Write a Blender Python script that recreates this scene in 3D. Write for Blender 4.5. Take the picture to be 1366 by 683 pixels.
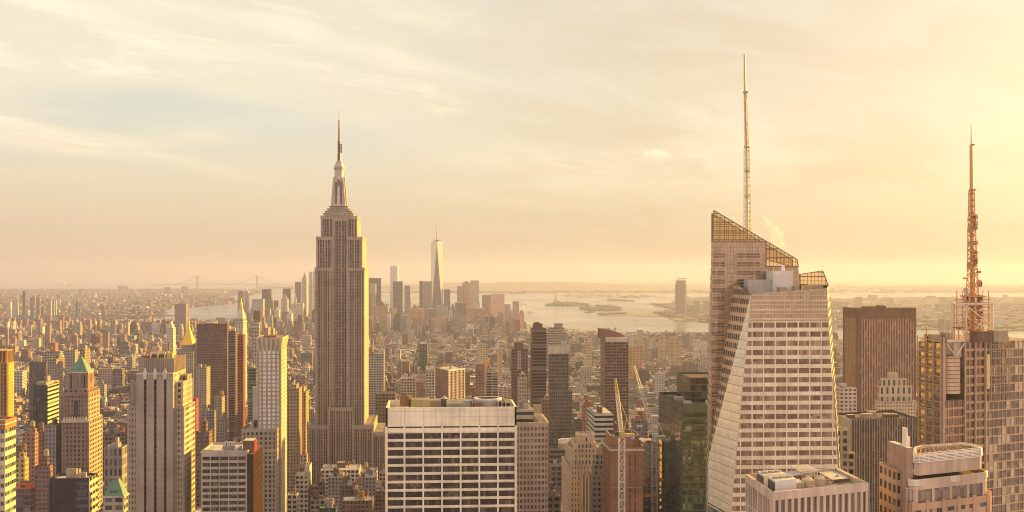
import bpy, math, random
import numpy as np
R = math.radians
for o in list(bpy.data.objects): bpy.data.objects.remove(o)
C = bpy.context.scene.collection
SC = bpy.context.scene
random.seed(7)

# ------------------------------------------------------------------ camera
EYE, FPX, CX, HY = 265.0, 1560.0, 683.0, 362.0       # eye height (m), focal length and eye level in photo pixels
YAW = math.atan((683.0 - 585.0) / FPX)               # the avenues run along +Y
EARTH = 7.43e6                                       # refraction-corrected earth radius
SA, CA = math.sin(YAW), math.cos(YAW)
cam = bpy.data.cameras.new('camera'); co = bpy.data.objects.new('camera', cam); C.objects.link(co)
co.location = (0, 0, EYE); co.rotation_euler = (R(90), 0, -YAW)
cam.sensor_width = 36; cam.lens = 36 * FPX / 1366
cam.shift_y = (HY - 341.5) / 1366
cam.clip_start = 1; cam.clip_end = 300000
SC.camera = co

# ------------------------------------------------------------------ sun, sky, exposure
SUN_AZ, SUN_EL = R(56), R(13)                        # azimuth measured from +Y towards +X
SV = (math.sin(SUN_AZ) * math.cos(SUN_EL), math.cos(SUN_AZ) * math.cos(SUN_EL), math.sin(SUN_EL))
sl = bpy.data.lights.new('sun', 'SUN'); so = bpy.data.objects.new('sun', sl); C.objects.link(so)
sl.energy = 4.3; sl.angle = R(0.5); sl.color = (1.0, 0.595, 0.09)
so.rotation_euler = (math.pi / 2 - SUN_EL, 0, math.pi - SUN_AZ)
VS = SC.view_settings
VS.view_transform = 'Standard'; VS.look = 'None'; VS.gamma = 1; VS.use_curve_mapping = False; VS.exposure = 1.82
SC.cycles.volume_bounces = 1; SC.cycles.max_bounces = 6; SC.cycles.diffuse_bounces = 2; SC.cycles.glossy_bounces = 3
SC.cycles.transparent_max_bounces = 16; SC.cycles.use_denoising = True
SC.cycles.sample_clamp_indirect = 6.0; SC.cycles.pixel_filter_type = 'BLACKMAN_HARRIS'; SC.cycles.filter_width = 1.05
HAZE_DENSITY, HAZE_G, HAZE_COL = 5.6e-5, 0.30, (0.47, 0.487, 0.77)

class NT:
    """small helper to write node trees"""
    def __init__(s, tree): s.t = tree; s.L = tree.links
    def n(s, typ, **kw):
        nd = s.t.nodes.new(typ)
        for k, v in kw.items(): setattr(nd, k, v)
        return nd
    def put(s, sock, v):
        if v is None: return
        if hasattr(v, 'is_output'): s.L.new(v, sock)
        else:
            if hasattr(sock.default_value, '__len__') and not hasattr(v, '__len__'): v = [v] * len(sock.default_value)
            if hasattr(sock.default_value, '__len__') and len(sock.default_value) == 4 and len(v) == 3: v = tuple(v) + (1,)
            sock.default_value = v
    def m(s, op, a, b=None, c=None, clamp=False):
        nd = s.n('ShaderNodeMath', operation=op); nd.use_clamp = clamp
        for i, v in enumerate((a, b, c)): s.put(nd.inputs[i], v)
        return nd.outputs[0]
    def vm(s, op, a, b=None):
        nd = s.n('ShaderNodeVectorMath', operation=op)
        s.put(nd.inputs[0], a); s.put(nd.inputs[1], b)
        return nd.outputs['Value'] if op in ('DOT_PRODUCT', 'LENGTH') else nd.outputs[0]
    def sep(s, v):
        nd = s.n('ShaderNodeSeparateXYZ'); s.put(nd.inputs[0], v); return nd.outputs
    def comb(s, x, y, z):
        nd = s.n('ShaderNodeCombineXYZ')
        for i, v in enumerate((x, y, z)): s.put(nd.inputs[i], v)
        return nd.outputs[0]
    def mix(s, f, a, b, bt='MIX'):
        nd = s.n('ShaderNodeMix', data_type='RGBA', blend_type=bt)
        s.put(nd.inputs[0], f); s.put(nd.inputs[6], a); s.put(nd.inputs[7], b)
        return nd.outputs[2]
    def noise(s, vec, scale, detail=3, rough=0.5, dist=0.0):
        nd = s.n('ShaderNodeTexNoise')
        s.put(nd.inputs['Vector'], vec); nd.inputs['Scale'].default_value = scale
        nd.inputs['Detail'].default_value = detail; nd.inputs['Roughness'].default_value = rough
        nd.inputs['Distortion'].default_value = dist
        return nd.outputs[0]
    def ramp(s, f, lo, hi, a=0.0, b=1.0, smooth=True):
        nd = s.n('ShaderNodeMapRange'); nd.interpolation_type = 'SMOOTHSTEP' if smooth else 'LINEAR'
        s.put(nd.inputs[0], f)
        for i, v in zip((1, 2, 3, 4), (lo, hi, a, b)): nd.inputs[i].default_value = v
        return nd.outputs[0]

W = bpy.data.worlds.new('World'); SC.world = W; W.use_nodes = True
W.node_tree.nodes.clear(); T = NT(W.node_tree)
sky = T.n('ShaderNodeTexSky', sky_type='NISHITA'); sky.sun_disc = False
sky.sun_elevation = SUN_EL; sky.sun_rotation = SUN_AZ; sky.dust_density = 4.0; sky.air_density = 1.0; sky.ozone_density = 1.5
bg1 = T.n('ShaderNodeBackground'); bg1.inputs[1].default_value = 0.05
T.put(bg1.inputs[0], T.mix(1.0, sky.outputs[0], (0.31, 0.275, 0.235), 'MULTIPLY'))   # seen through a thin veil of cirrostratus
d = T.n('ShaderNodeTexCoord').outputs['Generated']
dx, dy, dz = T.sep(d)
cs = T.vm('DOT_PRODUCT', d, SV)
near = T.ramp(cs, 0.30, 0.97)                        # 0 far from the sun .. 1 beside it
el = T.m('MAXIMUM', dz, 0.0)
lowf = T.ramp(el, 0.0, 0.16)
col_l = T.mix(lowf, (0.250, 0.192, 0.128), (0.290, 0.258, 0.190))
col_r = T.mix(lowf, (0.190, 0.165, 0.105), (0.192, 0.165, 0.120))
veil = T.mix(near, col_l, col_r)
# high cirrus seen on a cloud plane, streaked along one direction
inv = T.m('DIVIDE', 1.0, T.m('ADD', el, 0.09))
pxx, pyy = T.m('MULTIPLY', dx, inv), T.m('MULTIPLY', dy, inv)
ca_, sa_ = math.cos(R(47)), math.sin(R(47))
ua = T.m('ADD', T.m('MULTIPLY', pxx, ca_), T.m('MULTIPLY', pyy, sa_))
va = T.m('SUBTRACT', T.m('MULTIPLY', pyy, ca_), T.m('MULTIPLY', pxx, sa_))
n1 = T.noise(T.comb(T.m('MULTIPLY', ua, 0.6), T.m('MULTIPLY', va, 1.15), 5.1), 1.0, 8, 0.6, 1.1)
n2 = T.noise(T.comb(T.m('MULTIPLY', ua, 0.35), T.m('MULTIPLY', va, 0.8), 9.4), 1.0, 5, 0.5, 0.4)
n3 = T.noise(T.comb(T.m('MULTIPLY', ua, 1.3), T.m('MULTIPLY', va, 2.9), 1.7), 1.0, 9, 0.66, 2.2)
cl = T.m('MULTIPLY', T.ramp(n1, 0.44, 0.74), T.ramp(n2, 0.35, 0.62))
wisp = T.m('MULTIPLY', T.ramp(n3, 0.50, 0.80), T.ramp(n2, 0.42, 0.60))
cl = T.m('ADD', cl, T.m('MULTIPLY', wisp, 0.8), clamp=True)
ccol = T.mix(near, (0.400, 0.350, 0.262), (0.300, 0.255, 0.175))
veil2 = T.mix(T.m('MULTIPLY', cl, T.ramp(el, 0.03, 0.14)), veil, ccol)
# clear bluish gaps and faint grey bands between the cirrus
gap = T.m('MULTIPLY', T.ramp(n2, 0.56, 0.34), T.m('MULTIPLY', T.ramp(el, 0.05, 0.16), T.ramp(cs, 0.72, 0.40)))
veil2 = T.mix(T.m('MULTIPLY', gap, 0.9), veil2, (0.190, 0.205, 0.188))
veil2 = T.mix(T.m('MULTIPLY', T.ramp(n1, 0.52, 0.36), T.m('MULTIPLY', T.ramp(cs, 0.5, 0.8), 0.55)), veil2, (0.185, 0.140, 0.085))
# one small fair weather cloud above the bay
a0 = YAW + math.atan((878 - 683) / FPX); e0 = math.atan((HY - 208) / math.hypot(FPX, 195))
cdir = (math.sin(a0) * math.cos(e0), math.cos(a0) * math.cos(e0), math.sin(e0))
rt = (math.cos(a0), -math.sin(a0), 0)
pn = T.noise(T.vm('SCALE', d), 70.0, 4, 0.6) if False else T.noise(d, 90.0, 4, 0.6)
dd = T.vm('SUBTRACT', d, cdir)
qx = T.m('DIVIDE', T.vm('DOT_PRODUCT', dd, rt), 0.0135)
qz = T.m('DIVIDE', T.m('SUBTRACT', dz, cdir[2]), 0.0062)
rr = T.m('ADD', T.m('MULTIPLY', qx, qx), T.m('MULTIPLY', qz, qz))
puff = T.m('MULTIPLY', T.ramp(T.m('ADD', rr, T.m('MULTIPLY', T.m('SUBTRACT', pn, 0.5), 3.2)), 1.25, 0.15), 0.5)
puff = T.m('MULTIPLY', puff, T.ramp(dy, 0.0, 0.2))
pcol = T.mix(T.ramp(qz, -0.9, 0.7), (0.26, 0.19, 0.125), (0.42, 0.355, 0.26))
# the sky behind the viewer: light added here, brighter and pinker, to lift the shaded fronts
back = T.ramp(dy, 0.25, -0.45)
veil2 = T.mix(back, veil2, T.mix(0.5, (0.40, 0.33, 0.29), T.mix(1.0, veil2, (1.5, 1.3, 1.6), 'MULTIPLY')))
veil2 = T.mix(puff, veil2, pcol)
bg2 = T.n('ShaderNodeBackground'); T.put(bg2.inputs[0], veil2); bg2.inputs[1].default_value = 0.80
add = T.n('ShaderNodeAddShader'); T.L.new(bg1.outputs[0], add.inputs[0]); T.L.new(bg2.outputs[0], add.inputs[1])
wo = T.n('ShaderNodeOutputWorld'); T.L.new(add.outputs[0], wo.inputs[0])

# ------------------------------------------------------------------ materials
MATS = {}
def mat(name):
    m = bpy.data.materials.new(name); m.use_nodes = True
    t = NT(m.node_tree); t.t.nodes.clear()
    out = t.n('ShaderNodeOutputMaterial'); b = t.n('ShaderNodeBsdfPrincipled')
    t.L.new(b.outputs[0], out.inputs[0]); MATS[name] = m
    return m, t, b
def attr(t, name, out='Color'):
    nd = t.n('ShaderNodeAttribute'); nd.attribute_name = name; return nd.outputs[out]
def pos(t): return t.n('ShaderNodeNewGeometry').outputs['Position']

def weather(t, col, amt=0.35, sc=0.05):
    """dirt and weathering: broad blotches and vertical runs"""
    p = pos(t)
    n = t.noise(p, sc, 4, 0.6)
    x, y, z = t.sep(p)
    st = t.noise(t.comb(t.m('MULTIPLY', x, 1.0), t.m('MULTIPLY', y, 1.0), t.m('MULTIPLY', z, 0.03)), 0.5, 3, 0.6)
    f = t.m('ADD', t.m('MULTIPLY', t.ramp(n, 0.25, 0.75), amt), t.m('MULTIPLY', t.ramp(st, 0.3, 0.7), amt * 0.6))
    f = t.m('ADD', 1.0 - amt * 0.8, f)
    return t.mix(1.0, col, t.comb(f, f, f), 'MULTIPLY')

def make_facade():
    m, t, b = mat('facade')
    uv = t.n('ShaderNodeUVMap').outputs[0]
    u, v, _ = t.sep(uv)
    bay, flo, vf = t.sep(attr(t, 'fp', 'Vector'))
    wc = t.n('ShaderNodeAttribute'); wc.attribute_name = 'wc'
    hf = wc.outputs['Alpha']
    cu, cv = t.m('DIVIDE', u, bay), t.m('DIVIDE', v, flo)
    fu = t.m('ABSOLUTE', t.m('SUBTRACT', t.m('FRACT', cu), 0.5))
    fv = t.m('ABSOLUTE', t.m('SUBTRACT', t.m('FRACT', cv), 0.5))
    win = t.m('MULTIPLY', t.m('LESS_THAN', fu, t.m('MULTIPLY', hf, 0.5)), t.m('LESS_THAN', fv, t.m('MULTIPLY', vf, 0.5)))
    win = t.m('MULTIPLY', win, t.m('GREATER_THAN', cv, 0.02))
    wn = t.n('ShaderNodeTexWhiteNoise', noise_dimensions='4D')
    t.put(wn.inputs['Vector'], t.comb(t.m('FLOOR', cu), t.m('FLOOR', cv), flo))
    rnd0 = t.n('ShaderNodeObjectInfo').outputs['Random']; t.put(wn.inputs['W'], t.m('ADD', rnd0, bay))
    r1 = wn.outputs['Value']
    g = t.mix(t.m('POWER', r1, 6.0), (0.016, 0.014, 0.016), (0.17, 0.145, 0.115))
    wall = weather(t, wc.outputs['Color'], 0.38, 0.06)
    # a lighter sill line under each window row
    sill = t.m('MULTIPLY', t.m('GREATER_THAN', t.m('SUBTRACT', t.m('FRACT', cv), 0.5), t.m('MULTIPLY', vf, 0.5)), 0.12)
    wall = t.mix(sill, wall, (0.5, 0.45, 0.38))
    t.put(b.inputs['Base Color'], t.mix(win, wall, g))
    t.put(b.inputs['Roughness'], t.m('MULTIPLY_ADD', win, -0.72, 0.88))
    t.put(b.inputs['Specular IOR Level'], t.m('MULTIPLY_ADD', win, 0.42, 0.03))
    bp = t.n('ShaderNodeBump'); bp.inputs['Strength'].default_value = 0.5; bp.inputs['Distance'].default_value = 0.3
    t.put(bp.inputs['Height'], t.m('SUBTRACT', 1.0, win)); t.L.new(bp.outputs[0], b.inputs['Normal'])
make_facade()

def plain(name, rough=0.85, amt=0.35, sc=0.08, metal=0.0, spec=0.25, fixed=None):
    m, t, b = mat(name)
    c = attr(t, 'wc') if fixed is None else fixed
    if fixed is not None:
        rgb = t.n('ShaderNodeRGB'); rgb.outputs[0].default_value = tuple(fixed) + (1,); c = rgb.outputs[0]
    t.put(b.inputs['Base Color'], weather(t, c, amt, sc))
    b.inputs['Roughness'].default_value = rough; b.inputs['Metallic'].default_value = metal
    b.inputs['Specular IOR Level'].default_value = spec
    return m
plain('stone', spec=0.0); plain('metal', 0.5, 0.25, 0.2, 0.15, 0.4); plain('paint', 0.6, 0.2, 0.15, 0, 0.3)
plain('gold', 0.5, 0.2, 0.1, 0.55, 0.4, (0.72, 0.42, 0.05))
plain('copper', 0.6, 0.3, 0.1, 0.0, 0.3, (0.11, 0.20, 0.13))
def make_roof():
    m, t, b = mat('roof')
    p = pos(t)
    n = t.noise(p, 0.09, 5, 0.65); k = t.noise(p, 0.5, 2, 0.5)
    f = t.m('ADD', 0.55, t.m('ADD', t.m('MULTIPLY', t.ramp(n, 0.25, 0.75), 0.6), t.m('MULTIPLY', k, 0.3)))
    t.put(b.inputs['Base Color'], t.mix(1.0, attr(t, 'wc'), t.comb(f, f, f), 'MULTIPLY'))
    b.inputs['Roughness'].default_value = 0.9; b.inputs['Specular IOR Level'].default_value = 0.05
make_roof()
def make_glass(name, dark, pale, rough, spec, blinds=4.0, panes=True, metal=0.0):
    """window glass: darker or paler rooms behind it, slightly wavy reflections"""
    m, t, b = mat(name)
    p = pos(t)
    wn = t.n('ShaderNodeTexWhiteNoise', noise_dimensions='3D')
    t.put(wn.inputs['Vector'], t.vm('FLOOR', t.vm('MULTIPLY', p, (0.62, 0.62, 0.27))))
    rnd = t.n('ShaderNodeObjectInfo').outputs['Random']
    r = t.m('MULTIPLY', t.m('ADD', t.m('MULTIPLY', wn.outputs['Value'], 0.7), t.m('MULTIPLY', rnd, 0.5)), 0.9)
    t.put(b.inputs['Base Color'], t.mix(t.m('POWER', r, blinds, clamp=True), dark, pale))
    b.inputs['Roughness'].default_value = rough; b.inputs['Specular IOR Level'].default_value = spec
    b.inputs['Metallic'].default_value = metal
    bp = t.n('ShaderNodeBump'); bp.inputs['Strength'].default_value = 0.25; bp.inputs['Distance'].default_value = 0.25
    t.put(bp.inputs['Height'], t.noise(p, 0.35, 2, 0.5)); t.L.new(bp.outputs[0], b.inputs['Normal'])
make_glass('glass', (0.02, 0.018, 0.02), (0.25, 0.21, 0.16), 0.08, 0.45)
make_glass('glass_dark', (0.034, 0.021, 0.018), (0.17, 0.115, 0.082), 0.07, 0.22, 3.2)
make_glass('glass_bronze', (0.125, 0.070, 0.042), (0.38, 0.26, 0.17), 0.08, 0.8, 2.2, metal=0.75)  # orange-brown mirror tint carries the warm flare wash in its colour
make_glass('glass_warm', (0.085, 0.048, 0.032), (0.30, 0.22, 0.15), 0.10, 0.6, 3.0)
make_glass('glass_green', (0.018, 0.035, 0.028), (0.24, 0.31, 0.18), 0.07, 0.6, 3.5)
make_glass('glass_sky', (0.62, 0.54, 0.41), (0.78, 0.68, 0.52), 0.12, 0.9, 1.5)  # pale base colour stands in for reflected sky
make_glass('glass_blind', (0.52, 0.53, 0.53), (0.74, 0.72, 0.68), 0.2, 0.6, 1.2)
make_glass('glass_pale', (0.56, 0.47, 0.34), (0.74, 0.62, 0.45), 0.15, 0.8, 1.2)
make_glass('glass_tan', (0.36, 0.25, 0.155), (0.54, 0.41, 0.27), 0.12, 0.8, 1.5, metal=0.55)
make_glass('glass_mirror', (0.30, 0.24, 0.17), (0.55, 0.45, 0.30), 0.06, 0.9, 2.0, metal=0.7)
def make_screen():
    m, t, b = mat('screen_glass')
    b.inputs['Base Color'].default_value = (0.30, 0.24, 0.17, 1); b.inputs['Roughness'].default_value = 0.1
    b.inputs['Specular IOR Level'].default_value = 0.8
    tr = t.n('ShaderNodeBsdfTransparent'); tr.inputs[0].default_value = (0.94, 0.86, 0.72, 1)
    mx = t.n('ShaderNodeMixShader'); mx.inputs[0].default_value = 0.13
    t.L.new(tr.outputs[0], mx.inputs[1]); t.L.new(b.outputs[0], mx.inputs[2])
    out = [n for n in t.t.nodes if n.type == 'OUTPUT_MATERIAL'][0]
    t.L.new(mx.outputs[0], out.inputs[0])
make_screen()
def make_water():
    m, t, b = mat('water')
    p = pos(t)
    b.inputs['Base Color'].default_value = (0.10, 0.10, 0.085, 1)
    b.inputs['Roughness'].default_value = 0.16; b.inputs['Specular IOR Level'].default_value = 0.5; b.inputs['IOR'].default_value = 1.33
    x, y, z = t.sep(p)
    n = t.m('ADD', t.noise(t.comb(x, t.m('MULTIPLY', y, 0.5), 0), 0.02, 4, 0.6), t.m('MULTIPLY', t.noise(t.comb(x, y, 0), 0.0016, 3, 0.6), 4.0))
    bp = t.n('ShaderNodeBump'); bp.inputs['Strength'].default_value = 0.6; bp.inputs['Distance'].default_value = 2.5
    t.put(bp.inputs['Height'], n); t.L.new(bp.outputs[0], b.inputs['Normal'])
    t.put(b.inputs['Roughness'], t.ramp(t.noise(t.comb(x, t.m('MULTIPLY', y, 0.35), 0), 0.0011, 4, 0.6), 0.35, 0.65, 0.10, 0.30))
make_water()
def make_land():
    m, t, b = mat('land')
    p = pos(t)
    n = t.noise(p, 0.006, 5, 0.65); k = t.noise(p, 0.0006, 3, 0.5)
    c = t.mix(t.ramp(n, 0.35, 0.65), (0.085, 0.075, 0.06), (0.17, 0.145, 0.12))
    c = t.mix(t.m('MULTIPLY', t.ramp(k, 0.5, 0.62), 0.7), c, (0.06, 0.075, 0.035))
    t.put(b.inputs['Base Color'], c); b.inputs['Roughness'].default_value = 0.95
make_land()
def make_leaf():
    m, t, b = mat('leaf')
    p = pos(t); n = t.noise(p, 0.15, 3, 0.6)
    t.put(b.inputs['Base Color'], t.mix(t.ramp(n, 0.3, 0.7), (0.032, 0.040, 0.018), (0.085, 0.088, 0.036)))
    b.inputs['Roughness'].default_value = 0.9
make_leaf()

# ------------------------------------------------------------------ where a photo pixel lies in the place
def ray(px, py):
    q = (px - CX) / FPX
    return SA + q * CA, CA - q * SA, (HY - py) / FPX
def P(px, py, D):                                    # on the plane Y = D
    x, y, z = ray(px, py); t = D / y
    return (x * t, D, EYE + z * t)
def PH(px, py, H):                                   # on the level z = H
    x, y, z = ray(px, py); t = (H - EYE) / z
    return (x * t, y * t, H)
def gz(x, y): return -(x * x + y * y) / (2 * EARTH)
def G(px, py):                                       # on the curved ground
    x, y, z = ray(px, py); h = math.hypot(x, y); s = -z / h
    q = max(s * s - 2 * EYE / EARTH, 0.0)
    r = EARTH * (s - math.sqrt(q))
    return (x / h * r, y / h * r, gz(x / h * r, y / h * r))
def proj(x, y, z):
    a, b = x * CA - y * SA, x * SA + y * CA
    return CX + FPX * a / b, HY - FPX * (z - EYE) / b
def yback(X, px):                                    # how far back a wall at X runs to end at pixel px
    q = (px - CX) / FPX
    return X * (CA - q * SA) / (SA + q * CA)

# ------------------------------------------------------------------ mesh builder
PAL = dict(lime=(.43, .36, .28), tan=(.36, .28, .19), brick=(.27, .125, .08), brown=(.17, .10, .07), grey=(.27, .245, .22),
           white=(.62, .57, .50), dark=(.055, .048, .048), cream=(.50, .43, .32), pink=(.36, .23, .17), blue=(.17, .19, .21),
           green=(.055, .085, .07), rust=(.21, .085, .055), orange=(.50, .22, .06), red=(.42, .06, .035), roofd=(.09, .082, .078),
           roofl=(.42, .38, .33), roofm=(.22, .195, .17), wood=(.26, .15, .075), steel=(.33, .31, .28), yellow=(.52, .36, .12),
           concrete=(.36, .33, .28), mauve=(.22, .17, .16), copper=(.11, .20, .13))
def pc(c): return PAL[c] if isinstance(c, str) else c
STY = dict(brick=(3.1, 3.4, .42, .52), loft=(4.2, 4.0, .66, .58), band=(3.0, 3.8, 1.1, .48), pier=(2.6, 3.7, .50, .80), glass=(3.0, 3.9, .90, .86),
           grid=(3.6, 3.6, .66, .58), narrow=(2.2, 3.5, .45, .6), balcony=(6.0, 3.0, .82, .62), blank=(50, 50, 0, 0), fin=(2.0, 3.9, .45, 1.1),
           slit=(4.0, 3.6, .3, 1.1))
class MB:
    def __init__(s): s.v = []; s.f = []; s.m = []; s.c = []; s.p = []; s.uv = []
    def poly(s, pts, mat_, col=(.3, .3, .3), par=(50, 50, 0), hf=0.0, uv=None):
        i = len(s.v); s.v.extend(pts); s.f.append(tuple(range(i, i + len(pts)))); s.m.append(mat_)
        s.c.append((col[0], col[1], col[2], hf)); s.p.append(par)
        s.uv.append(uv if uv else [(0, 0)] * len(pts))
    def wall(s, a, b, z0, z1, mat_, col, sty=None, zt=None, z0b=None):
        """vertical wall from a to b (outside on the right hand going a->b), fitted with whole bays"""
        w = math.hypot(b[0] - a[0], b[1] - a[1])
        par, hf = (50, 50, 0), 0.0
        if sty:
            bay, fl, h, vv = STY[sty] if isinstance(sty, str) else sty
            nb = max(1, round(w / bay)); par = (w / nb, fl, vv); hf = h
        zt = z1 if zt is None else zt
        s.poly([(a[0], a[1], z0), (b[0], b[1], z0), (b[0], b[1], z1), (a[0], a[1], z1)], mat_, col, par, hf,
               [(0, zt - z0), (w, zt - z0), (w, zt - z1), (0, zt - z1)])
    def prism(s, poly, z0, z1, mat_='facade', col=(.3, .3, .3), sty=None, roof='roof', rcol=PAL['roofm'], parapet=0.0, bottom=False):
        """poly counter-clockwise seen from above"""
        n = len(poly)
        for i in range(n): s.wall(poly[i], poly[(i + 1) % n], z0, z1, mat_, col, sty)
        if parapet > 0:
            cx = sum(p[0] for p in poly) / n; cy = sum(p[1] for p in poly) / n
            e = []
            for p in poly:
                dd = math.hypot(p[0] - cx, p[1] - cy); k = max(0.0, (dd - 0.6) / dd)
                e.append((cx + (p[0] - cx) * k, cy + (p[1] - cy) * k))
            for i in range(n):
                j = (i + 1) % n
                s.poly([(*poly[i], z1), (*poly[j], z1), (*e[j], z1), (*e[i], z1)], 'stone', tuple(min(.7, x * 1.15) for x in col))
                s.poly([(*e[i], z1), (*e[j], z1), (*e[j], z1 - parapet), (*e[i], z1 - parapet)], 'stone', col)
            s.poly([(*p, z1 - parapet) for p in e], roof, rcol)
        else:
            s.poly([(*p, z1) for p in poly], roof, rcol)
        if bottom: s.poly([(*p, z0) for p in reversed(poly)], 'stone', col)
    def box(s, x0, x1, y0, y1, z0, z1, mat_='stone', col=(.3, .3, .3), sty=None, roof='roof', rcol=None, parapet=0.0, bottom=False):
        s.prism([(x0, y0), (x1, y0), (x1, y1), (x0, y1)], z0, z1, mat_, col, sty, roof if rcol or roof != 'roof' else mat_, rcol or col, parapet, bottom)
    def obox(s, o, u, n, u0, u1, z0, z1, d0, d1, mat_='stone', col=(.3, .3, .3)):
        """box on a wall: o origin, u unit direction along it, n outward normal"""
        q = lambda a, d_: (o[0] + u[0] * a + n[0] * d_, o[1] + u[1] * a + n[1] * d_)
        s.prism([q(u0, d1), q(u1, d1), q(u1, d0), q(u0, d0)] if True else [], z0, z1, mat_, col, None, mat_, col, 0, True)
    def loft(s, A, B, mat_, col, sty=None, cap=True, capmat=None):
        """ring A (bottom) to ring B (top), same number of points, counter-clockwise"""
        n = len(A)
        for i in range(n):
            j = (i + 1) % n
            w = math.dist(A[i], A[j]); h = math.dist(A[i], B[i])
            par, hf = (50, 50, 0), 0
            if sty:
                bay, fl, hh, vv = STY[sty] if isinstance(sty, str) else sty
                nb = max(1, round(w / bay)); par = (w / nb, fl, vv); hf = hh
            s.poly([A[i], A[j], B[j], B[i]], mat_, col, par, hf, [(0, h), (w, h), (w, 0), (0, 0)])
        if cap: s.poly(list(B), capmat or mat_, col)
    def rect_loft(s, r0, z0, r1, z1, mat_, col, sty=None, capmat=None):
        q = lambda r, z: [(r[0], r[2], z), (r[1], r[2], z), (r[1], r[3], z), (r[0], r[3], z)]
        s.loft(q(r0, z0), q(r1, z1), mat_, col, sty, True, capmat)
    def cyl(s, cx, cy, r0, r1, z0, z1, n=10, mat_='stone', col=(.3, .3, .3), sty=None):
        ring = lambda r, z: [(cx + r * math.cos(2 * math.pi * i / n), cy + r * math.sin(2 * math.pi * i / n), z) for i in range(n)]
        s.loft(ring(r0, z0), ring(max(r1, 0.01), z1), mat_, col, sty)
    def tube(s, p, q, r, mat_='metal', col=(.3, .3, .3), n=4, r2=None):
        p, q = np.array(p, float), np.array(q, float); dv = q - p; L = np.linalg.norm(dv)
        if L < 1e-6: return
        dv /= L
        a = np.cross(dv, (0, 0, 1) if abs(dv[2]) < .9 else (1, 0, 0)); a /= np.linalg.norm(a); b = np.cross(dv, a)
        r2 = r if r2 is None else r2
        ring = lambda c, rr: [tuple(c + rr * (a * math.cos(2 * math.pi * (i + .5) / n) + b * math.sin(2 * math.pi * (i + .5) / n))) for i in range(n)]
        s.loft(ring(p, r), ring(q, r2), mat_, col)
    def lattice(s, p, q, w0, w1, k, r, mat_='metal', col=(.3, .3, .3)):
        """square lattice boom or mast from p to q"""
        p, q = np.array(p, float), np.array(q, float); dv = q - p; L = np.linalg.norm(dv); dv /= L
        a = np.cross(dv, (0, 0, 1) if abs(dv[2]) < .9 else (0, 1, 0)); a /= np.linalg.norm(a); b = np.cross(dv, a)
        def cor(t):
            w = (w0 + (w1 - w0) * t) / 2; c = p + dv * L * t
            return [c + a * w + b * w, c - a * w + b * w, c - a * w - b * w, c + a * w - b * w]
        prev = cor(0)
        for i in range(1, k + 1):
            cur = cor(i / k)
            for j in range(4):
                s.tube(prev[j], cur[j], r, mat_, col, 3)
                jj = (j + 1) % 4
                s.tube(prev[j] if i % 2 else prev[jj], cur[jj] if i % 2 else cur[j], r * .7, mat_, col, 3)
                s.tube(cur[j], cur[jj], r * .7, mat_, col, 3)
            prev = cur
    def mesh(s, name, loc=(0, 0, 0)):
        me = bpy.data.meshes.new(name)
        v = np.array(s.v, dtype=np.float64).reshape(-1, 3) - np.array(loc)
        ln = np.array([len(f) for f in s.f], dtype=np.int32)
        me.vertices.add(len(v)); me.vertices.foreach_set('co', v.astype(np.float32).ravel())
        tot = int(ln.sum()); me.loops.add(tot)
        me.loops.foreach_set('vertex_index', np.arange(tot, dtype=np.int32))
        me.polygons.add(len(ln)); me.polygons.foreach_set('loop_start', np.concatenate(([0], np.cumsum(ln)[:-1])).astype(np.int32))
        names = []
        for k in s.m:
            if k not in names: names.append(k)
        for k in names: me.materials.append(MATS[k])
        ix = {k: i for i, k in enumerate(names)}
        me.polygons.foreach_set('material_index', np.array([ix[k] for k in s.m], dtype=np.int32))
        me.update(calc_edges=True)
        uvl = me.uv_layers.new(name='UVMap')
        uvl.data.foreach_set('uv', np.array([c for u in s.uv for c in u], dtype=np.float32).ravel())
        a = me.attributes.new('wc', 'FLOAT_COLOR', 'FACE'); a.data.foreach_set('color', np.array(s.c, dtype=np.float32).ravel())
        a = me.attributes.new('fp', 'FLOAT_VECTOR', 'FACE'); a.data.foreach_set('vector', np.array(s.p, dtype=np.float32).ravel())
        return me
    def build(s, name, parent=None, loc=None):
        base = tuple(parent['_b']) if parent is not None else (loc or (0, 0, 0))
        o = bpy.data.objects.new(name, s.mesh(name, base)); C.objects.link(o)
        if parent is not None: o.parent = parent
        else: o.location = base
        o['_b'] = base
        return o
LAND = []          # landmark phrases for the small buildings between them
OCC = []           # occluders: (D, x0, x1, ytop, ybottom) in photo pixels and footprints
FOOT = []
def tag(o, label, cat, group=None, kind=None):
    o['label'] = label; o['category'] = cat
    if group: o['group'] = group
    if kind: o['kind'] = kind
    return o
def empty(name, loc, label, cat, group=None):
    o = bpy.data.objects.new(name, None); C.objects.link(o); o.location = loc; o['_b'] = tuple(loc)
    return tag(o, label, cat, group)
def occ(D, x0, x1, yt, yb, rect, short=None):
    OCC.append((D, x0, x1, yt, yb)); FOOT.append(rect)
    if short: LAND.append(((x0 + x1) / 2, (yt + min(yb, 683)) / 2, yt, short))
_wmesh = {}
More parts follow.
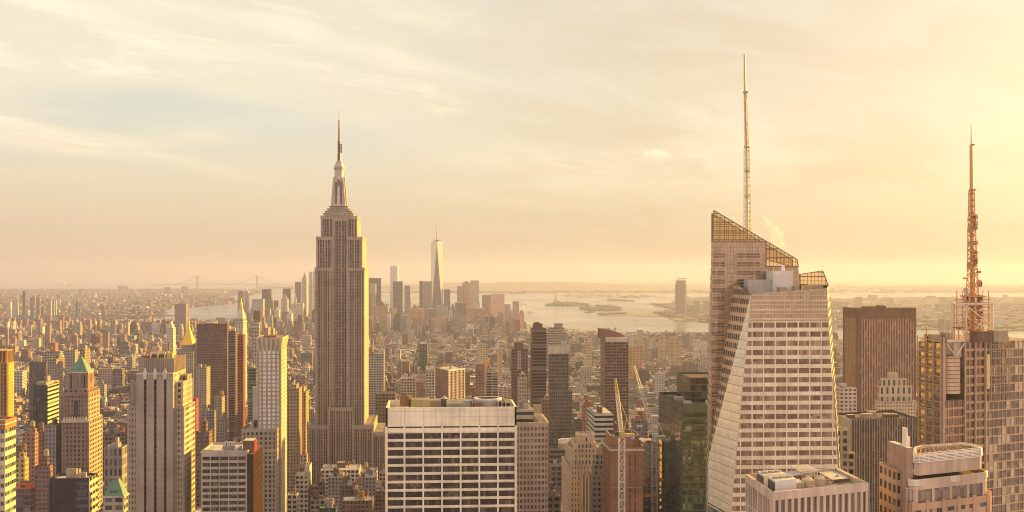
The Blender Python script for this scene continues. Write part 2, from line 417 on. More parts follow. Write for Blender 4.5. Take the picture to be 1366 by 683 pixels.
def window_parts(root, wins, mat_, col=(.02, .02, .02), limit=100, label=None):
    """wins: (o, u, n, u0, u1, z0, z1, d); the ones in frame become parts, the others one mass"""
    base = root['_b']; vis = []; rest = []
    for w in wins:
        o, u, n, u0, u1, z0, z1, d_ = w
        c = (o[0] + u[0] * (u0 + u1) / 2, o[1] + u[1] * (u0 + u1) / 2, (z0 + z1) / 2)
        px, py = proj(*c)
        toward = n[0] * c[0] + n[1] * c[1] < 0
        sh = abs(n[0] * c[0] + n[1] * c[1]) / max(1, math.hypot(c[0], c[1])) * (u1 - u0) * (z1 - z0)
        (vis if toward and -5 < px < 1371 and py < 684 else rest).append((-sh, w))
    vis.sort(key=lambda t: t[0]); rest = [w for _, w in vis[limit:]] + [w for _, w in rest]
    for _, (o, u, n, u0, u1, z0, z1, d_) in vis[:limit]:
        key = (mat_, round(u1 - u0, 2), round(z1 - z0, 2), round(u[0], 3), round(u[1], 3))
        if key not in _wmesh:
            mb = MB(); mb.obox((0, 0), u, n, 0, u1 - u0, 0, z1 - z0, -0.02, 0.06, mat_, col); _wmesh[key] = mb.mesh('window')
        w = bpy.data.objects.new('window', _wmesh[key]); C.objects.link(w); w.parent = root
        w.location = (o[0] + u[0] * u0 + n[0] * d_ - base[0], o[1] + u[1] * u0 + n[1] * d_ - base[1], z0 - base[2])
    if rest:
        mb = MB()
        for (o, u, n, u0, u1, z0, z1, d_) in rest: mb.obox(o, u, n, u0, u1, z0, z1, d_ - .02, d_ + .06, mat_, col)
        r = mb.build('window', root); r['kind'] = 'stuff'
def grid_face(mb, a, b, z0, z1, nb, fl, pier, span, proud, col, scol=None, top=0.0, ends=None, off=0.0, skip=None, matw='stone'):
    """piers and spandrels standing proud of wall a->b; returns the openings. span = share of the storey that is wall"""
    w = math.hypot(b[0] - a[0], b[1] - a[1]); u = ((b[0] - a[0]) / w, (b[1] - a[1]) / w); n = (u[1], -u[0])
    scol = scol or col; wins = []
    bw = w / nb
    for i in range(nb + 1):
        p = pier if 0 < i < nb else (ends or pier)
        c = min(max(i * bw, p / 2), w - p / 2)
        if p > 0: mb.obox(a, u, n, c - p / 2, c + p / 2, z0, z1 - 0.003, 0, proud, matw, col)
    zt = z1 - top
    if top > 0: mb.obox(a, u, n, 0.002, w - 0.002, zt, z1, 0, proud + 0.004, matw, scol)
    nf = int((zt - z0) / fl)
    for k in range(nf):
        zb = zt - (k + 1) * fl
        mb.obox(a, u, n, 0.003, w - 0.003, zb, zb + fl * span, 0, proud * off if off else proud - 0.06, matw, scol)
        for i in range(nb):
            p0 = (ends or pier) if i == 0 else pier / 2; p1 = (ends or pier) if i == nb - 1 else pier / 2
            if skip and skip(i, k): continue
            wins.append((a, u, n, i * bw + p0, (i + 1) * bw - p1, zb + fl * span, zb + fl, 0.0))
    return wins
_tank = {}
def water_tank(parent, x, y, z, r=1.9, h=3.6, col='wood', label=None):
    key = (round(r, 1), round(h, 1), col)
    if key not in _tank:
        mb = MB(); c = pc(col)
        for ax, ay in ((1, 1), (-1, 1), (-1, -1), (1, -1)): mb.box(ax * r * .6 - .15, ax * r * .6 + .15, ay * r * .6 - .15, ay * r * .6 + .15, 0, 2.6, 'metal', PAL['dark'])
        mb.cyl(0, 0, r, r * .96, 2.6, 2.6 + h, 12, 'stone', c)
        mb.cyl(0, 0, r * 1.08, 0.05, 2.6 + h, 2.6 + h + r * .75, 12, 'stone', tuple(k * .8 for k in c))
        _tank[key] = mb.mesh('water_tank')
    b = parent['_b']
    o = bpy.data.objects.new('water_tank', _tank[key]); C.objects.link(o); o.parent = parent
    o.location = (x - b[0], y - b[1], z - b[2]); return o
# ------------------------------------------------------------------ ground, water, hills, air
LANDS = [  # outlines of the land as seen from above, given by the points of the photo where the shores lie
    [G(-900, 470), G(-300, 455), G(-60, 430), G(215, 423.5), G(222, 411), G(255, 409.5), G(318, 403.5), G(316, 399), G(304, 396.6), G(262, 396.2), G(262, 394.6),
     G(335, 393.6), G(348, 390.0), G(350, 386.2), G(250, 385.6), G(120, 386.4), G(-60, 386.0), G(-300, 386.2), G(-900, 384)],
    [G(345, 385.0), G(372, 385.6), G(420, 386.2), G(470, 387.6), G(520, 388.5), G(640, 390.8), G(700, 391.4), G(760, 391.2), G(845, 391.2), G(950, 391.0), G(1100, 390.2),
     G(1300, 390.5), G(1900, 391), G(1900, 378.0), G(1300, 376.2), G(700, 376.0), G(560, 376.2), G(420, 380.0), G(345, 383.2)],
    [G(741, 394.2), G(760, 393.6), G(850, 394.2), G(880, 395.0), G(845, 397.2), G(770, 396.6)],
    [G(728, 407.6), G(745, 404.6), G(772, 405.0), G(786, 407.0), G(770, 408.2)],
    [G(772, 413.2), G(784, 409.4), G(812, 408.6), G(830, 412.0), G(822, 414.6), G(786, 414.6)],
    [G(900, 397.0), G(1100, 398.5), G(1366, 397), G(1900, 397), G(1900, 445), G(1366, 440), G(1110, 438), G(1000, 434), G(946, 430.5), G(905, 428.0), G(893, 425.2), G(905, 421.8),
     G(870, 421.8), G(846, 421.2), G(800, 420.6), G(800, 419.6), G(846, 418.0), G(875, 417.6), G(896, 415.0), G(892, 410.6), G(872, 406.6), G(862, 405.8), G(880, 405.4), G(905, 407.6), G(912, 400)],
    [(-7000, -300), (9000, -300), (1450, -300), (1450, 3950), (1120, 4500), (760, 5050), (480, 5750), (330, 6500), (-150, 7050), (-700, 7050), (-1250, 6700), (-1500, 6350), (-2150, 5750), (-3500, 4600), (-7000, 4000)],
]
LANDS[6] = [(p[0], p[1]) for p in LANDS[6] if p[0] != 9000]
def inside(poly, x, y):
    c = np.zeros(x.shape, bool); n = len(poly)
    for i in range(n):
        x0, y0 = poly[i][0], poly[i][1]; x1, y1 = poly[(i + 1) % n][0], poly[(i + 1) % n][1]
        if y0 == y1: continue
        c ^= ((y0 > y) != (y1 > y)) & (x < (x1 - x0) * (y - y0) / (y1 - y0) + x0)
    return c
az = np.radians(np.arange(-41, 44.001, 0.12)) + YAW
rr = np.concatenate((np.linspace(0, 2800, 8), np.geomspace(3000, 70000, 420)))
AZ, RR = np.meshgrid(az, rr); XX, YY = RR * np.sin(AZ), RR * np.cos(AZ) - np.where(RR == 0, 300, 0)
ZZ = -(RR ** 2) / (2 * EARTH)
xm = (XX[:-1, :-1] + XX[1:, 1:]) / 2; ym = (YY[:-1, :-1] + YY[1:, 1:]) / 2
isl = np.zeros(xm.shape, bool)
for L in LANDS: isl |= inside(L, xm, ym)
isl[RR[:-1, :-1] < 2400] = True
def sheet(name, mask, dz, material):
    nr, na = XX.shape
    idx = np.arange(nr * na).reshape(nr, na)
    q = np.stack((idx[:-1, :-1], idx[:-1, 1:], idx[1:, 1:], idx[1:, :-1]), -1)[mask]
    used, invx = np.unique(q.ravel(), return_inverse=True)
    v = np.stack((XX, YY, ZZ + dz), -1).reshape(-1, 3)[used]
    me = bpy.data.meshes.new(name); me.vertices.add(len(v)); me.vertices.foreach_set('co', v.astype(np.float32).ravel())
    me.loops.add(len(invx)); me.loops.foreach_set('vertex_index', invx[::1].reshape(-1, 4)[:, ::-1].astype(np.int32).ravel())
    me.polygons.add(len(q)); me.polygons.foreach_set('loop_start', np.arange(0, len(invx), 4, dtype=np.int32))
    me.update(calc_edges=True); me.materials.append(MATS[material])
    o = bpy.data.objects.new(name, me); C.objects.link(o); o['kind'] = 'structure'; return o
sheet('ground', isl, 0.0, 'land')
sheet('water', RR[:-1, :-1] > 2400, -2.0, 'water')

def hill_mesh():
    mb = MB(); nx, ny = 150, 26
    pts = {}
    for j in range(ny + 1):
        Dd = 15600 + (24500 - 15600) * j / ny
        for i in range(nx + 1):
            px = 470 + (1210 - 470) * i / nx
            x, y, _ = P(px, 362, Dd)
            t = j / ny
            prof = math.exp(-((px - 715) / 95) ** 2) * 1.0 + 0.72 * math.exp(-((px - 590) / 60) ** 2) + .55 * math.exp(-((px - 850) / 110) ** 2) + .30 * math.exp(-((px - 1010) / 120) ** 2)
            nz = .5 * math.sin(px * .11 + j) + .5 * math.sin(px * .043 + j * 1.7)
            h = (118 * min(prof, 1.06) * (0.94 + .06 * nz)) * math.exp(-((t - .33) / .26) ** 2) if t < .33 else 118 * min(prof, 1.06) * (0.94 + .06 * nz) * math.exp(-((t - .33) / .42) ** 2)
            pts[i, j] = (x, y, gz(x, y) + max(h, 0) - 1)
    for j in range(ny):
        for i in range(nx): mb.poly([pts[i, j], pts[i + 1, j], pts[i + 1, j + 1], pts[i, j + 1]], 'land')
    o = mb.build('hills'); o['kind'] = 'structure'
hill_mesh()

def haze_box():
    me = bpy.data.meshes.new('haze'); x0, x1, y0, y1, z0, z1 = -72000, 72000, -3000, 72000, -345, 475
    v = [(x, y, z) for z in (z0, z1) for x, y in ((x0, y0), (x1, y0), (x1, y1), (x0, y1))]
    me.from_pydata(v, [], [(3, 2, 1, 0), (4, 5, 6, 7), (0, 1, 5, 4), (1, 2, 6, 5), (2, 3, 7, 6), (3, 0, 4, 7)])
    m = bpy.data.materials.new('haze'); m.use_nodes = True; t = NT(m.node_tree); t.t.nodes.clear()
    out = t.n('ShaderNodeOutputMaterial'); pv = t.n('ShaderNodeVolumePrincipled')
    pv.inputs['Color'].default_value = HAZE_COL + (1,); pv.inputs['Density'].default_value = HAZE_DENSITY
    pv.inputs['Anisotropy'].default_value = HAZE_G
    t.L.new(pv.outputs[0], out.inputs['Volume'])
    me.materials.append(m); o = bpy.data.objects.new('haze', me); C.objects.link(o); o['kind'] = 'stuff'
    m.cycles.homogeneous_volume = True
haze_box()

def blob(mb, x, y, z, r, h, rnd):
    """an uneven clump of foliage"""
    n = 6; rings = []
    for k, (f, rz) in enumerate(((0.75, 0.0), (1.0, .45), (.6, .85))):
        rings.append([(x + r * f * rnd.uniform(.7, 1.25) * math.cos(6.283 * i / n + k), y + r * f * rnd.uniform(.7, 1.25) * math.sin(6.283 * i / n + k), z + h * rz * rnd.uniform(.85, 1.15)) for i in range(n)])
    for a, b in zip(rings[:-1], rings[1:]): mb.loft(a, b, 'leaf', (.06, .07, .03), None, False)
    mb.poly(rings[-1], 'leaf')
rnd = random.Random(11)
mb = MB()
for _ in range(2300):
    k = rnd.random()
    if k < .20: px, py = rnd.gauss(664, 24), rnd.gauss(455, 2.6)
    elif k < .32: px, py = rnd.gauss(205, 14), rnd.gauss(448, 5)
    elif k < .50: px, py = rnd.uniform(60, 240), rnd.uniform(425, 470)
    elif k < .55: px, py = rnd.gauss(615, 14), rnd.gauss(452, 1.5)
    else: px, py = rnd.uniform(0, 900), rnd.uniform(440, 500)
    x, y, z = G(px, py)
    if x > 1400 or y > 5600: continue
    for _ in range(3): blob(mb, x + rnd.gauss(0, 9), y + rnd.gauss(0, 9), z, rnd.uniform(3.5, 6), rnd.uniform(8, 15), rnd)
o = mb.build('park_trees'); tag(o, 'green treetops of squares and parks among the low rooftops', 'trees', kind='stuff')
mb = MB()
for poly, n, hh in ((LANDS[3], 150, 17), (LANDS[4], 110, 15), (LANDS[2], 60, 10), (LANDS[5], 500, 12), (LANDS[0], 3200, 12)):
    xs_ = [p[0] for p in poly]; ys_ = [p[1] for p in poly]; k = 0; tries = 0
    while k < n and tries < 40000:
        tries += 1
        x, y = rnd.uniform(min(xs_), max(xs_)), rnd.uniform(min(ys_), max(ys_))
        if not inside(poly, np.array([x]), np.array([y]))[0]: continue
        if len(poly) > 7 and not -60 < proj(x, y, 0)[0] < 1420: continue
        k += 1; s = 1.0 if len(poly) < 8 else 2.2
        blob(mb, x, y, gz(x, y), rnd.uniform(12, 26) * s, hh * rnd.uniform(.6, 1.2), rnd)
o = mb.build('shore_trees'); tag(o, 'tree cover on the islands and far shores of the bay', 'trees', kind='stuff')

# ------------------------------------------------------------------ bridges, statue, harbour
def bridge(name, label, D, towers, deck_z, tops, px0, px1, col, tw, dip, thick, deck_h):
    root = empty(name, P((towers[0] + towers[1]) / 2, 362, D)[:2] + (gz(0, D),), label, 'bridge')
    g0 = gz(0, D)
    X = lambda p: P(p, 362, D)[0]
    mb = MB(); mb.box(X(px0), X(px1), D - 14, D + 14, g0 + deck_z - deck_h, g0 + deck_z, 'metal', col); mb.build('deck', root)
    for p, tz in zip(towers, tops):
        m = MB()
        for dy in (-15, 9): m.rect_loft((X(p) - tw * .62, X(p) + tw * .62, D + dy, D + dy + 6), g0 - 2, (X(p) - tw * .45, X(p) + tw * .45, D + dy, D + dy + 6), tz, 'metal', col)
        for f in (.45, .72, .97): m.box(X(p) - tw * .42, X(p) + tw * .42, D - 12, D + 12, g0 + (tz - g0) * f - tw * .3, g0 + (tz - g0) * f, 'metal', col)
        m.build('tower', root)
    m = MB(); seq = []
    xa, xb = X(towers[0]), X(towers[1]); za, zb = tops
    side = (xb - xa) * .42
    for i in range(9): t = i / 8; seq.append((xa - side * (1 - t), D, g0 + deck_z + (za - g0 - deck_z) * t ** 1.6))
    for i in range(1, 17):
        t = i / 16; s = 4 * t * (1 - t)
        seq.append((xa + (xb - xa) * t, D, (za + (zb - za) * t) * (1 - s) + (g0 + deck_z + dip) * s))
    for i in range(1, 9): t = i / 8; seq.append((xb + side * t, D, g0 + deck_z + (zb - g0 - deck_z) * (1 - t) ** 1.6))
    for p, q in zip(seq[:-1], seq[1:]): m.tube(p, q, thick, 'metal', col, 4)
    for i, p in enumerate(seq):
        if p[2] - (g0 + deck_z) > 8: m.tube(p, (p[0], D, g0 + deck_z), thick * .35, 'metal', col, 3)
    m.build('cable', root)
bridge('suspension_bridge', 'very long hazy grey suspension bridge crossing the mouth of the bay at the horizon', 19500, (263.3, 343), 74, (P(263.3, 367.6, 19500)[2], P(343, 367.6, 19500)[2]), 205, 400, (.20, .19, .18), 28, 8, 5, 9)
bridge('suspension_bridge', 'blue-grey steel suspension bridge over the river beyond the brick housing blocks', 5850, (44.5, 104), 40, (P(44.5, 407, 5850)[2], P(104, 400, 5850)[2]), -90, 168, (.13, .17, .2), 15, 5, 1.3, 7)
bridge('stone_bridge', 'brown stone-towered bridge with a long rusty approach deck', 6250, (138.5, 58), 38, (P(138.5, 407.5, 6250)[2], P(58, 409, 6250)[2]), 20, 238, (.20, .14, .10), 17, 5, 1.2, 6)

def statue():
    b = G(741, 405.8); D = b[1]; s = D / FPX
    root = empty('statue', b, 'green statue with raised torch on a stone pedestal on the small wooded island', 'statue')
    m = MB(); m.rect_loft((b[0] - 22, b[0] + 22, D - 22, D + 22), b[2], (b[0] - 14, b[0] + 14, D - 14, D + 14), b[2] + 14, 'stone', PAL['grey'])
    m.rect_loft((b[0] - 10, b[0] + 10, D - 10, D + 10), b[2] + 14, (b[0] - 7, b[0] + 7, D - 7, D + 7), b[2] + 42, 'stone', PAL['grey']); m.build('pedestal', root)
    m = MB(); m.cyl(b[0], D, 6.5, 4, b[2] + 42, b[2] + 66, 8, 'copper'); m.cyl(b[0], D, 4, 2.2, b[2] + 66, b[2] + 72, 8, 'copper'); m.cyl(b[0], D, 2.4, 1.8, b[2] + 72, b[2] + 78, 8, 'copper')
    m.tube((b[0] - 3, D, b[2] + 68), (b[0] - 5, D, b[2] + 84), 1.6, 'copper', n=6, r2=1.0); m.cyl(b[0] - 5, D, 1.8, .6, b[2] + 84, b[2] + 90, 6, 'copper'); m.build('figure', root)
statue()
def port_crane(px, py, label, col):
    b = G(px, py); root = empty('port_crane', b, label, 'crane'); m = MB(); x, y, z = b
    for dx_ in (-14, 14):
        for dy_ in (-8, 8): m.tube((x + dx_, y + dy_, z), (x + dx_ * .8, y + dy_, z + 48), 1.6, 'paint', col)
    for zz in (18, 46): m.box(x - 15, x + 15, y - 9, y + 9, z + zz - 2, z + zz, 'paint', col)
    m.build('gantry', root)
    m = MB(); m.box(x - 38, x + 26, y - 2, y + 2, z + 46, z + 50, 'paint', col); m.tube((x - 4, y, z + 50), (x + 4, y, z + 72), 1.5, 'paint', col)
    m.tube((x + 4, y, z + 72), (x - 36, y, z + 50), .9, 'paint', col); m.tube((x + 6, y, z + 50), (x + 34, y, z + 84), 1.5, 'paint', col); m.build('boom', root)
port_crane(272, 410.5, 'red harbour gantry crane by the river, nearer the long grey bridge pier', PAL['red'])
port_crane(301, 409, 'red harbour gantry crane at the quay beside the gold-topped slender clock tower', PAL['red'])
port_crane(279, 411, 'second red harbour gantry crane standing close behind another', PAL['rust'])
def boat(px, py, L, label, col):
    x, y, z = G(px, py); z -= 2; root = empty('boat', (x, y, z), label, 'boat'); m = MB()
    a = [(x - L / 2, y - L * .09), (x + L * .32, y - L * .09), (x + L / 2, y), (x + L * .32, y + L * .09), (x - L / 2, y + L * .09)]
    m.loft([(p[0], p[1], z) for p in a], [(p[0], p[1], z + L * .09) for p in a], 'paint', col); m.build('hull', root)
    m = MB(); m.box(x - L * .4, x - L * .15, y - L * .06, y + L * .06, z + L * .09, z + L * .24, 'paint', PAL['white']); m.build('cabin', root)
for px, py, L, lab, c in ((89, 381.6, 300, 'pale ship far out on the open sea near the horizon', 'white'), (698, 406, 60, 'small white ferry on the bay beside the domed slender tower', 'white'), (708, 417, 45, 'little white boat on the bay in front of the statue island', 'white'),
                          (786, 416.6, 60, 'dark boat just off the second wooded island', 'dark'), (820, 401, 150, 'long dark barge on the bay beyond the wooded islands', 'dark'), (838, 401.4, 120, 'shorter barge behind the long one on the far bay', 'dark'),
                          (893, 443, 22, 'tiny dark boat on the river behind the curved-top tower', 'dark'), (690, 391.8, 200, 'long dark freighter close to the wooded hill shore', 'brown')):
    boat(px, py, L, lab, pc(c))
# ------------------------------------------------------------------ towers described by where they stand in the photo
def roof_bits(root, x0, x1, y0, y1, z, seed, tank=0, n=2, col=None):
    rn = random.Random(seed); w, d_ = x1 - x0, y1 - y0
    for i in range(n):
        m = MB(); bw, bd = w * rn.uniform(.18, .38), d_ * rn.uniform(.2, .4); bx = x0 + 1.2 + rn.random() * max(.1, w - bw - 2.4); by = y0 + 1.2 + rn.random() * max(.1, d_ - bd - 2.4)
        c = col or rn.choice([PAL['grey'], PAL['tan'], PAL['brick'], PAL['roofl'], PAL['brown']])
        hh = rn.uniform(2.5, 5.5); m.box(bx, bx + bw, by, by + bd, z, z + hh, 'stone', c, None, 'roof', PAL['roofm'])
        m.build(rn.choice(['roof_house', 'air_handler']) , root)
    for i in range(tank): water_tank(root, x0 + w * rn.uniform(.2, .8), y0 + d_ * rn.uniform(.25, .8), z, rn.uniform(1.7, 2.4), rn.uniform(3.2, 4.4), rn.choice(['wood', 'wood', 'tan', 'brown']))
def ptower(name, cat, label, pts, ytop, col, sty, short=None, rcol='roofm', yb=700, tiers=(), bits=1, tank=0, group=None, parapet=.9, top_mat=None, mat_='facade'):
    """pts: footprint corners (pixel, distance), counter-clockwise from the front left corner; tiers: (inset px left, right, ytop, inset depth, colour, style)"""
    poly = [P(px, 362, D)[:2] for px, D in pts]
    z = P(pts[0][0], ytop, pts[0][1])[2]
    cx, cy = sum(p[0] for p in poly) / len(poly), sum(p[1] for p in poly) / len(poly)
    b = (cx, cy, gz(cx, cy)); m = MB()
    m.prism(poly, b[2] - 1, z, mat_, pc(col), sty, 'roof', pc(rcol), parapet)
    root = m.build(name, None, b); tag(root, label, cat, group)
    xs_ = [p[0] for p in poly]; ys_ = [p[1] for p in poly]
    zb = z - parapet; D0 = pts[0][1]
    ix0, ix1, iy0, iy1 = sorted(xs_)[1] if len(poly) == 4 else min(xs_), sorted(xs_)[2] if len(poly) == 4 else max(xs_), sorted(ys_)[1] if len(poly) == 4 else min(ys_), sorted(ys_)[2] if len(poly) == 4 else max(ys_)
    for (a, c, yt, dd, tc, ts) in tiers:
        X0, X1 = P(pts[0][0] + a, 362, D0)[0], P(pts[1][0] - c, 362, D0)[0]
        zt = P(pts[0][0], yt, D0 + dd)[2]; mm = MB()
        y1_ = max(D0 + dd + 4, max(ys_) - dd); mm.box(X0, X1, D0 + dd, y1_, zb, zt, 'facade', pc(tc), ts, 'roof', pc(rcol), .6 if ts else 0)
        mm.build('upper_tier', root); zb = zt - (.6 if ts else 0); ix0, ix1, iy0, iy1 = X0, X1, D0 + dd, y1_
    if bits or tank: roof_bits(root, ix0, ix1, iy0, iy1, zb, hash(label) % 9999 if False else sum(map(ord, label)), tank, bits)
    pxs = [p[0] for p in pts]
    occ(D0, min(pxs), max(pxs), ytop, yb, (min(xs_), max(xs_), min(ys_), max(ys_)), short)
    return root
def tower(name, cat, label, x0, x1, xs, ytop, D, col, sty, short=None, **k):
    X0, X1 = P(x0, 362, D)[0], P(x1, 362, D)[0]
    if xs > x1: Yb = yback(X1, xs)
    elif xs < x0: Yb = yback(X0, xs)
    else: Yb = D + k.pop('depth', (X1 - X0) * .8)
    k.pop('depth', None)
    Yb = min(max(Yb, D + 8), D + 95)
    xa, ya = proj(X0, Yb, 0)[0], 0; xb = proj(X1, Yb, 0)[0]
    return ptower(name, cat, label, [(x0, D), (x1, D), (xb, Yb), (xa, Yb)], ytop, col, sty, short, **k)

# ---- the tall stepped skyscraper with the mast
def stepped_skyscraper():
    D = 1310; X = lambda p: P(p, 362, D)[0]; Z = lambda y: P(454, y, D)[2]
    root = empty('skyscraper', (X(453), D + 25, gz(0, D)), 'very tall stepped limestone skyscraper with tapering mast and antenna', 'skyscraper')
    lime, dk = (.365, .275, .215), (.175, .12, .095); fs = (2.9, 3.7, .56, .60)
    Yb = yback(X(485.5), 490.8)
    def block(name, x0, x1, yt, y0, y1, zb, pitch=2.75, col=dk, cap=3.0, sides=True):
        m = MB(); a, b = X(x0), X(x1); zt = Z(yt)
        m.box(a, b, y0, y1, zb, zt, 'facade', col, fs, 'roof', PAL['roofm'])
        m.box(b - .02, b + .12, y0, y1, zb, zt, 'facade', (.62, .48, .32), (4.2, 3.7, .28, .45))  # sun side skin in paler limestone, the sunlight put into its colour
        k = max(2, round((b - a) / pitch))
        for i in range(k + 1):
            w = .85 if i % 3 else 1.55; c = min(max(a + (b - a) * i / k, a + w / 2), b - w / 2)
            m.box(c - w / 2, c + w / 2, y0 - .7, y0, zb, zt + .8, 'stone', lime)
        if sides:
            k = max(2, round((y1 - y0) / pitch))
            for i in range(k + 1):
                w = 1.6 if i % 3 else 2.4; c = min(max(y0 + (y1 - y0) * i / k, y0 + w / 2), y1 - w / 2)
                m.box(b, b + .7, c - w / 2, c + w / 2, zb, zt + .8, 'stone', (.55, .42, .29)); m.box(a - .7, a, c - w / 2, c + w / 2, zb, zt + .8, 'stone', lime)  # right-hand piers lightened too, as if sunlit
        m.box(a - .9, b + .9, y0 - .9, y1 + .9, zt - cap, zt + .003, 'stone', lime, None, 'roof', PAL['roofm'])
        return m.build(name, root)
    g = gz(0, D)
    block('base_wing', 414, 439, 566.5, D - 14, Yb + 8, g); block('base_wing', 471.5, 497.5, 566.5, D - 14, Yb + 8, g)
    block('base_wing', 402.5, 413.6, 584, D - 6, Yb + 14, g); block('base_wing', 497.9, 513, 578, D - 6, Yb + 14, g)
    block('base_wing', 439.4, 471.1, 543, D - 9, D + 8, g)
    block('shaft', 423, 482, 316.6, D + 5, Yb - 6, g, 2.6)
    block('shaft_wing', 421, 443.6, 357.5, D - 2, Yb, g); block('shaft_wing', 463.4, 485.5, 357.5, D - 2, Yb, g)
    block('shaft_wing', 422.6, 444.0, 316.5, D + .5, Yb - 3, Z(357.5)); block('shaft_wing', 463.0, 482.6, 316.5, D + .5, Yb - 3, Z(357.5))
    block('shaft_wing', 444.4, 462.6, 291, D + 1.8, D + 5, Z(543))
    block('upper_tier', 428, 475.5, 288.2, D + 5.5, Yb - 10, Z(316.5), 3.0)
    # crown of bright metal steps
    cx, cy = P(452.4, 362, D + 24)[0], D + 24; s = (D + 24) / FPX; Z = lambda y: P(454, y, D + 24)[2]
    m = MB()
    for (w, y0, y1) in ((19.6, 288.3, 284.8), (17.4, 284.8, 281.6), (14.6, 281.6, 278.6), (12, 278.6, 275.2)):
        m.box(cx - w * s, cx + w * s, cy - w * s * .55, cy + w * s * .55, Z(y0) - .1, Z(y1), 'metal', (.36, .30, .235)); m.box(cx - (w + .8) * s, cx + (w + .8) * s, cy - (w * .55 + .8) * s, cy + (w * .55 + .8) * s, Z(y1) - .7, Z(y1) - .002, 'metal', (.22, .165, .12))
    for k in range(-5, 6):
        hgt = 3.4 - abs(k) * .22; m.box(cx + k * 3.3 * s - .9, cx + k * 3.3 * s + .9, cy - 11.5 * s - 1, cy - 10.7 * s, Z(288.3), Z(288.3 - hgt), 'metal', (.42, .36, .29))
    m.build('crown', root)
    m = MB()
    m.rect_loft((cx - 9 * s, cx + 9 * s, cy - 9 * s, cy + 9 * s), Z(275.2), (cx - 6.3 * s, cx + 6.3 * s, cy - 6.3 * s, cy + 6.3 * s), Z(238), 'metal', (.40, .33, .26))
    m.cyl(cx, cy, 6.2 * s, 5.8 * s, Z(238), Z(226), 14, 'metal', (.42, .35, .28)); m.cyl(cx, cy, 7.2 * s, 7.2 * s, Z(226), Z(222.6), 14, 'metal', (.32, .26, .21)); m.cyl(cx, cy, 6.4 * s, 4.8 * s, Z(222.6), Z(217.5), 14, 'metal', (.44, .37, .30)); m.cyl(cx, cy, 4.6 * s, 2.6 * s, Z(217.5), Z(214), 12, 'metal', (.35, .28, .22))
    for sx, sy in ((1, 0), (-1, 0), (0, 1), (0, -1)):      # winged buttresses
        m.rect_loft((cx + sx * 9 * s - 1.6, cx + sx * 9 * s + 1.6, cy + sy * 9 * s - 1.6, cy + sy * 9 * s + 1.6), Z(275.2), (cx + sx * 6.6 * s - 1, cx + sx * 6.6 * s + 1, cy + sy * 6.6 * s - 1, cy + sy * 6.6 * s + 1), Z(236), 'metal', (.52, .45, .36))
    for k in (-3.4, 0, 3.4): m.box(cx + k * s - .9, cx + k * s + .9, cy - 8.8 * s, cy - 5 * s, Z(275), Z(240 + abs(k)), 'metal', (.14, .10, .08))
    m.build('mooring_mast', root)
    m = MB(); rust = (.17, .085, .055)
    for r0, r1, ya, yb_ in ((2.2, 2.2, 214, 207), (1.7, 1.6, 207, 190), (1.25, 1.1, 190, 172), (.9, .75, 172, 160), (.6, .35, 160, 147)): m.cyl(cx, cy, r0 * s, r1 * s, Z(ya) - .05, Z(yb_), 8, 'metal', rust)
    for yy in range(162, 213, 4): m.cyl(cx, cy, (2.6 if yy > 188 else 1.6) * s, (2.6 if yy > 188 else 1.6) * s, Z(yy), Z(yy) + .9, 8, 'metal', rust)
    m.box(cx + 2.4 * s, cx + 3.6 * s, cy - 1, cy + 1, Z(204), Z(192), 'metal', rust); m.build('antenna', root)
    occ(D, 402, 513, 288, 623, (X(402), X(513), D - 16, Yb + 16), 'the very tall stepped skyscraper with the mast')
stepped_skyscraper()

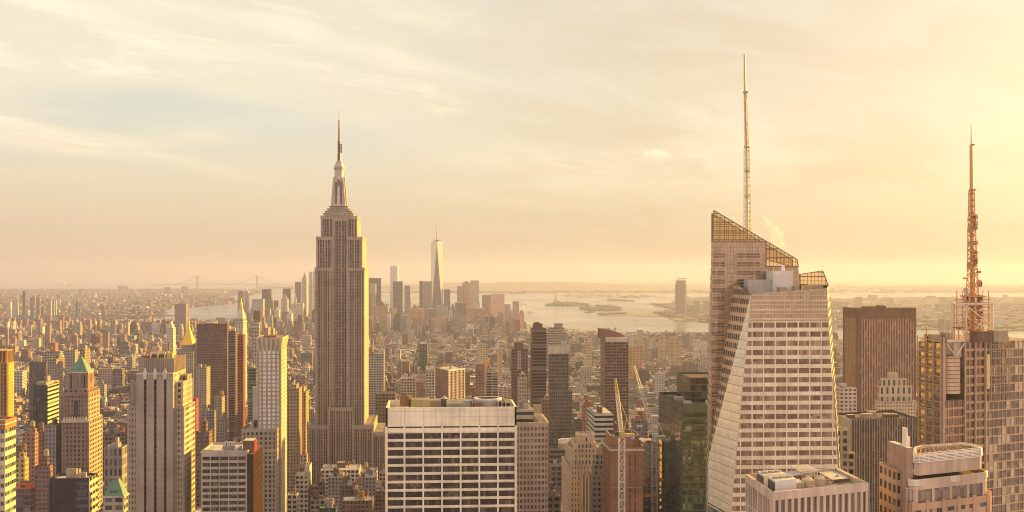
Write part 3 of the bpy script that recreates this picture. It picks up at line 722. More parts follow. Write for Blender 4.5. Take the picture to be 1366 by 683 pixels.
# ---- white grid slab in front
def white_grid_slab():
    H = 195.8; fl = PH(514.5, 544, H); fr = PH(689.8, 544, H); D = fl[1]
    X0, X1 = fl[0], fr[0]; Yb = PH(600, 533.4, H)[1]
    root = empty('office_slab', (X0 * .5 + X1 * .5, (D + Yb) / 2, 0), 'broad white office slab with dark ribbon windows and blank top wall', 'office building')
    wh = (.80, .69, .49); m = MB(); Z = lambda y: P(600, y, D)[2]
    zr = Z(574.2)
    m.box(X0 + 1.0, X1 - 1.0, D + 1.0, Yb - .5, -1, H - 4.0, 'stone', (.05, .045, .045), None, 'roof', PAL['roofd'])
    pitch = (Z(576.7) - Z(587.8)); zt = zr
    def side(a, b, nb):
        w = math.hypot(b[0] - a[0], b[1] - a[1]); u = ((b[0] - a[0]) / w, (b[1] - a[1]) / w); n = (u[1], -u[0]); wins = []
        m.obox(a, u, n, 0, w, Z(568.6), H, -1.0, 0, 'stone', wh)                      # blank top wall
        m.obox(a, u, n, 0, w, zt, Z(570.6), -1.0, -.05, 'stone', wh)
        bw = w / nb
        for i in range(nb + 1):
            c = min(max(i * bw, .45), w - .45); pw = .42 if 0 < i < nb else .45
            m.obox(a, u, n, c - pw, c + pw, -1, Z(568.6) - .002, -1.0, .25, 'stone', wh)
            if 0 < i < nb:
                m.obox(a, u, n, c - .05, c + .05, Z(568.6), H - .3, 0, .03, 'stone', (.22, .2, .18))
        m.obox(a, u, n, 0.01, w - .01, H - 2.0, H - 1.9, -.01, .02, 'stone', (.3, .27, .24)); m.obox(a, u, n, 0.01, w - .01, Z(556), Z(555.8), -.01, .02, 'stone', (.3, .27, .24))
        k = 0
        while zt - (k + 1) * pitch > 0:
            top = zt - k * pitch; sp = pitch * .30
            m.obox(a, u, n, .9, w - .9, top - sp * .62, top, -1.0, .02, 'stone', wh); m.obox(a, u, n, .9, w - .9, top - sp, top - sp * .70, -1.0, -.15, 'stone', wh)
            for i in range(nb): wins.append((a, u, n, i * bw + .9, (i + 1) * bw - .9, top - pitch, top - sp, -.75))
            k += 1
        return wins
    wins = side((X0, D), (X1, D), 7) + side((X1, D), (X1, Yb), 4) + side((X0, Yb), (X0, D), 4)
    # parapet
    for r in ((X0, X1, Yb - .7, Yb), ): m.box(*r, H - 5, H, 'stone', wh)
    m.build('wall', root)
    window_parts(root, wins, 'glass_dark', limit=100)
    zr = H - 3.98
    def part(nm, x0, x1, y0, y1, h, c, mt='stone'):
        mm = MB(); a, b = P(x0, 362, y0)[0], P(x1, 362, y0)[0]; mm.box(a, b, y0, y1, zr, zr + h, mt, pc(c), None, 'roof', pc('roofm')); return mm.build(nm, root)
    part('roof_house', 548, 573, D + 12, D + 24, 6.5, (.42, .33, .15)); part('roof_house', 574, 590, D + 14, D + 24, 6.0, 'tan'); part('air_handler', 595, 627, D + 6, D + 16, 5.2, 'grey')
    part('roof_house', 600, 630, D + 20, D + 29, 5, 'grey'); part('air_handler', 632, 641, D + 6, D + 22, 5.6, 'brown'); part('air_handler', 667, 680, D + 8, D + 26, 5.2, 'dark')
    for i in range(3): part('duct', 664 + i * 5, 665.6 + i * 5, D + 5, D + 27, 5.9, 'steel')
    mm = MB(); c = P(651, 362, D + 16); mm.cyl(c[0], c[1], 6.6, 7.2, zr, zr + 6.2, 20, 'paint', PAL['roofl']); mm.cyl(c[0], c[1], 7.3, 7.3, zr + 6.2, zr + 7.0, 20, 'paint', PAL['white']); mm.cyl(c[0], c[1], 5.6, 5.6, zr + 7.0, zr + 7.05, 20, 'stone', PAL['dark']); mm.build('cooling_tower', root)
    mm = MB(); c = P(592.5, 362, D + 8); mm.cyl(c[0], c[1], 1.6, 1.6, zr, zr + 7.5, 10, 'metal', PAL['dark']); mm.cyl(c[0], c[1], 2.0, .4, zr + 7.5, zr + 9.0, 10, 'metal', PAL['steel']); mm.build('vent_stack', root)
    c = P(541, 362, D + 20); water_tank(root, c[0], c[1], zr, 3.1, 4.6, 'wood')
    rn = random.Random(5); mm = MB()
    for _ in range(40):
        a = rn.uniform(X0 + 3, X1 - 3); b = rn.uniform(D + 3, Yb - 3); mm.box(a, a + rn.uniform(.5, 3), b, b + rn.uniform(.5, 2), zr, zr + rn.uniform(.5, 2.2), 'metal', rn.choice([PAL['grey'], PAL['brown'], PAL['roofl']]))
    mm.build('roof_clutter', root)
    occ(D, 514, 690, 534, 700, (X0, X1, D, Yb), 'the white slab with ribbon windows')
white_grid_slab()

# ---- crystalline glass tower with sloping crown and spire
def glass_tower():
    D = 545; B = 575
    root = empty('glass_skyscraper', P(1030, 362, 560)[:2] + (0,), 'faceted glass skyscraper with sloping crown and thin lattice spire', 'skyscraper')
    down = lambda p: (p[0], p[1], 0.0)
    T1, T3 = P(1002, 392, D), P(1103, 384.5, D); G1, G3 = P(974, 690, D), P(1121.5, 690, D)
    T2, Gm, G2 = P(979, 377, B), P(945, 610, B), P(944, 690, B); T4, G4 = P(1106, 380, 605), P(1126, 690, 605); T5 = P(979.5, 376.6, 605); G5 = P(944.5, 690, 605)
    wallc, tanw = (.74, .62, .44), (.58, .46, .32)  # panels warmed and lightened, flare glow put into the colour
    m = MB()
    def pl(pts, col, sty, mat_='facade'):
        n0 = pts[0]; u = np.array((pts[-1][0] - n0[0], pts[-1][1] - n0[1], 0.)) if False else None
        xs_ = [p[0] for p in pts]; zt = T1[2]
        # u along the widest horizontal direction
        k = max(((a, b) for a in pts for b in pts), key=lambda ab: math.hypot(ab[0][0] - ab[1][0], ab[0][1] - ab[1][1]))
        ud = np.array((k[1][0] - k[0][0], k[1][1] - k[0][1])); ud /= np.linalg.norm(ud)
        bay, fl, h, vv = STY[sty] if isinstance(sty, str) else sty
        m.poly(pts, mat_, col, (bay, fl, vv), h, [((p[0] - n0[0]) * ud[0] + (p[1] - n0[1]) * ud[1], 400 - p[2]) for p in pts])
    fs = (1.55, 4.33, .86, .55)
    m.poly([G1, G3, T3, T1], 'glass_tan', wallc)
    m.poly([down(G1), down(G3), G3, G1], 'glass_warm', wallc)
    pl([T1, Gm, G2, G1], (.52, .47, .38), (1.5, 4.33, .8, .82)); m.m[-1] = 'facade'
    pl([down(G2), down(G1), G1, G2], (.5, .45, .36), fs)
    pl([G3, G4, T4, T3], tanw, fs); pl([down(G3), down(G4), G4, G3], tanw, fs)
    m.poly([G4, G5, T5, T4], 'glass_warm'); m.poly([G5, G2, T2, T5], 'glass_warm'); m.poly([down(G4), down(G5), G5, G4], 'glass_warm'); m.poly([down(G5), down(G2), G2, G5], 'glass_warm')
    zroof = T1[2] - 3.0
    m.build('lower_body', root)
    # dark facet beside the bright chamfer
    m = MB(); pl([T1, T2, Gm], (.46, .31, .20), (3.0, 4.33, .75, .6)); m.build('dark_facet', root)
    # chamfer skin of pale glass, the reflected sky put into its colour
    m = MB()
    n_f = 64
    for k in range(n_f):
        # strips between successive floors, set 5 cm proud of the chamfer
        def pt(z):
            t1 = (T1[2] - z) / (T1[2] - G1[2]); r = tuple(T1[i] + (G1[i] - T1[i]) * t1 for i in range(3))
            t2 = (T1[2] - z) / (T1[2] - Gm[2])
            l = tuple(T1[i] + (Gm[i] - T1[i]) * t2 for i in range(3)) if t2 <= 1 else tuple(Gm[i] + (G2[i] - Gm[i]) * ((Gm[2] - z) / (Gm[2] - G2[2])) for i in range(3))
            return l, r
        za = T1[2] - .5 - k * 4.33 / 2; zb = za - 4.33 / 2 + (.18 if k % 2 else .02)
        if zb < G1[2] + 1: break
        (la, ra), (lb, rb) = pt(za), pt(zb)
        off = lambda p: (p[0] - .03, p[1] - .05, p[2])
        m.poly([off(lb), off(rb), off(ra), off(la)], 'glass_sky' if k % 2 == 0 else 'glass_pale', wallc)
    m.build('bright_facet', root)
    # front grid: spandrel bands, piers and windows within the leaning edges
    m = MB(); o = (0.0, D); u = (1, 0); n = (0, -1); wins = []
    xl = lambda z: T1[0] + (G1[0] - T1[0]) * (T1[2] - z) / (T1[2] - G1[2]); xr = lambda z: T3[0] + (G3[0] - T3[0]) * (T3[2] - z) / (T3[2] - G3[2])
    zfirst = P(1050, 430, D)[2]; ztop = T1[2] - .4
    cols = [P(1003.5, 433, D)[0] + 5.55 * i for i in range(-3, 9)]
    def band(z0, z1, c, d1, extra=0):
        a0, a1, b0, b1 = xl(z0) + .05, xl(z1) + .05, xr(z0) - .05, xr(z1) - .05
        q = lambda x, z, y: (x, y, z)
        m.loft([q(a0, z0, D - d1), q(b0, z0, D - d1), q(b0, z0, D), q(a0, z0, D)], [q(a1, z1, D - d1), q(b1, z1, D - d1), q(b1, z1, D), q(a1, z1, D)], 'stone', c)
    k = 0
    while True:
        zt = zfirst - k * 4.33; zb = zt - 2.5
        if zb < G1[2] + 2: break
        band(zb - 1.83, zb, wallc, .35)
        x = xl(zb) + .5
        while x < xr(zb) - .4: m.obox(o, u, n, x - .045, x + .045, zb - 1.8, zb - .03, .3, .39, 'metal', (.46, .36, .25)); x += 1.39
        for c in cols:
            x0, x1 = c + .12, c + 5.55 - .42
            L, Rr = max(xl(zt), xl(zb)) + .3, min(xr(zt), xr(zb)) - .3
            x0, x1 = max(x0, L), min(x1, Rr)
            if x1 - x0 < .8: continue
            for j in (1, 2): m.obox(o, u, n, x0 + (x1 - x0) * j / 3 - .06, x0 + (x1 - x0) * j / 3 + .06, zb, zt, 0, .16, 'metal', (.25, .18, .13))
            wins.append((o, u, n, x0, x1, zb, zt, .03))
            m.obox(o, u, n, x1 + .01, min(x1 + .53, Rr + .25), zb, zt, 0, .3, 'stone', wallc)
        k += 1
    for j in range(1, 9):
        z = zfirst + j * 2.165
        if z < ztop: band(z - (.9 if j % 2 else .3), z, (.66, .50, .34), .12)
    band(zfirst - .02, zfirst + .45, wallc, .3)
    for i in range(0, 50):
        x = T1[0] + .2 + i * (T3[0] - T1[0] - .4) / 49
        if x > xl(zfirst) : m.obox(o, u, n, x - .05, x + .05, zfirst + .5, min(T1[2] + (T3[2] - T1[2]) * (x - T1[0]) / (T3[0] - T1[0]), 999) - .5, 0, .15, 'metal', (.33, .25, .18))
    m.build('front_grid', root)
    # roof and white plant rooms
    m = MB(); m.poly([(T1[0] + .3, T1[1] + .5, zroof), (T3[0] - .3, T3[1] + .5, zroof), (T4[0] - .3, T4[1] - .5, zroof), (T5[0] + .3, T5[1] - .5, zroof), (T2[0] + .3, T2[1], zroof)], 'roof', PAL['brown']); m.build('roof', root)
    for nm, x0, x1, y0, y1, yt, c in (('plant_room', 998.5, 1031, 562, 571, 373, 'roofl'), ('plant_room', 1031.2, 1057.5, 560, 572, 361.5, 'white'), ('air_handler', 1060, 1066, 556, 562, 381, 'tan'), ('air_handler', 1040, 1050, 551, 556, 383, 'tan'), ('air_handler', 1074, 1083, 556, 562, 381, 'tan'), ('air_handler', 1086, 1098, 560, 570, 379.5, 'tan')):
        m = MB(); m.box(P(x0, 362, y0)[0], P(x1, 362, y0)[0], y0, y1, zroof, P((x0 + x1) / 2, yt, y0)[2], 'paint', pc(c)); m.build(nm, root)
    m = MB(); c = P(1044, 362, 566); m.cyl(c[0], c[1], .9, .8, P(1044, 361.5, 566)[2], P(1044, 353.5, 566)[2], 8, 'paint', PAL['white']); m.build('vent_stack', root)
    # tall rear volume; its crown is an open glass screen
    F = [(944, 690), (1070, 690), (1066.5, 373), (1063.3, 346), (952, 280.5), (948, 420)]
    zs = P(1000, 322, B)[2]
    fr = [P(px, py, B) for px, py in F]; bk = [P(px - (2.5 if px < 1000 else 6), HY - (HY - py) * B / 606, 606) for px, py in F]
    bk = [(b[0], b[1], f[2]) for b, f in zip(bk, fr)]
    zc = lambda pts, z: [p for p in pts]
    m = MB()
    # solid body up to zs
    xa, xb = P(950.5, 322, B)[0], P(1064.5, 362, B)[0]
    low = [fr[0], fr[1], fr[2], (xb, B, zs), (xa, B, zs), fr[5]]; lowb = [bk[0], bk[1], bk[2], (bk[3][0], 606, zs), (bk[4][0], 606, zs), bk[5]]
    low = [low[0], low[1], low[2], (fr[3][0] + .6, B, P(1064, 356, B)[2]), (P(1022, 322, B)[0], B, P(1022, 356, B)[2]), (P(1022, 322, B)[0], B, zs), (xa, B, zs), low[5]]
    lowb = [(bk[0][0], 606, p[2]) if i in (0,) else p for i, p in enumerate([bk[0], bk[1], bk[2], (bk[3][0], 606, low[3][2]), (P(1020, 362, 606)[0], 606, low[4][2]), (P(1020, 362, 606)[0], 606, zs), (bk[4][0], 606, zs), bk[5]])]
    bay = (3.3, 4.33, .72, .5)
    m.poly(low, 'glass_tan', (.40, .28, .19), (bay[0], bay[1], bay[3]), bay[2], [(p[0] - fr[0][0], 400 - p[2]) for p in low])
    m.poly(list(reversed(lowb)), 'facade', (.40, .28, .19), (bay[0], bay[1], bay[3]), bay[2], [(p[0] - fr[0][0], 400 - p[2]) for p in reversed(lowb)])
    for i in range(len(low)):
        j = (i + 1) % len(low); m.poly([low[j], low[i], lowb[i], lowb[j]], 'facade', (.44, .36, .27), (1.6, 4.33, .5), .8, [(0, 400 - low[j][2]), (0, 400 - low[i][2]), (31, 400 - lowb[i][2]), (31, 400 - lowb[j][2])])
    mm = [(p[0], p[1], 0) for p in (fr[0], fr[1], bk[1], bk[0])]
    m.loft(mm, [fr[0], fr[1], bk[1], bk[0]], 'stone', (.3, .22, .16), None, False)
    m.build('upper_body', root)
    m = MB(); xl2 = lambda z: fr[5][0] + (fr[0][0] - fr[5][0]) * max(0, min(1, (fr[5][2] - z) / (fr[5][2] - fr[0][2])))
    z = zs - .4; k = 0
    while z > G1[2]:
        m.obox((0, B), (1, 0), (0, -1), xl2(z) + .1, (P(1021, 322, B)[0] if z > P(1022, 356, B)[2] else P(1063, 362, B)[0]), z - (.5 if k % 2 else .22), z, 0, .18, 'metal', (.34, .235, .155)); z -= 2.165; k += 1
    for i in range(26):
        x = fr[5][0] + .4 + i * 1.6
        m.obox((0, B), (1, 0), (0, -1), x - .07, x + .07, G1[2], zs - .4 if x < P(1021, 322, B)[0] else P(1022, 357, B)[2], 0, .14, 'metal', (.34, .235, .155))
    m.build('upper_grid', root)
    wu = []
    for k in range(58):
        zt_ = zs - 6 - k * 4.33
        if zt_ < G1[2]: break
        for i in range(3): wu.append(((0, B), (1, 0), (0, -1), P(951, 362, B)[0] + i * 2.1 - k * .045, P(951, 362, B)[0] + i * 2.1 + 1.9 - k * .045, zt_ - 2.1, zt_, .06))
        if k < 5:
            for i in range(5): wu.append(((0, B), (1, 0), (0, -1), P(984, 362, B)[0] + i * 2.3, P(984, 362, B)[0] + i * 2.3 + 2.1, zt_ - 2.1, zt_, .06))
    upper_windows = wu
    def screen(nm, face, thick_dir, z0, step_x, step_z, hz0=None):
        """glass screen in the plane of a polygon (front view) with a real grid of bars"""
        ms = MB(); t = np.array(thick_dir) * .12
        back = [tuple(np.array(p) + t) for p in face]
        ms.poly(face, 'screen_glass'); ms.poly(list(reversed(back)), 'screen_glass')
        for i in range(len(face)): j = (i + 1) % len(face); ms.poly([face[j], face[i], back[i], back[j]], 'screen_glass')
        g_ = ms.build(nm, root)
        mb_ = MB(); A = np.array(face[0]); ud = np.array(face[1]) - A; ud[2] = 0; L = np.linalg.norm(ud); ud /= L
        pts2 = [(float(np.dot(np.array(p) - A, ud)), p[2]) for p in face]
        def clipx(u_):
            zz = []
            for (a, za), (b, zb_) in zip(pts2, pts2[1:] + pts2[:1]):
                if (a - u_) * (b - u_) < 0: zz.append(za + (zb_ - za) * (u_ - a) / (b - a))
            return (min(zz), max(zz)) if len(zz) >= 2 else None
        def clipz(z_):
            uu = []
            for (a, za), (b, zb_) in zip(pts2, pts2[1:] + pts2[:1]):
                if (za - z_) * (zb_ - z_) < 0: uu.append(a + (b - a) * (z_ - za) / (zb_ - za))
            return (min(uu), max(uu)) if len(uu) >= 2 else None
        um0, um1 = min(p[0] for p in pts2), max(p[0] for p in pts2); zm0, zm1 = min(p[1] for p in pts2), max(p[1] for p in pts2)
        col = (.20, .12, .075)
        at = lambda u_, z_: tuple(A + ud * u_ - np.array(thick_dir) * .1 + np.array((0, 0, z_ - A[2])))
        u_ = um0 + .4; i = 0
        while u_ < um1:
            c = clipx(u_)
            if c: mb_.tube(at(u_, c[0]), at(u_, c[1]), .13 if i % 3 else .2, 'metal', col, 4)
            u_ += step_x; i += 1
        z_ = zm0 + .3; i = 0
        while z_ < zm1:
            c = clipz(z_)
            if c: mb_.tube(at(c[0], z_), at(c[1], z_), .16 if i % 2 else .34, 'metal', col, 4)
            z_ += step_z; i += 1
        for p, q in zip(face, face[1:] + face[:1]): mb_.tube(tuple(np.array(p) - np.array(thick_dir) * .1), tuple(np.array(q) - np.array(thick_dir) * .1), .28, 'metal', col, 4)
        o_ = mb_.build('screen_grid', g_); o_['_b'] = g_['_b']; o_.location = (0, 0, 0)
        return g_
    xm_ = P(1022, 322, B)[0]
    screen('glass_screen', [(xa, B, zs), (xm_, B, zs), (xm_, B, P(1022, 356, B)[2]), (fr[3][0] + .6, B, P(1064, 356, B)[2]), fr[3], fr[4]], (0, 1, 0), zs, 1.9, 2.2)
    screen('glass_screen', [(bk[4][0], 606, zs), (bk[3][0], 606, P(1064, 356, B)[2]), bk[3], bk[4]], (0, -1, 0), zs, 3.8, 4.4)
    s1 = [P(1066.5, 380, 596), P(1105, 381, 596), P(1097.5, 361.2, 596), P(1066.5, 366, 596)]
    screen('glass_screen', s1, (0, 1, 0), 0, 1.9, 2.2)
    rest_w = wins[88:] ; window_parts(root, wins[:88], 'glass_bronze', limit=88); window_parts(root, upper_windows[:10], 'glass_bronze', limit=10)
    mm = MB()
    for (o_, u_, n_, a_, b_, c_, d_, e_) in rest_w: mm.obox(o_, u_, n_, a_, b_, c_, d_, e_ - .02, e_ + .06, 'glass_bronze')
    for (o_, u_, n_, a_, b_, c_, d_, e_) in upper_windows[10:]: mm.obox(o_, u_, n_, a_, b_, c_, d_, e_ - .02, e_ + .06, 'glass_bronze')
    q_ = mm.build('window', root); q_['kind'] = 'stuff'
    # spire
    m = MB(); c = P(997.5, 362, 590); zz = lambda y: P(996, y, 590)[2]; x2 = P(993.8, 362, 590)[0]
    white = (.50, .43, .33)
    m.lattice((c[0], 590, zs), (c[0] - .5, 590, zz(196)), 3.3, 2.3, 22, .16, 'paint', white); m.tube((c[0], 590, zs), (c[0] - .5, 590, zz(196)), .55, 'paint', white, 6)
    m.lattice((c[0] - .5, 590, zz(196)), (x2 + .2, 590, zz(123)), 1.9, 1.2, 12, .13, 'paint', (.40, .30, .22)); m.tube((c[0] - .5, 590, zz(196)), (x2, 590, zz(123)), .42, 'paint', (.36, .26, .19), 6)
    m.tube((x2, 590, zz(123)), (x2 - .3, 590, zz(72)), .62, 'paint', (.42, .33, .25), 6, .42)
    for yy in (123, 196, 228, 262): m.cyl(P(995, 362, 590)[0] if yy < 190 else c[0] - .3, 590, 1.5, 1.5, zz(yy) - .4, zz(yy) + .4, 8, 'paint', (.40, .30, .22))
    m.build('spire', root)
    occ(D, 944, 1121, 360, 700, (P(944, 362, D)[0], P(1126, 362, 605)[0], D, 606), 'the faceted glass skyscraper')
glass_tower()
# ------------------------------------------------------------------ near towers with modelled fronts
def hero(name, label, cat, D, px, short, bounds, rect):
    r = empty(name, P(px, 362, D)[:2] + (0,), label, cat); occ(D, *bounds, rect, short); return r
def gbox(m, x0, x1, y0, y1, z0, z1, col, nb, fl, pier, span, proud, sides=(1, 0), nbs=None, scol=None, top=0, rcol='roofm', core=(.04, .036, .036), ends=None, parapet=1.0, colS=None, off=0.0):
    """box with modelled grid on the front and on the chosen sides (right, left)"""
    m.box(x0, x1, y0, y1, z0, z1 - .01, 'stone', core, None, 'roof', pc(rcol))
    w = grid_face(m, (x0, y0), (x1, y0), z0, z1, nb, fl, pier, span, proud, pc(col), pc(scol or col), top, ends, off)
    nbs = nbs or max(2, round(nb * (y1 - y0) / (x1 - x0)))
    if sides[0]: w += grid_face(m, (x1, y0), (x1, y1), z0, z1, nbs, fl, pier, span, proud, pc(colS or col), pc(scol or colS or col), top, ends, off)
    if sides[1]: w += grid_face(m, (x0, y1), (x0, y0), z0, z1, nbs, fl, pier, span, proud, pc(colS or col), pc(scol or colS or col), top, ends, off)
    p = proud
    for a in ((x0 - p, x1 + p, y0 - p, y0 + .5), (x0 - p, x1 + p, y1 - .5, y1 + p), (x0 - p, x0 + .5, y0 + .5, y1 - .5), (x1 - .5, x1 + p, y0 + .5, y1 - .5)):
        m.box(*a, z1 - .004, z1 + parapet, 'stone', pc(col))
    return w
def setback_tower():
    D = 720; X = lambda p: P(p, 362, D)[0]; Z = lambda y: P(206, y, D)[2]
    Yb = yback(X(244), 258)
    r = hero('office_tower', 'tall tan stone tower with three dark vertical window slots and pointed finials', 'skyscraper', D, 210, 'the tan tower with three dark slots', (169, 258, 470, 700), (X(168), X(246), D, Yb + 5))
    c = (.315, .255, .20); m = MB(); ws = []
    slots = [(192, 195.3), (205.3, 208.8), (218.6, 222)]
    # centre slab: piers between the slots
    xs_ = [182] + [v for s in slots for v in s] + [230.8]
    m.box(X(182.2), X(230.6), D + 1.6, D + 36, 0, Z(498), 'stone', (.04, .032, .03), None, 'roof', PAL['roofm'])
    for a, b in zip(xs_[::2], xs_[1::2]): m.box(X(a), X(b), D, D + 1.6, 0, Z(498), 'stone', c)
    for a, b in slots:
        m.box(X(a), X(b), D, D + 1.6, Z(505.5), Z(498.003), 'stone', c)
        k = 0
        while Z(507) - k * 3.55 > 0:
            z = Z(507) - k * 3.55; m.box(X(a) + .1, X(b) - .1, D + 1.2, D + 1.58, z - 3.5, z - 2.4, 'metal', (.10, .06, .05)); k += 1
    m.box(X(181.6), X(231.2), D - .5, D + 2.2, Z(499.4), Z(497.4), 'stone', (.47, .41, .33))
    m.box(X(230.6), X(231), D + 1.6, D + 36, 0, Z(498), 'facade', (.42, .34, .25), (3.4, 3.55, .36, .5), 'roof', PAL['roofm'])  # sun side wall coloured lighter than the front to look sunlit
    m.build('centre_slab', r)
    for a, b in slots:
        mm = MB(); xc = (X(a) + X(b)) / 2; w = X(b) - X(a)
        mm.rect_loft((xc - w * .5, xc + w * .5, D - .8, D + .6), Z(506), (xc - w * .8, xc + w * .8, D - .9, D + .8), Z(498), 'stone', (.5, .44, .36)); mm.rect_loft((xc - w * .8, xc + w * .8, D - .9, D + .8), Z(498) , (xc - .3, xc + .3, D - .3, D + .3), Z(490.5), 'stone', (.5, .44, .36)); mm.build('finial', r)
    m = MB()   # ribbed crown
    m.box(X(184), X(230), D + 3, D + 35, Z(498), Z(479.5), 'stone', (.36, .30, .24), None, 'roof', PAL['roofm'])
    for i in range(17): x = X(184) + (X(230) - X(184)) * i / 16; m.box(x - .35, x + .35, D + 2.4, D + 3, Z(498), Z(479.5) + .8, 'stone', c)
    for i in range(12): y = D + 3 + 31.6 * i / 11; m.box(X(230), X(230) + .6, y - .4, y + .4, Z(498), Z(479.5) + .8, 'stone', c)
    m.build('crown', r)
    m = MB(); zc = Z(479.5)   # open frame on the roof
    for p in (197.5, 207, 216.5): m.box(X(p) - .4, X(p) + .4, D + 6, D + 6.8, zc, Z(471), 'stone', PAL['cream']); m.box(X(p) - .4, X(p) + .4, D + 14, D + 14.8, zc, Z(471), 'stone', PAL['cream'])
    m.box(X(196.8), X(217.2), D + 5.8, D + 7, Z(472.4), Z(471) + .1, 'stone', PAL['cream']); m.box(X(196.8), X(217.2), D + 13.8, D + 15, Z(472.4), Z(471) + .1, 'stone', PAL['cream']); m.box(X(198), X(216), D + 7.5, D + 13.5, zc, Z(474), 'stone', PAL['brown']); m.build('roof_frame', r)
    m = MB()
    for i in range(9): m.tube((X(185) + i * 1.1, D + 8 + (i * 3.7) % 9, zc), (X(185) + i * 1.3, D + 9 + (i * 5.1) % 9, zc + 3.5 + (i * 2.3) % 3), .18, 'paint', PAL['red'], 4)
    m.box(X(184.5), X(195), D + 8, D + 13, zc, zc + 1.6, 'paint', PAL['rust']); m.build('antenna_rig', r)
    m = MB(); m.box(X(219), X(226), D + 8, D + 13, zc, zc + 3.2, 'stone', PAL['yellow']); m.tube((X(217.5), D + 16, zc), (X(217.5), D + 16, zc + 9), .7, 'metal', PAL['brown'], 6); m.build('roof_house', r)
    # wings
    m = MB(); w = []
    w += gbox(m, X(169), X(182) - .02, D + 2.5, Yb - 4, 0, Z(544), c, 3, 3.55, 1.0, .52, .35, (0, 1)); m.build('left_wing', r)
    m = MB(); w += gbox(m, X(171.5), X(182) - .03, D + 6, Yb - 16, Z(544), Z(510), c, 2, 3.55, 1.6, .3, .35, (0, 1)); m.build('upper_left_wing', r)
    m = MB(); w += gbox(m, X(231) + .02, X(244), D + 2.5, D + 34, 0, Z(546), c, 3, 3.55, 1.0, .52, .35, (1, 0), 9, colS=(.46, .38, .27)); m.build('right_wing', r)  # right side grid lightened, sunlight in its colour
    m = MB(); m.box(X(231) + .03, X(241.4), D + 6, D + 33, Z(546), Z(511), 'facade', (.40, .325, .24), (3.6, 3.55, .36, .62), 'roof', PAL['roofm']); m.build('upper_right_wing', r)
    m = MB(); m.box(X(231) + .04, X(240.6), D + 20, D + 32, Z(511), Z(504), 'facade', c, (3.6, 5, .3, .6), 'roof', PAL['roofm']); m.build('roof_house', r)
    window_parts(r, w, 'glass_dark', limit=100)
setback_tower()

def pyramid_tower():
    D = 950; X = lambda p: P(p, 362, D)[0]; Z = lambda y: P(105, y, D)[2]
    YB = yback(X(119), 136.5)
    r = hero('office_tower', 'ornate tan tower with green copper pyramid roof and sunlit golden side', 'skyscraper', D, 105, 'the tower with the green pyramid roof', (82, 137, 477, 660), (X(82), X(119), D, YB))
    c = (.225, .16, .125); w = []
    m = MB(); w += gbox(m, X(82.3), X(118.5), D, YB, 0, Z(563), c, 7, 3.6, 1.5, .42, .4, (1, 0), 8, colS=(.42, .32, .22), core=(.035, .03, .03)); m.build('base', r)  # darker front and lighter right side: shade and sunlight in the colours
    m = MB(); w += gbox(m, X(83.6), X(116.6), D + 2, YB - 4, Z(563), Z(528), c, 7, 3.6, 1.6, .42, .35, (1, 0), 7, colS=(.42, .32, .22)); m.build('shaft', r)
    m = MB()
    m.box(X(83), X(117.4), D + 1, YB - 3, Z(528.2), Z(523.5), 'stone', c); m.box(X(84), X(116), D + 2.4, YB - 4.5, Z(523.5), Z(519.5), 'facade', c, (4.0, 4, .5, .6), 'roof', PAL['roofm'])
    m.build('cornice', r); m = MB(); m.box(X(82.6), X(118.2), D - .8, YB + .8, Z(563.6), Z(560.4), 'stone', PAL['cream'])
    for i in range(9): x = X(84) + (X(116) - X(84)) * (i + .5) / 9; m.rect_loft((x - 1, x + 1, D - .6, D + 1), Z(560.4), (x - .4, x + .4, D - .2, D + .5), Z(556), 'stone', PAL['cream'])
    m.build('cornice', r)
    m = MB(); w += gbox(m, X(87.2), X(112.5), D + 8, YB - 12, Z(519.5), Z(498.5), c, 5, 11.0, 2.6, .35, .4, (1, 0), 4, top=1.5); m.build('upper_tier', r)
    m = MB(); x0, x1, y0, y1 = X(88.2), X(111.8), D + 8.5, YB - 13
    m.box(x0 - 1, x1 + 1, y0 - 1, y1 + 1, Z(498.5), Z(497), 'stone', PAL['cream'])
    cx_, cy_ = (x0 + x1) / 2, (y0 + y1) / 2
    m.rect_loft((x0, x1, y0, y1), Z(497), (cx_ - .5, cx_ + .5, cy_ - .6, cy_ + .6), Z(477), 'copper', (.16, .33, .24))
    m.build('pyramid_roof', r)
    for k in (-1, 0, 1):
        m = MB(); x = cx_ + k * 5; m.box(x - .9, x + .9, y0 + .6, y0 + 3.5, Z(497), Z(493.4), 'copper'); m.rect_loft((x - 1.1, x + 1.1, y0 + .3, y0 + 3.6), Z(493.4), (x - .1, x + .1, y0 + 1.5, y0 + 3.6), Z(491), 'copper', (.2, .35, .26)); m.build('dormer', r)
    m = MB(); xa, xb = X(97.5), X(103.2)   # tall arched opening in the middle
    m.box(xa, xb, D + 1.5, D + 2.3, Z(561), Z(537), 'glass', (.02, .02, .02)); m.cyl((xa + xb) / 2, D + 1.9, .1, .1, Z(537), Z(536), 6, 'stone')
    n = 10; ring = [((xa + xb) / 2 + (xb - xa) / 2 * math.cos(math.pi * i / n), Z(537) + (xb - xa) / 2 * math.sin(math.pi * i / n)) for i in range(n + 1)]
    m.poly([(p[0], D + 1.5, p[1]) for p in ring[::-1]][::-1], 'glass'); m.build('arched_window', r)
    window_parts(r, w, 'glass_dark', limit=100)
pyramid_tower()

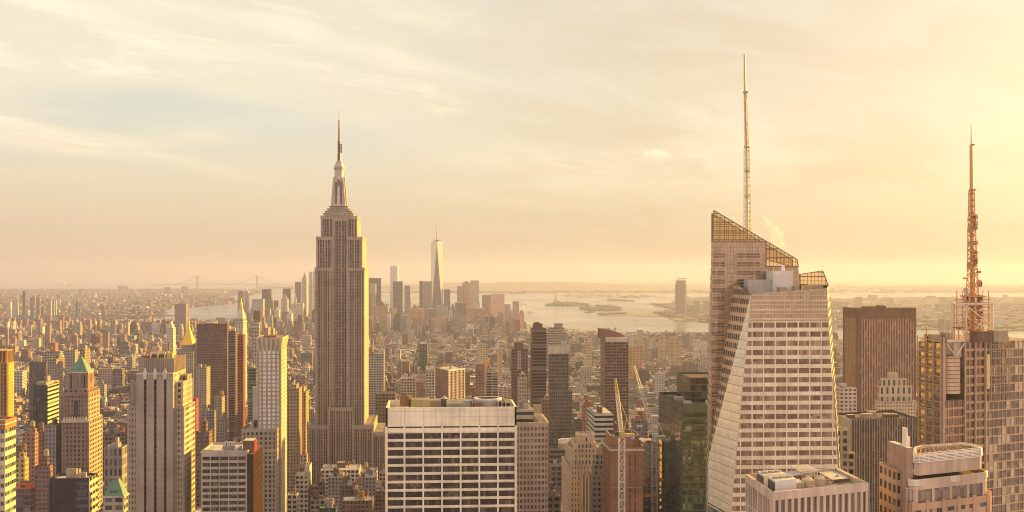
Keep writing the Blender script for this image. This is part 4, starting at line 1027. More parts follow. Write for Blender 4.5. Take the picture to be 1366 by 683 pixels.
def banded_office():
    D = 715; X = lambda p: P(p, 362, D)[0]; Z = lambda y: P(300, y, D)[2]; YB = yback(X(338), 350)
    r = hero('office_building', 'office block of pale bands and teal glass with dark brown brick end', 'office building', D, 305, 'the banded office block with the brown end', (268, 350, 590, 700), (X(268), X(338), D, YB))
    m = MB(); w = gbox(m, X(268.5), X(329.6), D, YB, 0, Z(604), (.38, .33, .265), 5, 3.82, .5, .40, .5, (0, 0), top=2.2, rcol='roofl', ends=.8, core=(.05, .045, .04)); m.build('banded_wing', r)
    m = MB(); m.box(X(329.7), X(338), D - .4, YB, 0, Z(606), 'stone', (.05, .03, .024), None, 'roof', PAL['brown']); 
    g = grid_face(m, (X(338), D), (X(338), YB), 0, Z(606), 1, 3.82, 0, .5, .25, (.03, .014, .011), (.05, .023, .016)); m.build('brick_end', r)  # brown brick darkened further, the shade on this end put into the colour
    m = MB(); m.box(X(322), X(336.5), D + 6, D + 18, Z(606), Z(590), 'stone', PAL['brown'], None, 'roof', PAL['roofl']); m.box(X(336.5), X(336.5) + .3, D + 6, D + 18, Z(606), Z(590), 'stone', (.19, .05, .035)); m.build('penthouse', r)
    m = MB(); zr = Z(604); m.box(X(293), X(308), D + 9, D + 14, zr, zr + 2.4, 'stone', PAL['grey'])
    for i in range(3): m.box(X(293.6) + i * 2.3, X(293.6) + i * 2.3 + 1.9, D + 9.5, D + 13.5, zr + 2.4, zr + 5, 'paint', PAL['roofl']); m.cyl(X(293.6) + i * 2.3 + .95, D + 11.5, .7, .7, zr + 5, zr + 5.3, 10, 'metal', PAL['dark'])
    m.build('cooling_unit', r)
    m = MB(); m.box(X(270), X(281), D + 6, D + 7, zr, zr + 1, 'paint', PAL['cream']); m.box(X(310), X(316), D + 5, D + 9, zr, zr + 1.8, 'paint', PAL['roofl']); m.cyl(X(318), D + 8, .8, .8, zr, zr + 3, 8, 'paint', PAL['roofl']); m.build('roof_duct', r)
    window_parts(r, w, 'glass_dark', limit=100)
banded_office()

def white_grid_tower():
    D = 900; X = lambda p: P(p, 362, D)[0]; Z = lambda y: P(358, y, D)[2]; YB = yback(X(374.5), 382)
    r = hero('residential_tower', 'slim white-panelled tower with flared ribbed crown on a tan base', 'skyscraper', D, 355, 'the white-panelled tower with a flared crown', (324, 383, 449, 690), (X(325), X(376), D - 10, YB + 8))
    c = (.34, .255, .18)
    m = MB(); w = gbox(m, X(343.6), X(374.5), D, YB, 0, Z(468), c, 5, 3.15, 1.3, .26, .3, (0, 0), ends=1.3); 
    m.box(X(374.5), X(374.5) + .4, D + .3, YB, 0, Z(468), 'facade', (.48, .39, .28), (3.2, 3.15, .35, .5)); m.build('shaft', r)  # lighter tan on the sun side, sunlight put into the wall colour
    m = MB(); tp = (.40, .31, .22); x0, x1 = X(341.5), X(377.2)
    m.rect_loft((X(343.6), X(374.5), D, YB), Z(468), (x0, x1, D - 1.6, YB + 1.5), Z(453), 'stone', tp)
    for i in range(6):
        x = x0 + 1 + (x1 - x0 - 2) * i / 5; xb = X(343.6) + .9 + (X(374.5) - X(343.6) - 1.8) * i / 5
        m.loft([(xb - .7, D - .6, Z(468)), (xb + .7, D - .6, Z(468)), (xb + .7, D + .2, Z(468)), (xb - .7, D + .2, Z(468))], [(x - .8, D - 2.4, Z(452)), (x + .8, D - 2.4, Z(452)), (x + .8, D - 1.2, Z(452)), (x - .8, D - 1.2, Z(452))], 'stone', PAL['cream'])
    for a in ((x0, x1, D - 1.6, D - 1.0), (x0, x0 + .6, D - 1, YB + 1), (x1 - .6, x1, D - 1, YB + 1)): m.box(*a, Z(453), Z(450), 'stone', tp)
    m.build('crown', r)
    m = MB(); m.box(x0 + 4, x1 - 6, D + 6, YB - 5, Z(453), Z(449), 'stone', PAL['brown']); m.build('roof_house', r)
    m = MB(); w2 = gbox(m, X(324.8), X(371), D - 8, YB + 6, 0, Z(572), (.33, .265, .20), 8, 3.6, 1.5, .35, .5, (0, 0), top=1.4)
    m.box(X(371), X(371) + .5, D - 8, YB + 6, 0, Z(572), 'facade', (.33, .265, .20), (3.2, 3.6, .42, .5)); m.box(X(324), X(372), D - 9, YB + 7, Z(601), Z(597), 'stone', PAL['tan']); m.box(X(324.4), X(371.6), D - 8.7, YB + 6.6, Z(586), Z(585), 'stone', PAL['tan']); m.build('base', r)
    roof_bits(r, X(327), X(342), D - 6, YB, Z(572), 3, 0, 3, PAL['cream'])
    window_parts(r, w, 'glass_blind', limit=95); r2 = w2
    mm = MB()
    for (o, u, n, u0, u1, z0, z1, d_) in w2: mm.obox(o, u, n, u0, u1, z0, z1, -.02, .05, 'glass')
    q = mm.build('base_window', r); q['kind'] = 'stuff'
white_grid_tower()

def pier_office():
    D = 680; X = lambda p: P(p, 362, D)[0]; Z = lambda y: P(712, y, D)[2]
    r = hero('office_building', 'tan office block of close vertical piers beside the white ribbon-window slab', 'office building', D, 712, 'the tan pier-fronted block', (691, 732, 549, 700), (X(691), X(732), D, D + 40))
    m = MB(); w = gbox(m, X(688), X(731.3), D, D + 42, 0, Z(566), (.45, .355, .265), 9, 3.5, .75, .42, .55, (0, 0), top=1.6); m.build('wall', r)
    m = MB(); m.box(X(690), X(713.5), D + 8, D + 30, Z(566), Z(549), 'facade', (.42, .35, .27), (7, 4.2, 1.1, .42), 'roof', PAL['roofm']); m.build('upper_tier', r)
    roof_bits(r, X(714), X(730), D + 4, D + 36, Z(566), 8, 0, 3, PAL['cream']); roof_bits(r, X(692), X(712), D + 10, D + 28, Z(549), 9, 0, 3)
    window_parts(r, w, 'glass_warm', limit=100)
pier_office()

def stepped_deco():
    D = 760; X = lambda p: P(p, 362, D)[0]; Z = lambda y: P(780, y, D)[2]; c = (.48, .36, .24)
    r = hero('apartment_building', 'stepped tan brick building with many small windows and a blank tower head', 'building', D, 782, 'the stepped tan building', (758, 805, 583, 700), (X(757), X(806), D - 6, D + 36))
    w = []
    for nm, x0, x1, y0, y1, zt, zb, nb in (('base', 757.5, 803, D, D + 36, 622, None, 11), ('lower_tier', 762, 799.5, D + 4, D + 34, 601, 622, 8), ):
        m = MB(); w += gbox(m, X(x0), X(x1), y0, y1, Z(zb) if zb else 0, Z(zt), c, nb, 3.5, 1.5, .5, .25, (0, 1)); m.build(nm, r)
    m = MB(); w += gbox(m, X(767), X(797), D + 8, D + 32, Z(601), Z(595), c, 6, 3.3, 1.6, .4, .25, (0, 1)); m.build('middle_tier', r)
    m = MB(); m.box(X(773.5), X(795.5), D + 10, D + 26, Z(595), Z(583), 'stone', c, None, 'roof', PAL['roofm'], 1.0); m.box(X(784), X(786), D + 9.9, D + 10, Z(592), Z(586.5), 'glass', (.02, .02, .02)); m.build('tower_head', r)
    m = MB(); m.box(X(797), X(805), D + 8, D + 24, Z(622), Z(600), 'stone', PAL['yellow'], None, 'roof', PAL['roofm']); m.build('stair_head', r)
    m = MB()
    for k in range(5): m.box(X(775 + k * 4.2), X(777 + k * 4.2), D - 3, D, 0, Z(630 + k * 3), 'stone', c)
    m.build('buttress', r); window_parts(r, w, 'glass', limit=100)
stepped_deco()
tower('apartment_building', 'building', 'dark stone stepped apartment building with grey tiers against the brown corner-roofed tower', 790, 815, 786, 634, 700, (.25, .20, .16), (2.8, 3.4, .45, .5), yb=700, tiers=((3, 0, 620, 4, (.27, .22, .18), 'brick'), (6, 1, 606, 7, (.30, .26, .22), 'brick')), bits=2)

def brown_corner_tower():
    D = 640; H = P(830, 601, D)[2]
    X = lambda p, d=D: P(p, 362, d)[0]; Z = lambda y: P(830, y, D)[2]
    r = hero('office_tower', 'pinkish brown stone tower with chamfered top tier behind the white crane mast', 'skyscraper', D, 835, 'the pinkish brown tower behind the crane', (810, 858, 578, 700), (X(810), X(858), D, D + 36))
    c = (.28, .15, .095); m = MB(); w = gbox(m, X(816), X(857.5), D, D + 34, 0, Z(599), c, 6, 3.7, 2.0, .22, .5, (0, 1), top=3.0, nbs=5, core=(.06, .035, .03)); 
    m.box(X(815) - .6, X(858.2), D - 1, D + 35, Z(601.5), Z(598.5), 'stone', PAL['cream'], None, 'roof', PAL['roofm']); m.box(X(815.4) - .2, X(858), D - .8, D + 34.5, Z(651), Z(649.5), 'stone', PAL['pink']); m.build('wall', r)
    def octo(x0, x1, y0, y1, k): return [(x0 + k, y0), (x1 - k, y0), (x1, y0 + k), (x1, y1 - k), (x1 - k, y1), (x0 + k, y1), (x0, y1 - k), (x0, y0 + k)]
    m = MB(); m.prism(octo(X(817.5), X(856), D + 4, D + 31, 4), Z(598.5), Z(583), 'stone', c, None, 'roof', PAL['brown'], 1.5)
    m.prism(octo(X(817.2), X(856.3), D + 3.8, D + 31.2, 4), Z(584), Z(582.4), 'stone', PAL['cream'], None, 'roof', PAL['brown'], 2.0); m.build('upper_tier', r)
    roof_bits(r, X(824), X(850), D + 9, D + 26, Z(584), 21, 0, 3, PAL['brown']); window_parts(r, w, 'glass_warm', limit=100)
brown_corner_tower()

def construction():
    D = 690; X = lambda p: P(p, 362, D)[0]; Z = lambda y: P(868, y, D)[2]
    r = hero('building_site', 'unfinished concrete tower core with orange netting and open steel floors', 'construction site', D, 866, 'the unfinished concrete core', (850, 880, 586, 700), (X(848), X(882), D - 6, D + 30))
    m = MB(); m.box(X(866.5), X(880), D, D + 16, 0, Z(590), 'stone', (.60, .48, .36), None, 'stone', PAL['concrete'])
    for k in range(40):
        z = Z(590) - 3.9 * (k + 1)
        if z < 0: break
        m.box(X(866.5) - .1, X(880) + .1, D - .08, D, z, z + .25, 'stone', (.3, .23, .17))
        for j in range(3): m.box(X(868.6 + j * 4), X(869.6 + j * 4), D - .05, D, z + 1.2, z + 2.6, 'stone', PAL['brown'])
    m.build('concrete_core', r)
    m = MB()
    for k in range(12): m.box(X(857.5), X(866.3), D - 2, D + 20, Z(590) - k * 4.1 - .4, Z(590) - k * 4.1, 'stone', PAL['concrete'])
    for p in (858, 862, 866): 
        for dy in (-1.6, 9, 19): m.box(X(p) - .35, X(p) + .35, D + dy - .35, D + dy + .35, 0, Z(590), 'stone', PAL['concrete'])
    m.build('floor_deck', r)
    rn = random.Random(3)
    for k in range(24):
        m = MB()
        px_ = rn.choice([rn.uniform(857, 865), rn.uniform(857, 878)]); py_ = rn.choice([587, 589, 592, 634, 637, 657, 659, 660, 612, 624]); x = X(px_); z = Z(py_)
        m.box(x, x + rn.uniform(1, 4), D - 2.2 - rn.random() * .3, D - 2.02 + rn.random() * .01, z - rn.uniform(.8, 2.6), z, 'paint', PAL['orange'] if k % 2 else PAL['red']); m.build('safety_net', r)
    m = MB(); st = (.13, .085, .065)
    for k in range(7):
        z = Z(647) - k * 4.4; m.box(X(836), X(881), D - 16, D - 15.5, z - .5, z, 'metal', st); m.box(X(836), X(881), D - 5, D - 4.5, z - .5, z, 'metal', st)
        for p in range(836, 882, 6): m.box(X(p) - .2, X(p) + .2, D - 16, D - 4.5, z - .45, z - .05, 'metal', st)
        if k: m.box(X(840), X(880), D - 15, D - 6, z - .12, z, 'stone', PAL['brown'])
    for p in range(836, 882, 9):
        for dy in (-16, -5): m.box(X(p) - .3, X(p) + .3, D + dy, D + dy + .5, 0, Z(642), 'metal', st)
    m.build('steel_frame', r)
    m = MB(); m.box(X(846), X(870), D - 15, D - 6, Z(656.8), Z(656), 'paint', PAL['orange']); m.build('safety_net', r)
    def crane(label, D, base, head, pivot, tip, cabcol, jibcol, tipcol, counter):
        X = lambda p: P(p, 362, D)[0]; Z = lambda y: P(base, y, D)[2]
        cr = empty('tower_crane', (X(base), D, 0), label, 'crane')
        m = MB(); m.lattice((X(base), D, 0), (X(base), D, Z(head)), 3.0, 3.0, int(Z(head) / 4.5), .24, 'paint', PAL['white']); m.build('mast', cr)
        m = MB(); z = Z(head); m.cyl(X(base), D, 1.9, 1.9, z, z + 1.2, 10, 'paint', cabcol); m.box(X(base) - 1.3, X(base) + 1.3, D - 2, D + 2, z + 1.2, z + 3.2, 'paint', cabcol)
        m.box(X(base) + counter * 1.2, X(base) + counter * 6.5, D - 1.3, D + 1.3, z + 1.3, z + 2.2, 'paint', cabcol); m.box(X(base) + counter * 4.6, X(base) + counter * 6.6, D - 1.6, D + 1.6, z - 0.6, z + 1.3, 'stone', PAL['concrete']); m.build('machinery_deck', cr)
        m = MB(); m.box(X(base) - 2.9 * counter - .9, X(base) - 2.9 * counter + .9, D - 3.1, D - 1.4, z + 1.2, z + 3.4, 'glass', (.1, .1, .1)); m.build('cab', cr)
        p0 = (X(pivot[0]), D, Z(pivot[1])); p1 = (X(tip[0]), D, Z(tip[1])); mid = tuple(p0[i] + (p1[i] - p0[i]) * .72 for i in range(3))
        m = MB(); m.lattice(p0, mid, 1.9, 1.6, 16, .17, 'paint', jibcol); m.lattice(mid, p1, 1.6, .7, 7, .17, 'paint', tipcol); j = m.build('jib', cr)
        m = MB(); ap = (X(base) + counter * 2.6, D, z + 10); m.tube((X(base) + counter * .8, D - 1, z + 3), ap, .28, 'paint', cabcol); m.tube((X(base) + counter * 5.5, D, z + 2), ap, .22, 'paint', cabcol); m.build('back_stay', cr)
        m = MB(); m.tube(ap, mid, .07, 'metal', PAL['dark'], 3); m.tube(p1, (p1[0], D, p1[2] - 22), .06, 'metal', PAL['dark'], 3); m.box(p1[0] - .3, p1[0] + .3, D - .3, D + .3, p1[2] - 23, p1[2] - 22, 'metal', PAL['yellow']); m.build('hoist_cable', cr)
        OCC.append((D, base - 3, base + 3, head, 700)); FOOT.append((X(base) - 4, X(base) + 4, D - 4, D + 4))
    crane('luffing tower crane with yellow cab and yellow jib tip before the pinkish brown tower', 600, 829.5, 584, (829, 578), (821, 505), PAL['yellow'], PAL['white'], PAL['yellow'], 1)
    crane('white luffing tower crane with long pale jib rising from the unfinished core', 672, 873, 586, (874, 583), (846, 488), PAL['white'], PAL['white'], PAL['white'], 1)
construction()

def green_glass_office():
    H = 192.0; A = PH(910.5, 539, H); Bk = PH(879, 523, H)
    v = np.array((Bk[0] - A[0], Bk[1] - A[1])); L = np.linalg.norm(v); v /= L; pr = np.array((v[1], -v[0]))
    Cn = np.array(A[:2]) + pr * 42; Dn = np.array(Bk[:2]) + pr * 42; D = A[1]
    r = hero('office_building', 'dark green glass office block with reflective stepped roof beside the faceted glass skyscraper', 'office building', D, 910, 'the dark green glass block', (878, 946, 500, 700), (min(A[0], Bk[0]), Cn[0], A[1], Dn[1]))
    a, b, c, d_ = tuple(A[:2]), tuple(Cn), tuple(Dn), tuple(Bk[:2]); m = MB()
    m.prism([a, b, c, d_], 0, H, 'stone', (.03, .04, .035), None, 'roof', (.12, .09, .075), 1.5)
    g = (.075, .105, .08)
    w = grid_face(m, a, b, 0, H, 7, 3.9, .18, .30, .18, g, (.10, .14, .10), 4.5, off=.6)
    w2 = grid_face(m, d_, a, 0, H, 11, 3.9, .16, .12, .14, (.11, .10, .08), (.11, .10, .08), 1.0)
    m.build('wall', r); window_parts(r, [(o, u, n, u0, u1, z0, z1, .03) for (o, u, n, u0, u1, z0, z1, q) in w], 'glass_green', limit=95)
    mm = MB()
    for (o, u, n, u0, u1, z0, z1, q) in w2: mm.obox(o, u, n, u0, u1, z0, z1, .0, .06, 'glass_green')
    q = mm.build('side_glazing', r); q['kind'] = 'stuff'
    m = MB(); zt = P(925, 503, D + 28)[2]; e = lambda s, t: (a[0] + pr[0] * s + v[0] * t, a[1] + pr[1] * s + v[1] * t)
    m.prism([e(10, 24), e(41, 24), e(41, L - 4), e(10, L - 4)], H - 1.5, zt, 'facade', (.085, .105, .085), (3, 3.9, .92, .84), 'roof', (.14, .10, .08), 1.0); m.build('upper_tier', r)
    for s, t, w_, h in ((3, 30, 5, 2), (4, 12, 4, 1.6), (16, 6, 8, 2.2), (28, 8, 6, 1.8)):
        m = MB(); p = e(s, t); m.box(p[0], p[0] + w_, p[1], p[1] + w_, H - 1.5, H - 1.5 + h, 'stone', PAL['roofl']); m.build('air_handler', r)
green_glass_office()

# ---- right hand side
ptower('skyscraper', 'skyscraper', 'wide dark brown slab with fine vertical stripes and plain dark top', [(1143, 1250), (1222, 1256), (1222, 1290), (1125, 1300)], 412, (.42, .195, .105), (3.0, 3.9, .55, 1.1), 'the wide dark brown slab', yb=552, bits=0)
def slab_top():
    root = [o for o in bpy.data.objects if o.get('label', '').startswith('wide dark brown slab')][0]
    m = MB(); a, b = P(1143, 362, 1250)[:2], P(1222, 362, 1256)[:2]; d_ = P(1125, 362, 1300)[:2]
    for p, q in ((a, b), (d_, a)):
        w = math.hypot(q[0] - p[0], q[1] - p[1]); u = ((q[0] - p[0]) / w, (q[1] - p[1]) / w); n = (u[1], -u[0])
        m.obox(p, u, n, 0, w, P(1143, 425, 1250)[2], P(1143, 411.4, 1250)[2], -.5, .5, 'stone', (.15, .075, .045)); m.obox(p, u, n, 0, 3.2, 0, P(1143, 425, 1250)[2], -.2, .45, 'stone', (.15, .075, .045)); m.obox(p, u, n, w - 2.4, w, 0, P(1143, 425, 1250)[2], -.2, .45, 'stone', (.15, .075, .045))
    m.build('top_band', root)
    for x0, x1, h in ((1155, 1168, 2.6), (1174, 1182, 3.6)):
        m = MB(); z = P(1160, 412, 1265)[2]; m.box(P(x0, 362, 1265)[0], P(x1, 362, 1265)[0], 1265, 1278, z - 1, z + h, 'stone', PAL['brown']); m.build('roof_house', root)
slab_top()
tower('hotel_tower', 'building', 'stepped cream stone hotel tower in front of the dark brown slab', 1171, 1222, 1169, 535, 1100, (.47, .36, .24), (3.0, 3.4, .4, .5), 'the stepped cream hotel', yb=556, tiers=((4, 3, 515, 4, (.48, .37, .25), (5, 9, .4, .7)), (9, 8, 505, 8, (.48, .37, .25), (5, 9, .4, .7)), (21, 18, 497, 12, (.42, .32, .22), None)), bits=0)
tower('apartment_building', 'building', 'white apartment block with orange sunlit balconies beside the faceted glass skyscraper', 1120, 1143, 1114, 518, 980, (.52, .40, .30), (4, 3.3, .6, .5), 'the white block with orange balconies', yb=556, bits=2)
def striped_office():
    A, B_, D = P(1135, 362, 690)[:2], P(1224, 362, 697)[:2], 690; Bk = P(1112, 362, 722)[:2]; z = P(1135, 560, 690)[2]
    v = (Bk[0] - A[0], Bk[1] - A[1]); Cn = (B_[0] + v[0] * 1.1, B_[1] + v[1] * 1.1 + 6)
    r = hero('office_building', 'dark office block of thin pale vertical fins with white end wall', 'office building', D, 1175, 'the dark block with thin pale fins', (1112, 1224, 553, 700), (min(A[0], Bk[0]), B_[0], D, Bk[1]))
    m = MB(); m.prism([A, B_, Cn, Bk], 0, z, 'facade', (.10, .06, .045), (1.9, 3.9, .98, .9), 'roof', (.15, .11, .09), 1.2); 
    w = math.hypot(B_[0] - A[0], B_[1] - A[1]); u = ((B_[0] - A[0]) / w, (B_[1] - A[1]) / w); n = (u[1], -u[0])
    for i in range(27): x = .3 + (w - .6) * i / 26; m.obox(A, u, n, x - .17, x + .17, 0, z, 0, .5, 'stone', (.44, .34, .25))
    wv = math.hypot(*v); u2 = (-v[0] / wv, -v[1] / wv); n2 = (u2[1], -u2[0]); m.obox(Bk, u2, n2, 0, wv, 0, z + .3, 0, .4, 'stone', (.50, .41, .31)); m.build('wall', r)
    for t, s, w_, h in ((.10, .5, 4, 1.4), (.28, .4, 7, 2.2), (.42, .55, 5, 3), (.62, .4, 9, 1.6)):
        m = MB(); x, y = A[0] + u[0] * w * t + v[0] * s, A[1] + u[1] * w * t + v[1] * s; m.box(x, x + w_, y, y + 4, z - 1.2, z + h - .6, 'stone', PAL['brown'] if h < 2 else PAL['tan'], None, 'roof', PAL['roofl']); m.build('air_handler', r)
striped_office()
tower('office_building', 'office building', 'narrow pale stone block with gridded windows between the faceted glass skyscraper and the thin-finned block', 1113, 1132, 1113, 573, 600, (.48, .39, .30), (4.4, 4.0, .58, .6), yb=700, tiers=((2, 4, 570, 4, (.50, .42, .33), None),), bits=0)
tower('office_building', 'office building', 'lower pale stone wing with white roof sheds beside the thin-finned block', 1130, 1141, 1128, 604, 606, (.46, .37, .28), (4.4, 4.0, .58, .6), yb=700, bits=1)

def pier_block():
    H = 203.0; q = [PH(1030, 656, H), PH(1156, 644, H), PH(1116, 624.5, H), PH(997, 632.5, H)]; q = [p[:2] for p in q]
    r = hero('office_building', 'stone-piered block with water tanks and cooling units on its open roof', 'office building', q[0][1], 1090, 'the piered block with roof tanks', (997, 1156, 625, 700), (min(p[0] for p in q), max(p[0] for p in q), q[0][1], q[2][1]))
    c = (.52, .40, .30); m = MB(); m.prism(q, 0, H - 1.6, 'stone', (.075, .045, .035), None, 'roof', (.23, .175, .135))
    w = []
    for a, b, nb in ((q[0], q[1], 15), (q[3], q[0], 10), (q[1], q[2], 10)):
        L = math.hypot(b[0] - a[0], b[1] - a[1]); u = ((b[0] - a[0]) / L, (b[1] - a[1]) / L); n = (u[1], -u[0])
        for i in range(nb + 1):
            x = min(max(L * i / nb, .3), L - .3); m.obox(a, u, n, x - .42, x + .42, 0, H - 2.0, 0, .55, 'stone', c)
        m.obox(a, u, n, -.2, L + .2, H - 2.4, H, -.5, .6, 'stone', c); m.obox(a, u, n, 0, L, H - 9.3, H - 8.6, 0, .3, 'stone', c)
        for k in range(14): m.obox(a, u, n, 0.01, L - .01, H - 9.3 - 8 * (k + 1), H - 8.7 - 8 * (k + 1), 0, .28, 'stone', c)
        for i in range(nb): w.append((a, u, n, L * i / nb + .45, L * (i + 1) / nb - .45, H - 8.55, H - 2.45, .04)); w.append((a, u, n, L * i / nb + .45, L * (i + 1) / nb - .45, H - 16.7, H - 9.35, .04))
    L = math.hypot(q[2][0] - q[3][0], q[2][1] - q[3][1]); u = ((q[2][0] - q[3][0]) / L, (q[2][1] - q[3][1]) / L); m.obox(q[3], u, (-u[1], u[0]), 0, L, H - 1.7, H, -.5, .1, 'stone', c)
    m.build('wall', r); window_parts(r, w, 'glass_warm', limit=80)
    e1 = np.array(q[1]) - np.array(q[0]); e2 = np.array(q[3]) - np.array(q[0]); z = H - 1.58
    at = lambda s, t: tuple(np.array(q[0]) + e1 * s + e2 * t)
    def unit(nm, s0, s1, t0, t1, h, col, mt='paint', z0=0):
        m = MB(); m.prism([at(s0, t0), at(s1, t0), at(s1, t1), at(s0, t1)], z + z0, z + h, mt, pc(col), None, 'roof', PAL['roofl']); o = m.build(nm, r); return o
    for s0, t0 in ((.06, .10), (.03, .42)):
        o = unit('cooling_unit', s0, s0 + .22, t0, t0 + .26, 4.0, 'white')
        for k in range(3):
            m = MB(); p = at(s0 + .04 + k * .07, t0 + .13); m.cyl(p[0], p[1], 1.0, 1.0, z + 4.0, z + 4.5, 12, 'metal', PAL['steel']); g = m.build('fan', o); g['_b'] = o['_b']; g.location = (0, 0, 0)
        m = MB(); m.prism([at(s0 - .012, t0 + .02), at(s0 - .004, t0 + .02), at(s0 - .004, t0 + .24), at(s0 - .012, t0 + .24)], z + .8, z + 3.4, 'metal', PAL['dark'], None, 'metal', PAL['dark']); m.build('louver', r)
    for s, t in ((.42, .16), (.55, .16)):
        m = MB(); p = at(s, t); m.cyl(p[0], p[1], 1.55, 1.55, z, z + 3.1, 16, 'stone', (.45, .33, .22)); m.cyl(p[0], p[1], 1.7, .1, z + 3.1, z + 4.3, 16, 'stone', (.50, .38, .26)); m.build('water_tank', r)
    unit('roof_house', .27, .37, .12, .34, 2.6, 'tan', 'stone'); unit('roof_house', .30, .48, .52, .78, 2.6, 'brown', 'stone'); unit('roof_house', .76, .95, .40, .90, 1.0, 'brown', 'stone')
    m = MB(); rn = random.Random(2)
    for k in range(26):
        a, b = at(rn.uniform(.38, .9), rn.uniform(.1, .9)), at(rn.uniform(.38, .9), rn.uniform(.1, .9)); zz = z + rn.uniform(.5, 2.6)
        if math.dist(a, b) < 7: m.tube((a[0], a[1], zz), (b[0], b[1], zz), .13, 'paint', PAL['roofl'], 4); m.tube((a[0], a[1], z), (a[0], a[1], zz), .1, 'paint', PAL['roofl'], 4)
    m.build('pipework', r)
    m = MB()
    for k in range(7): a, b = at(.46 + k * .028, .5), at(.46 + k * .028, .9); m.tube((a[0], a[1], z + 3.6), (b[0], b[1], z + 3.6), .14, 'paint', PAL['white'], 4)
    for t in (.5, .6, .7, .8, .9): a, b = at(.46, t), at(.63, t); m.tube((a[0], a[1], z + 3.4), (b[0], b[1], z + 3.4), .14, 'paint', PAL['white'], 4); m.tube((a[0], a[1], z), (a[0], a[1], z + 3.4), .12, 'paint', PAL['white'], 4); m.tube((b[0], b[1], z), (b[0], b[1], z + 3.4), .12, 'paint', PAL['white'], 4)
    m.build('steel_dunnage', r)
    for k in range(22):
        s, t = rn.uniform(.30, .92), rn.uniform(.06, .92); p = at(s, t); ww, hh = rn.uniform(.5, 1.8), rn.uniform(.4, 1.5)
        m = MB()
        if k % 3: m.box(p[0], p[0] + ww, p[1], p[1] + rn.uniform(.5, 1.6), z, z + hh, 'paint', rn.choice([PAL['roofl'], PAL['steel'], PAL['brown'], PAL['tan']]), None, 'roof', PAL['roofm'])
        else: m.cyl(p[0], p[1], ww * .3, ww * .3, z, z + hh, 8, 'metal', PAL['steel']); m.cyl(p[0], p[1], ww * .45, ww * .2, z + hh, z + hh + .3, 8, 'metal', PAL['steel'])
        m.build('roof_vent' if k % 3 == 0 else 'air_handler', r)
pier_block()

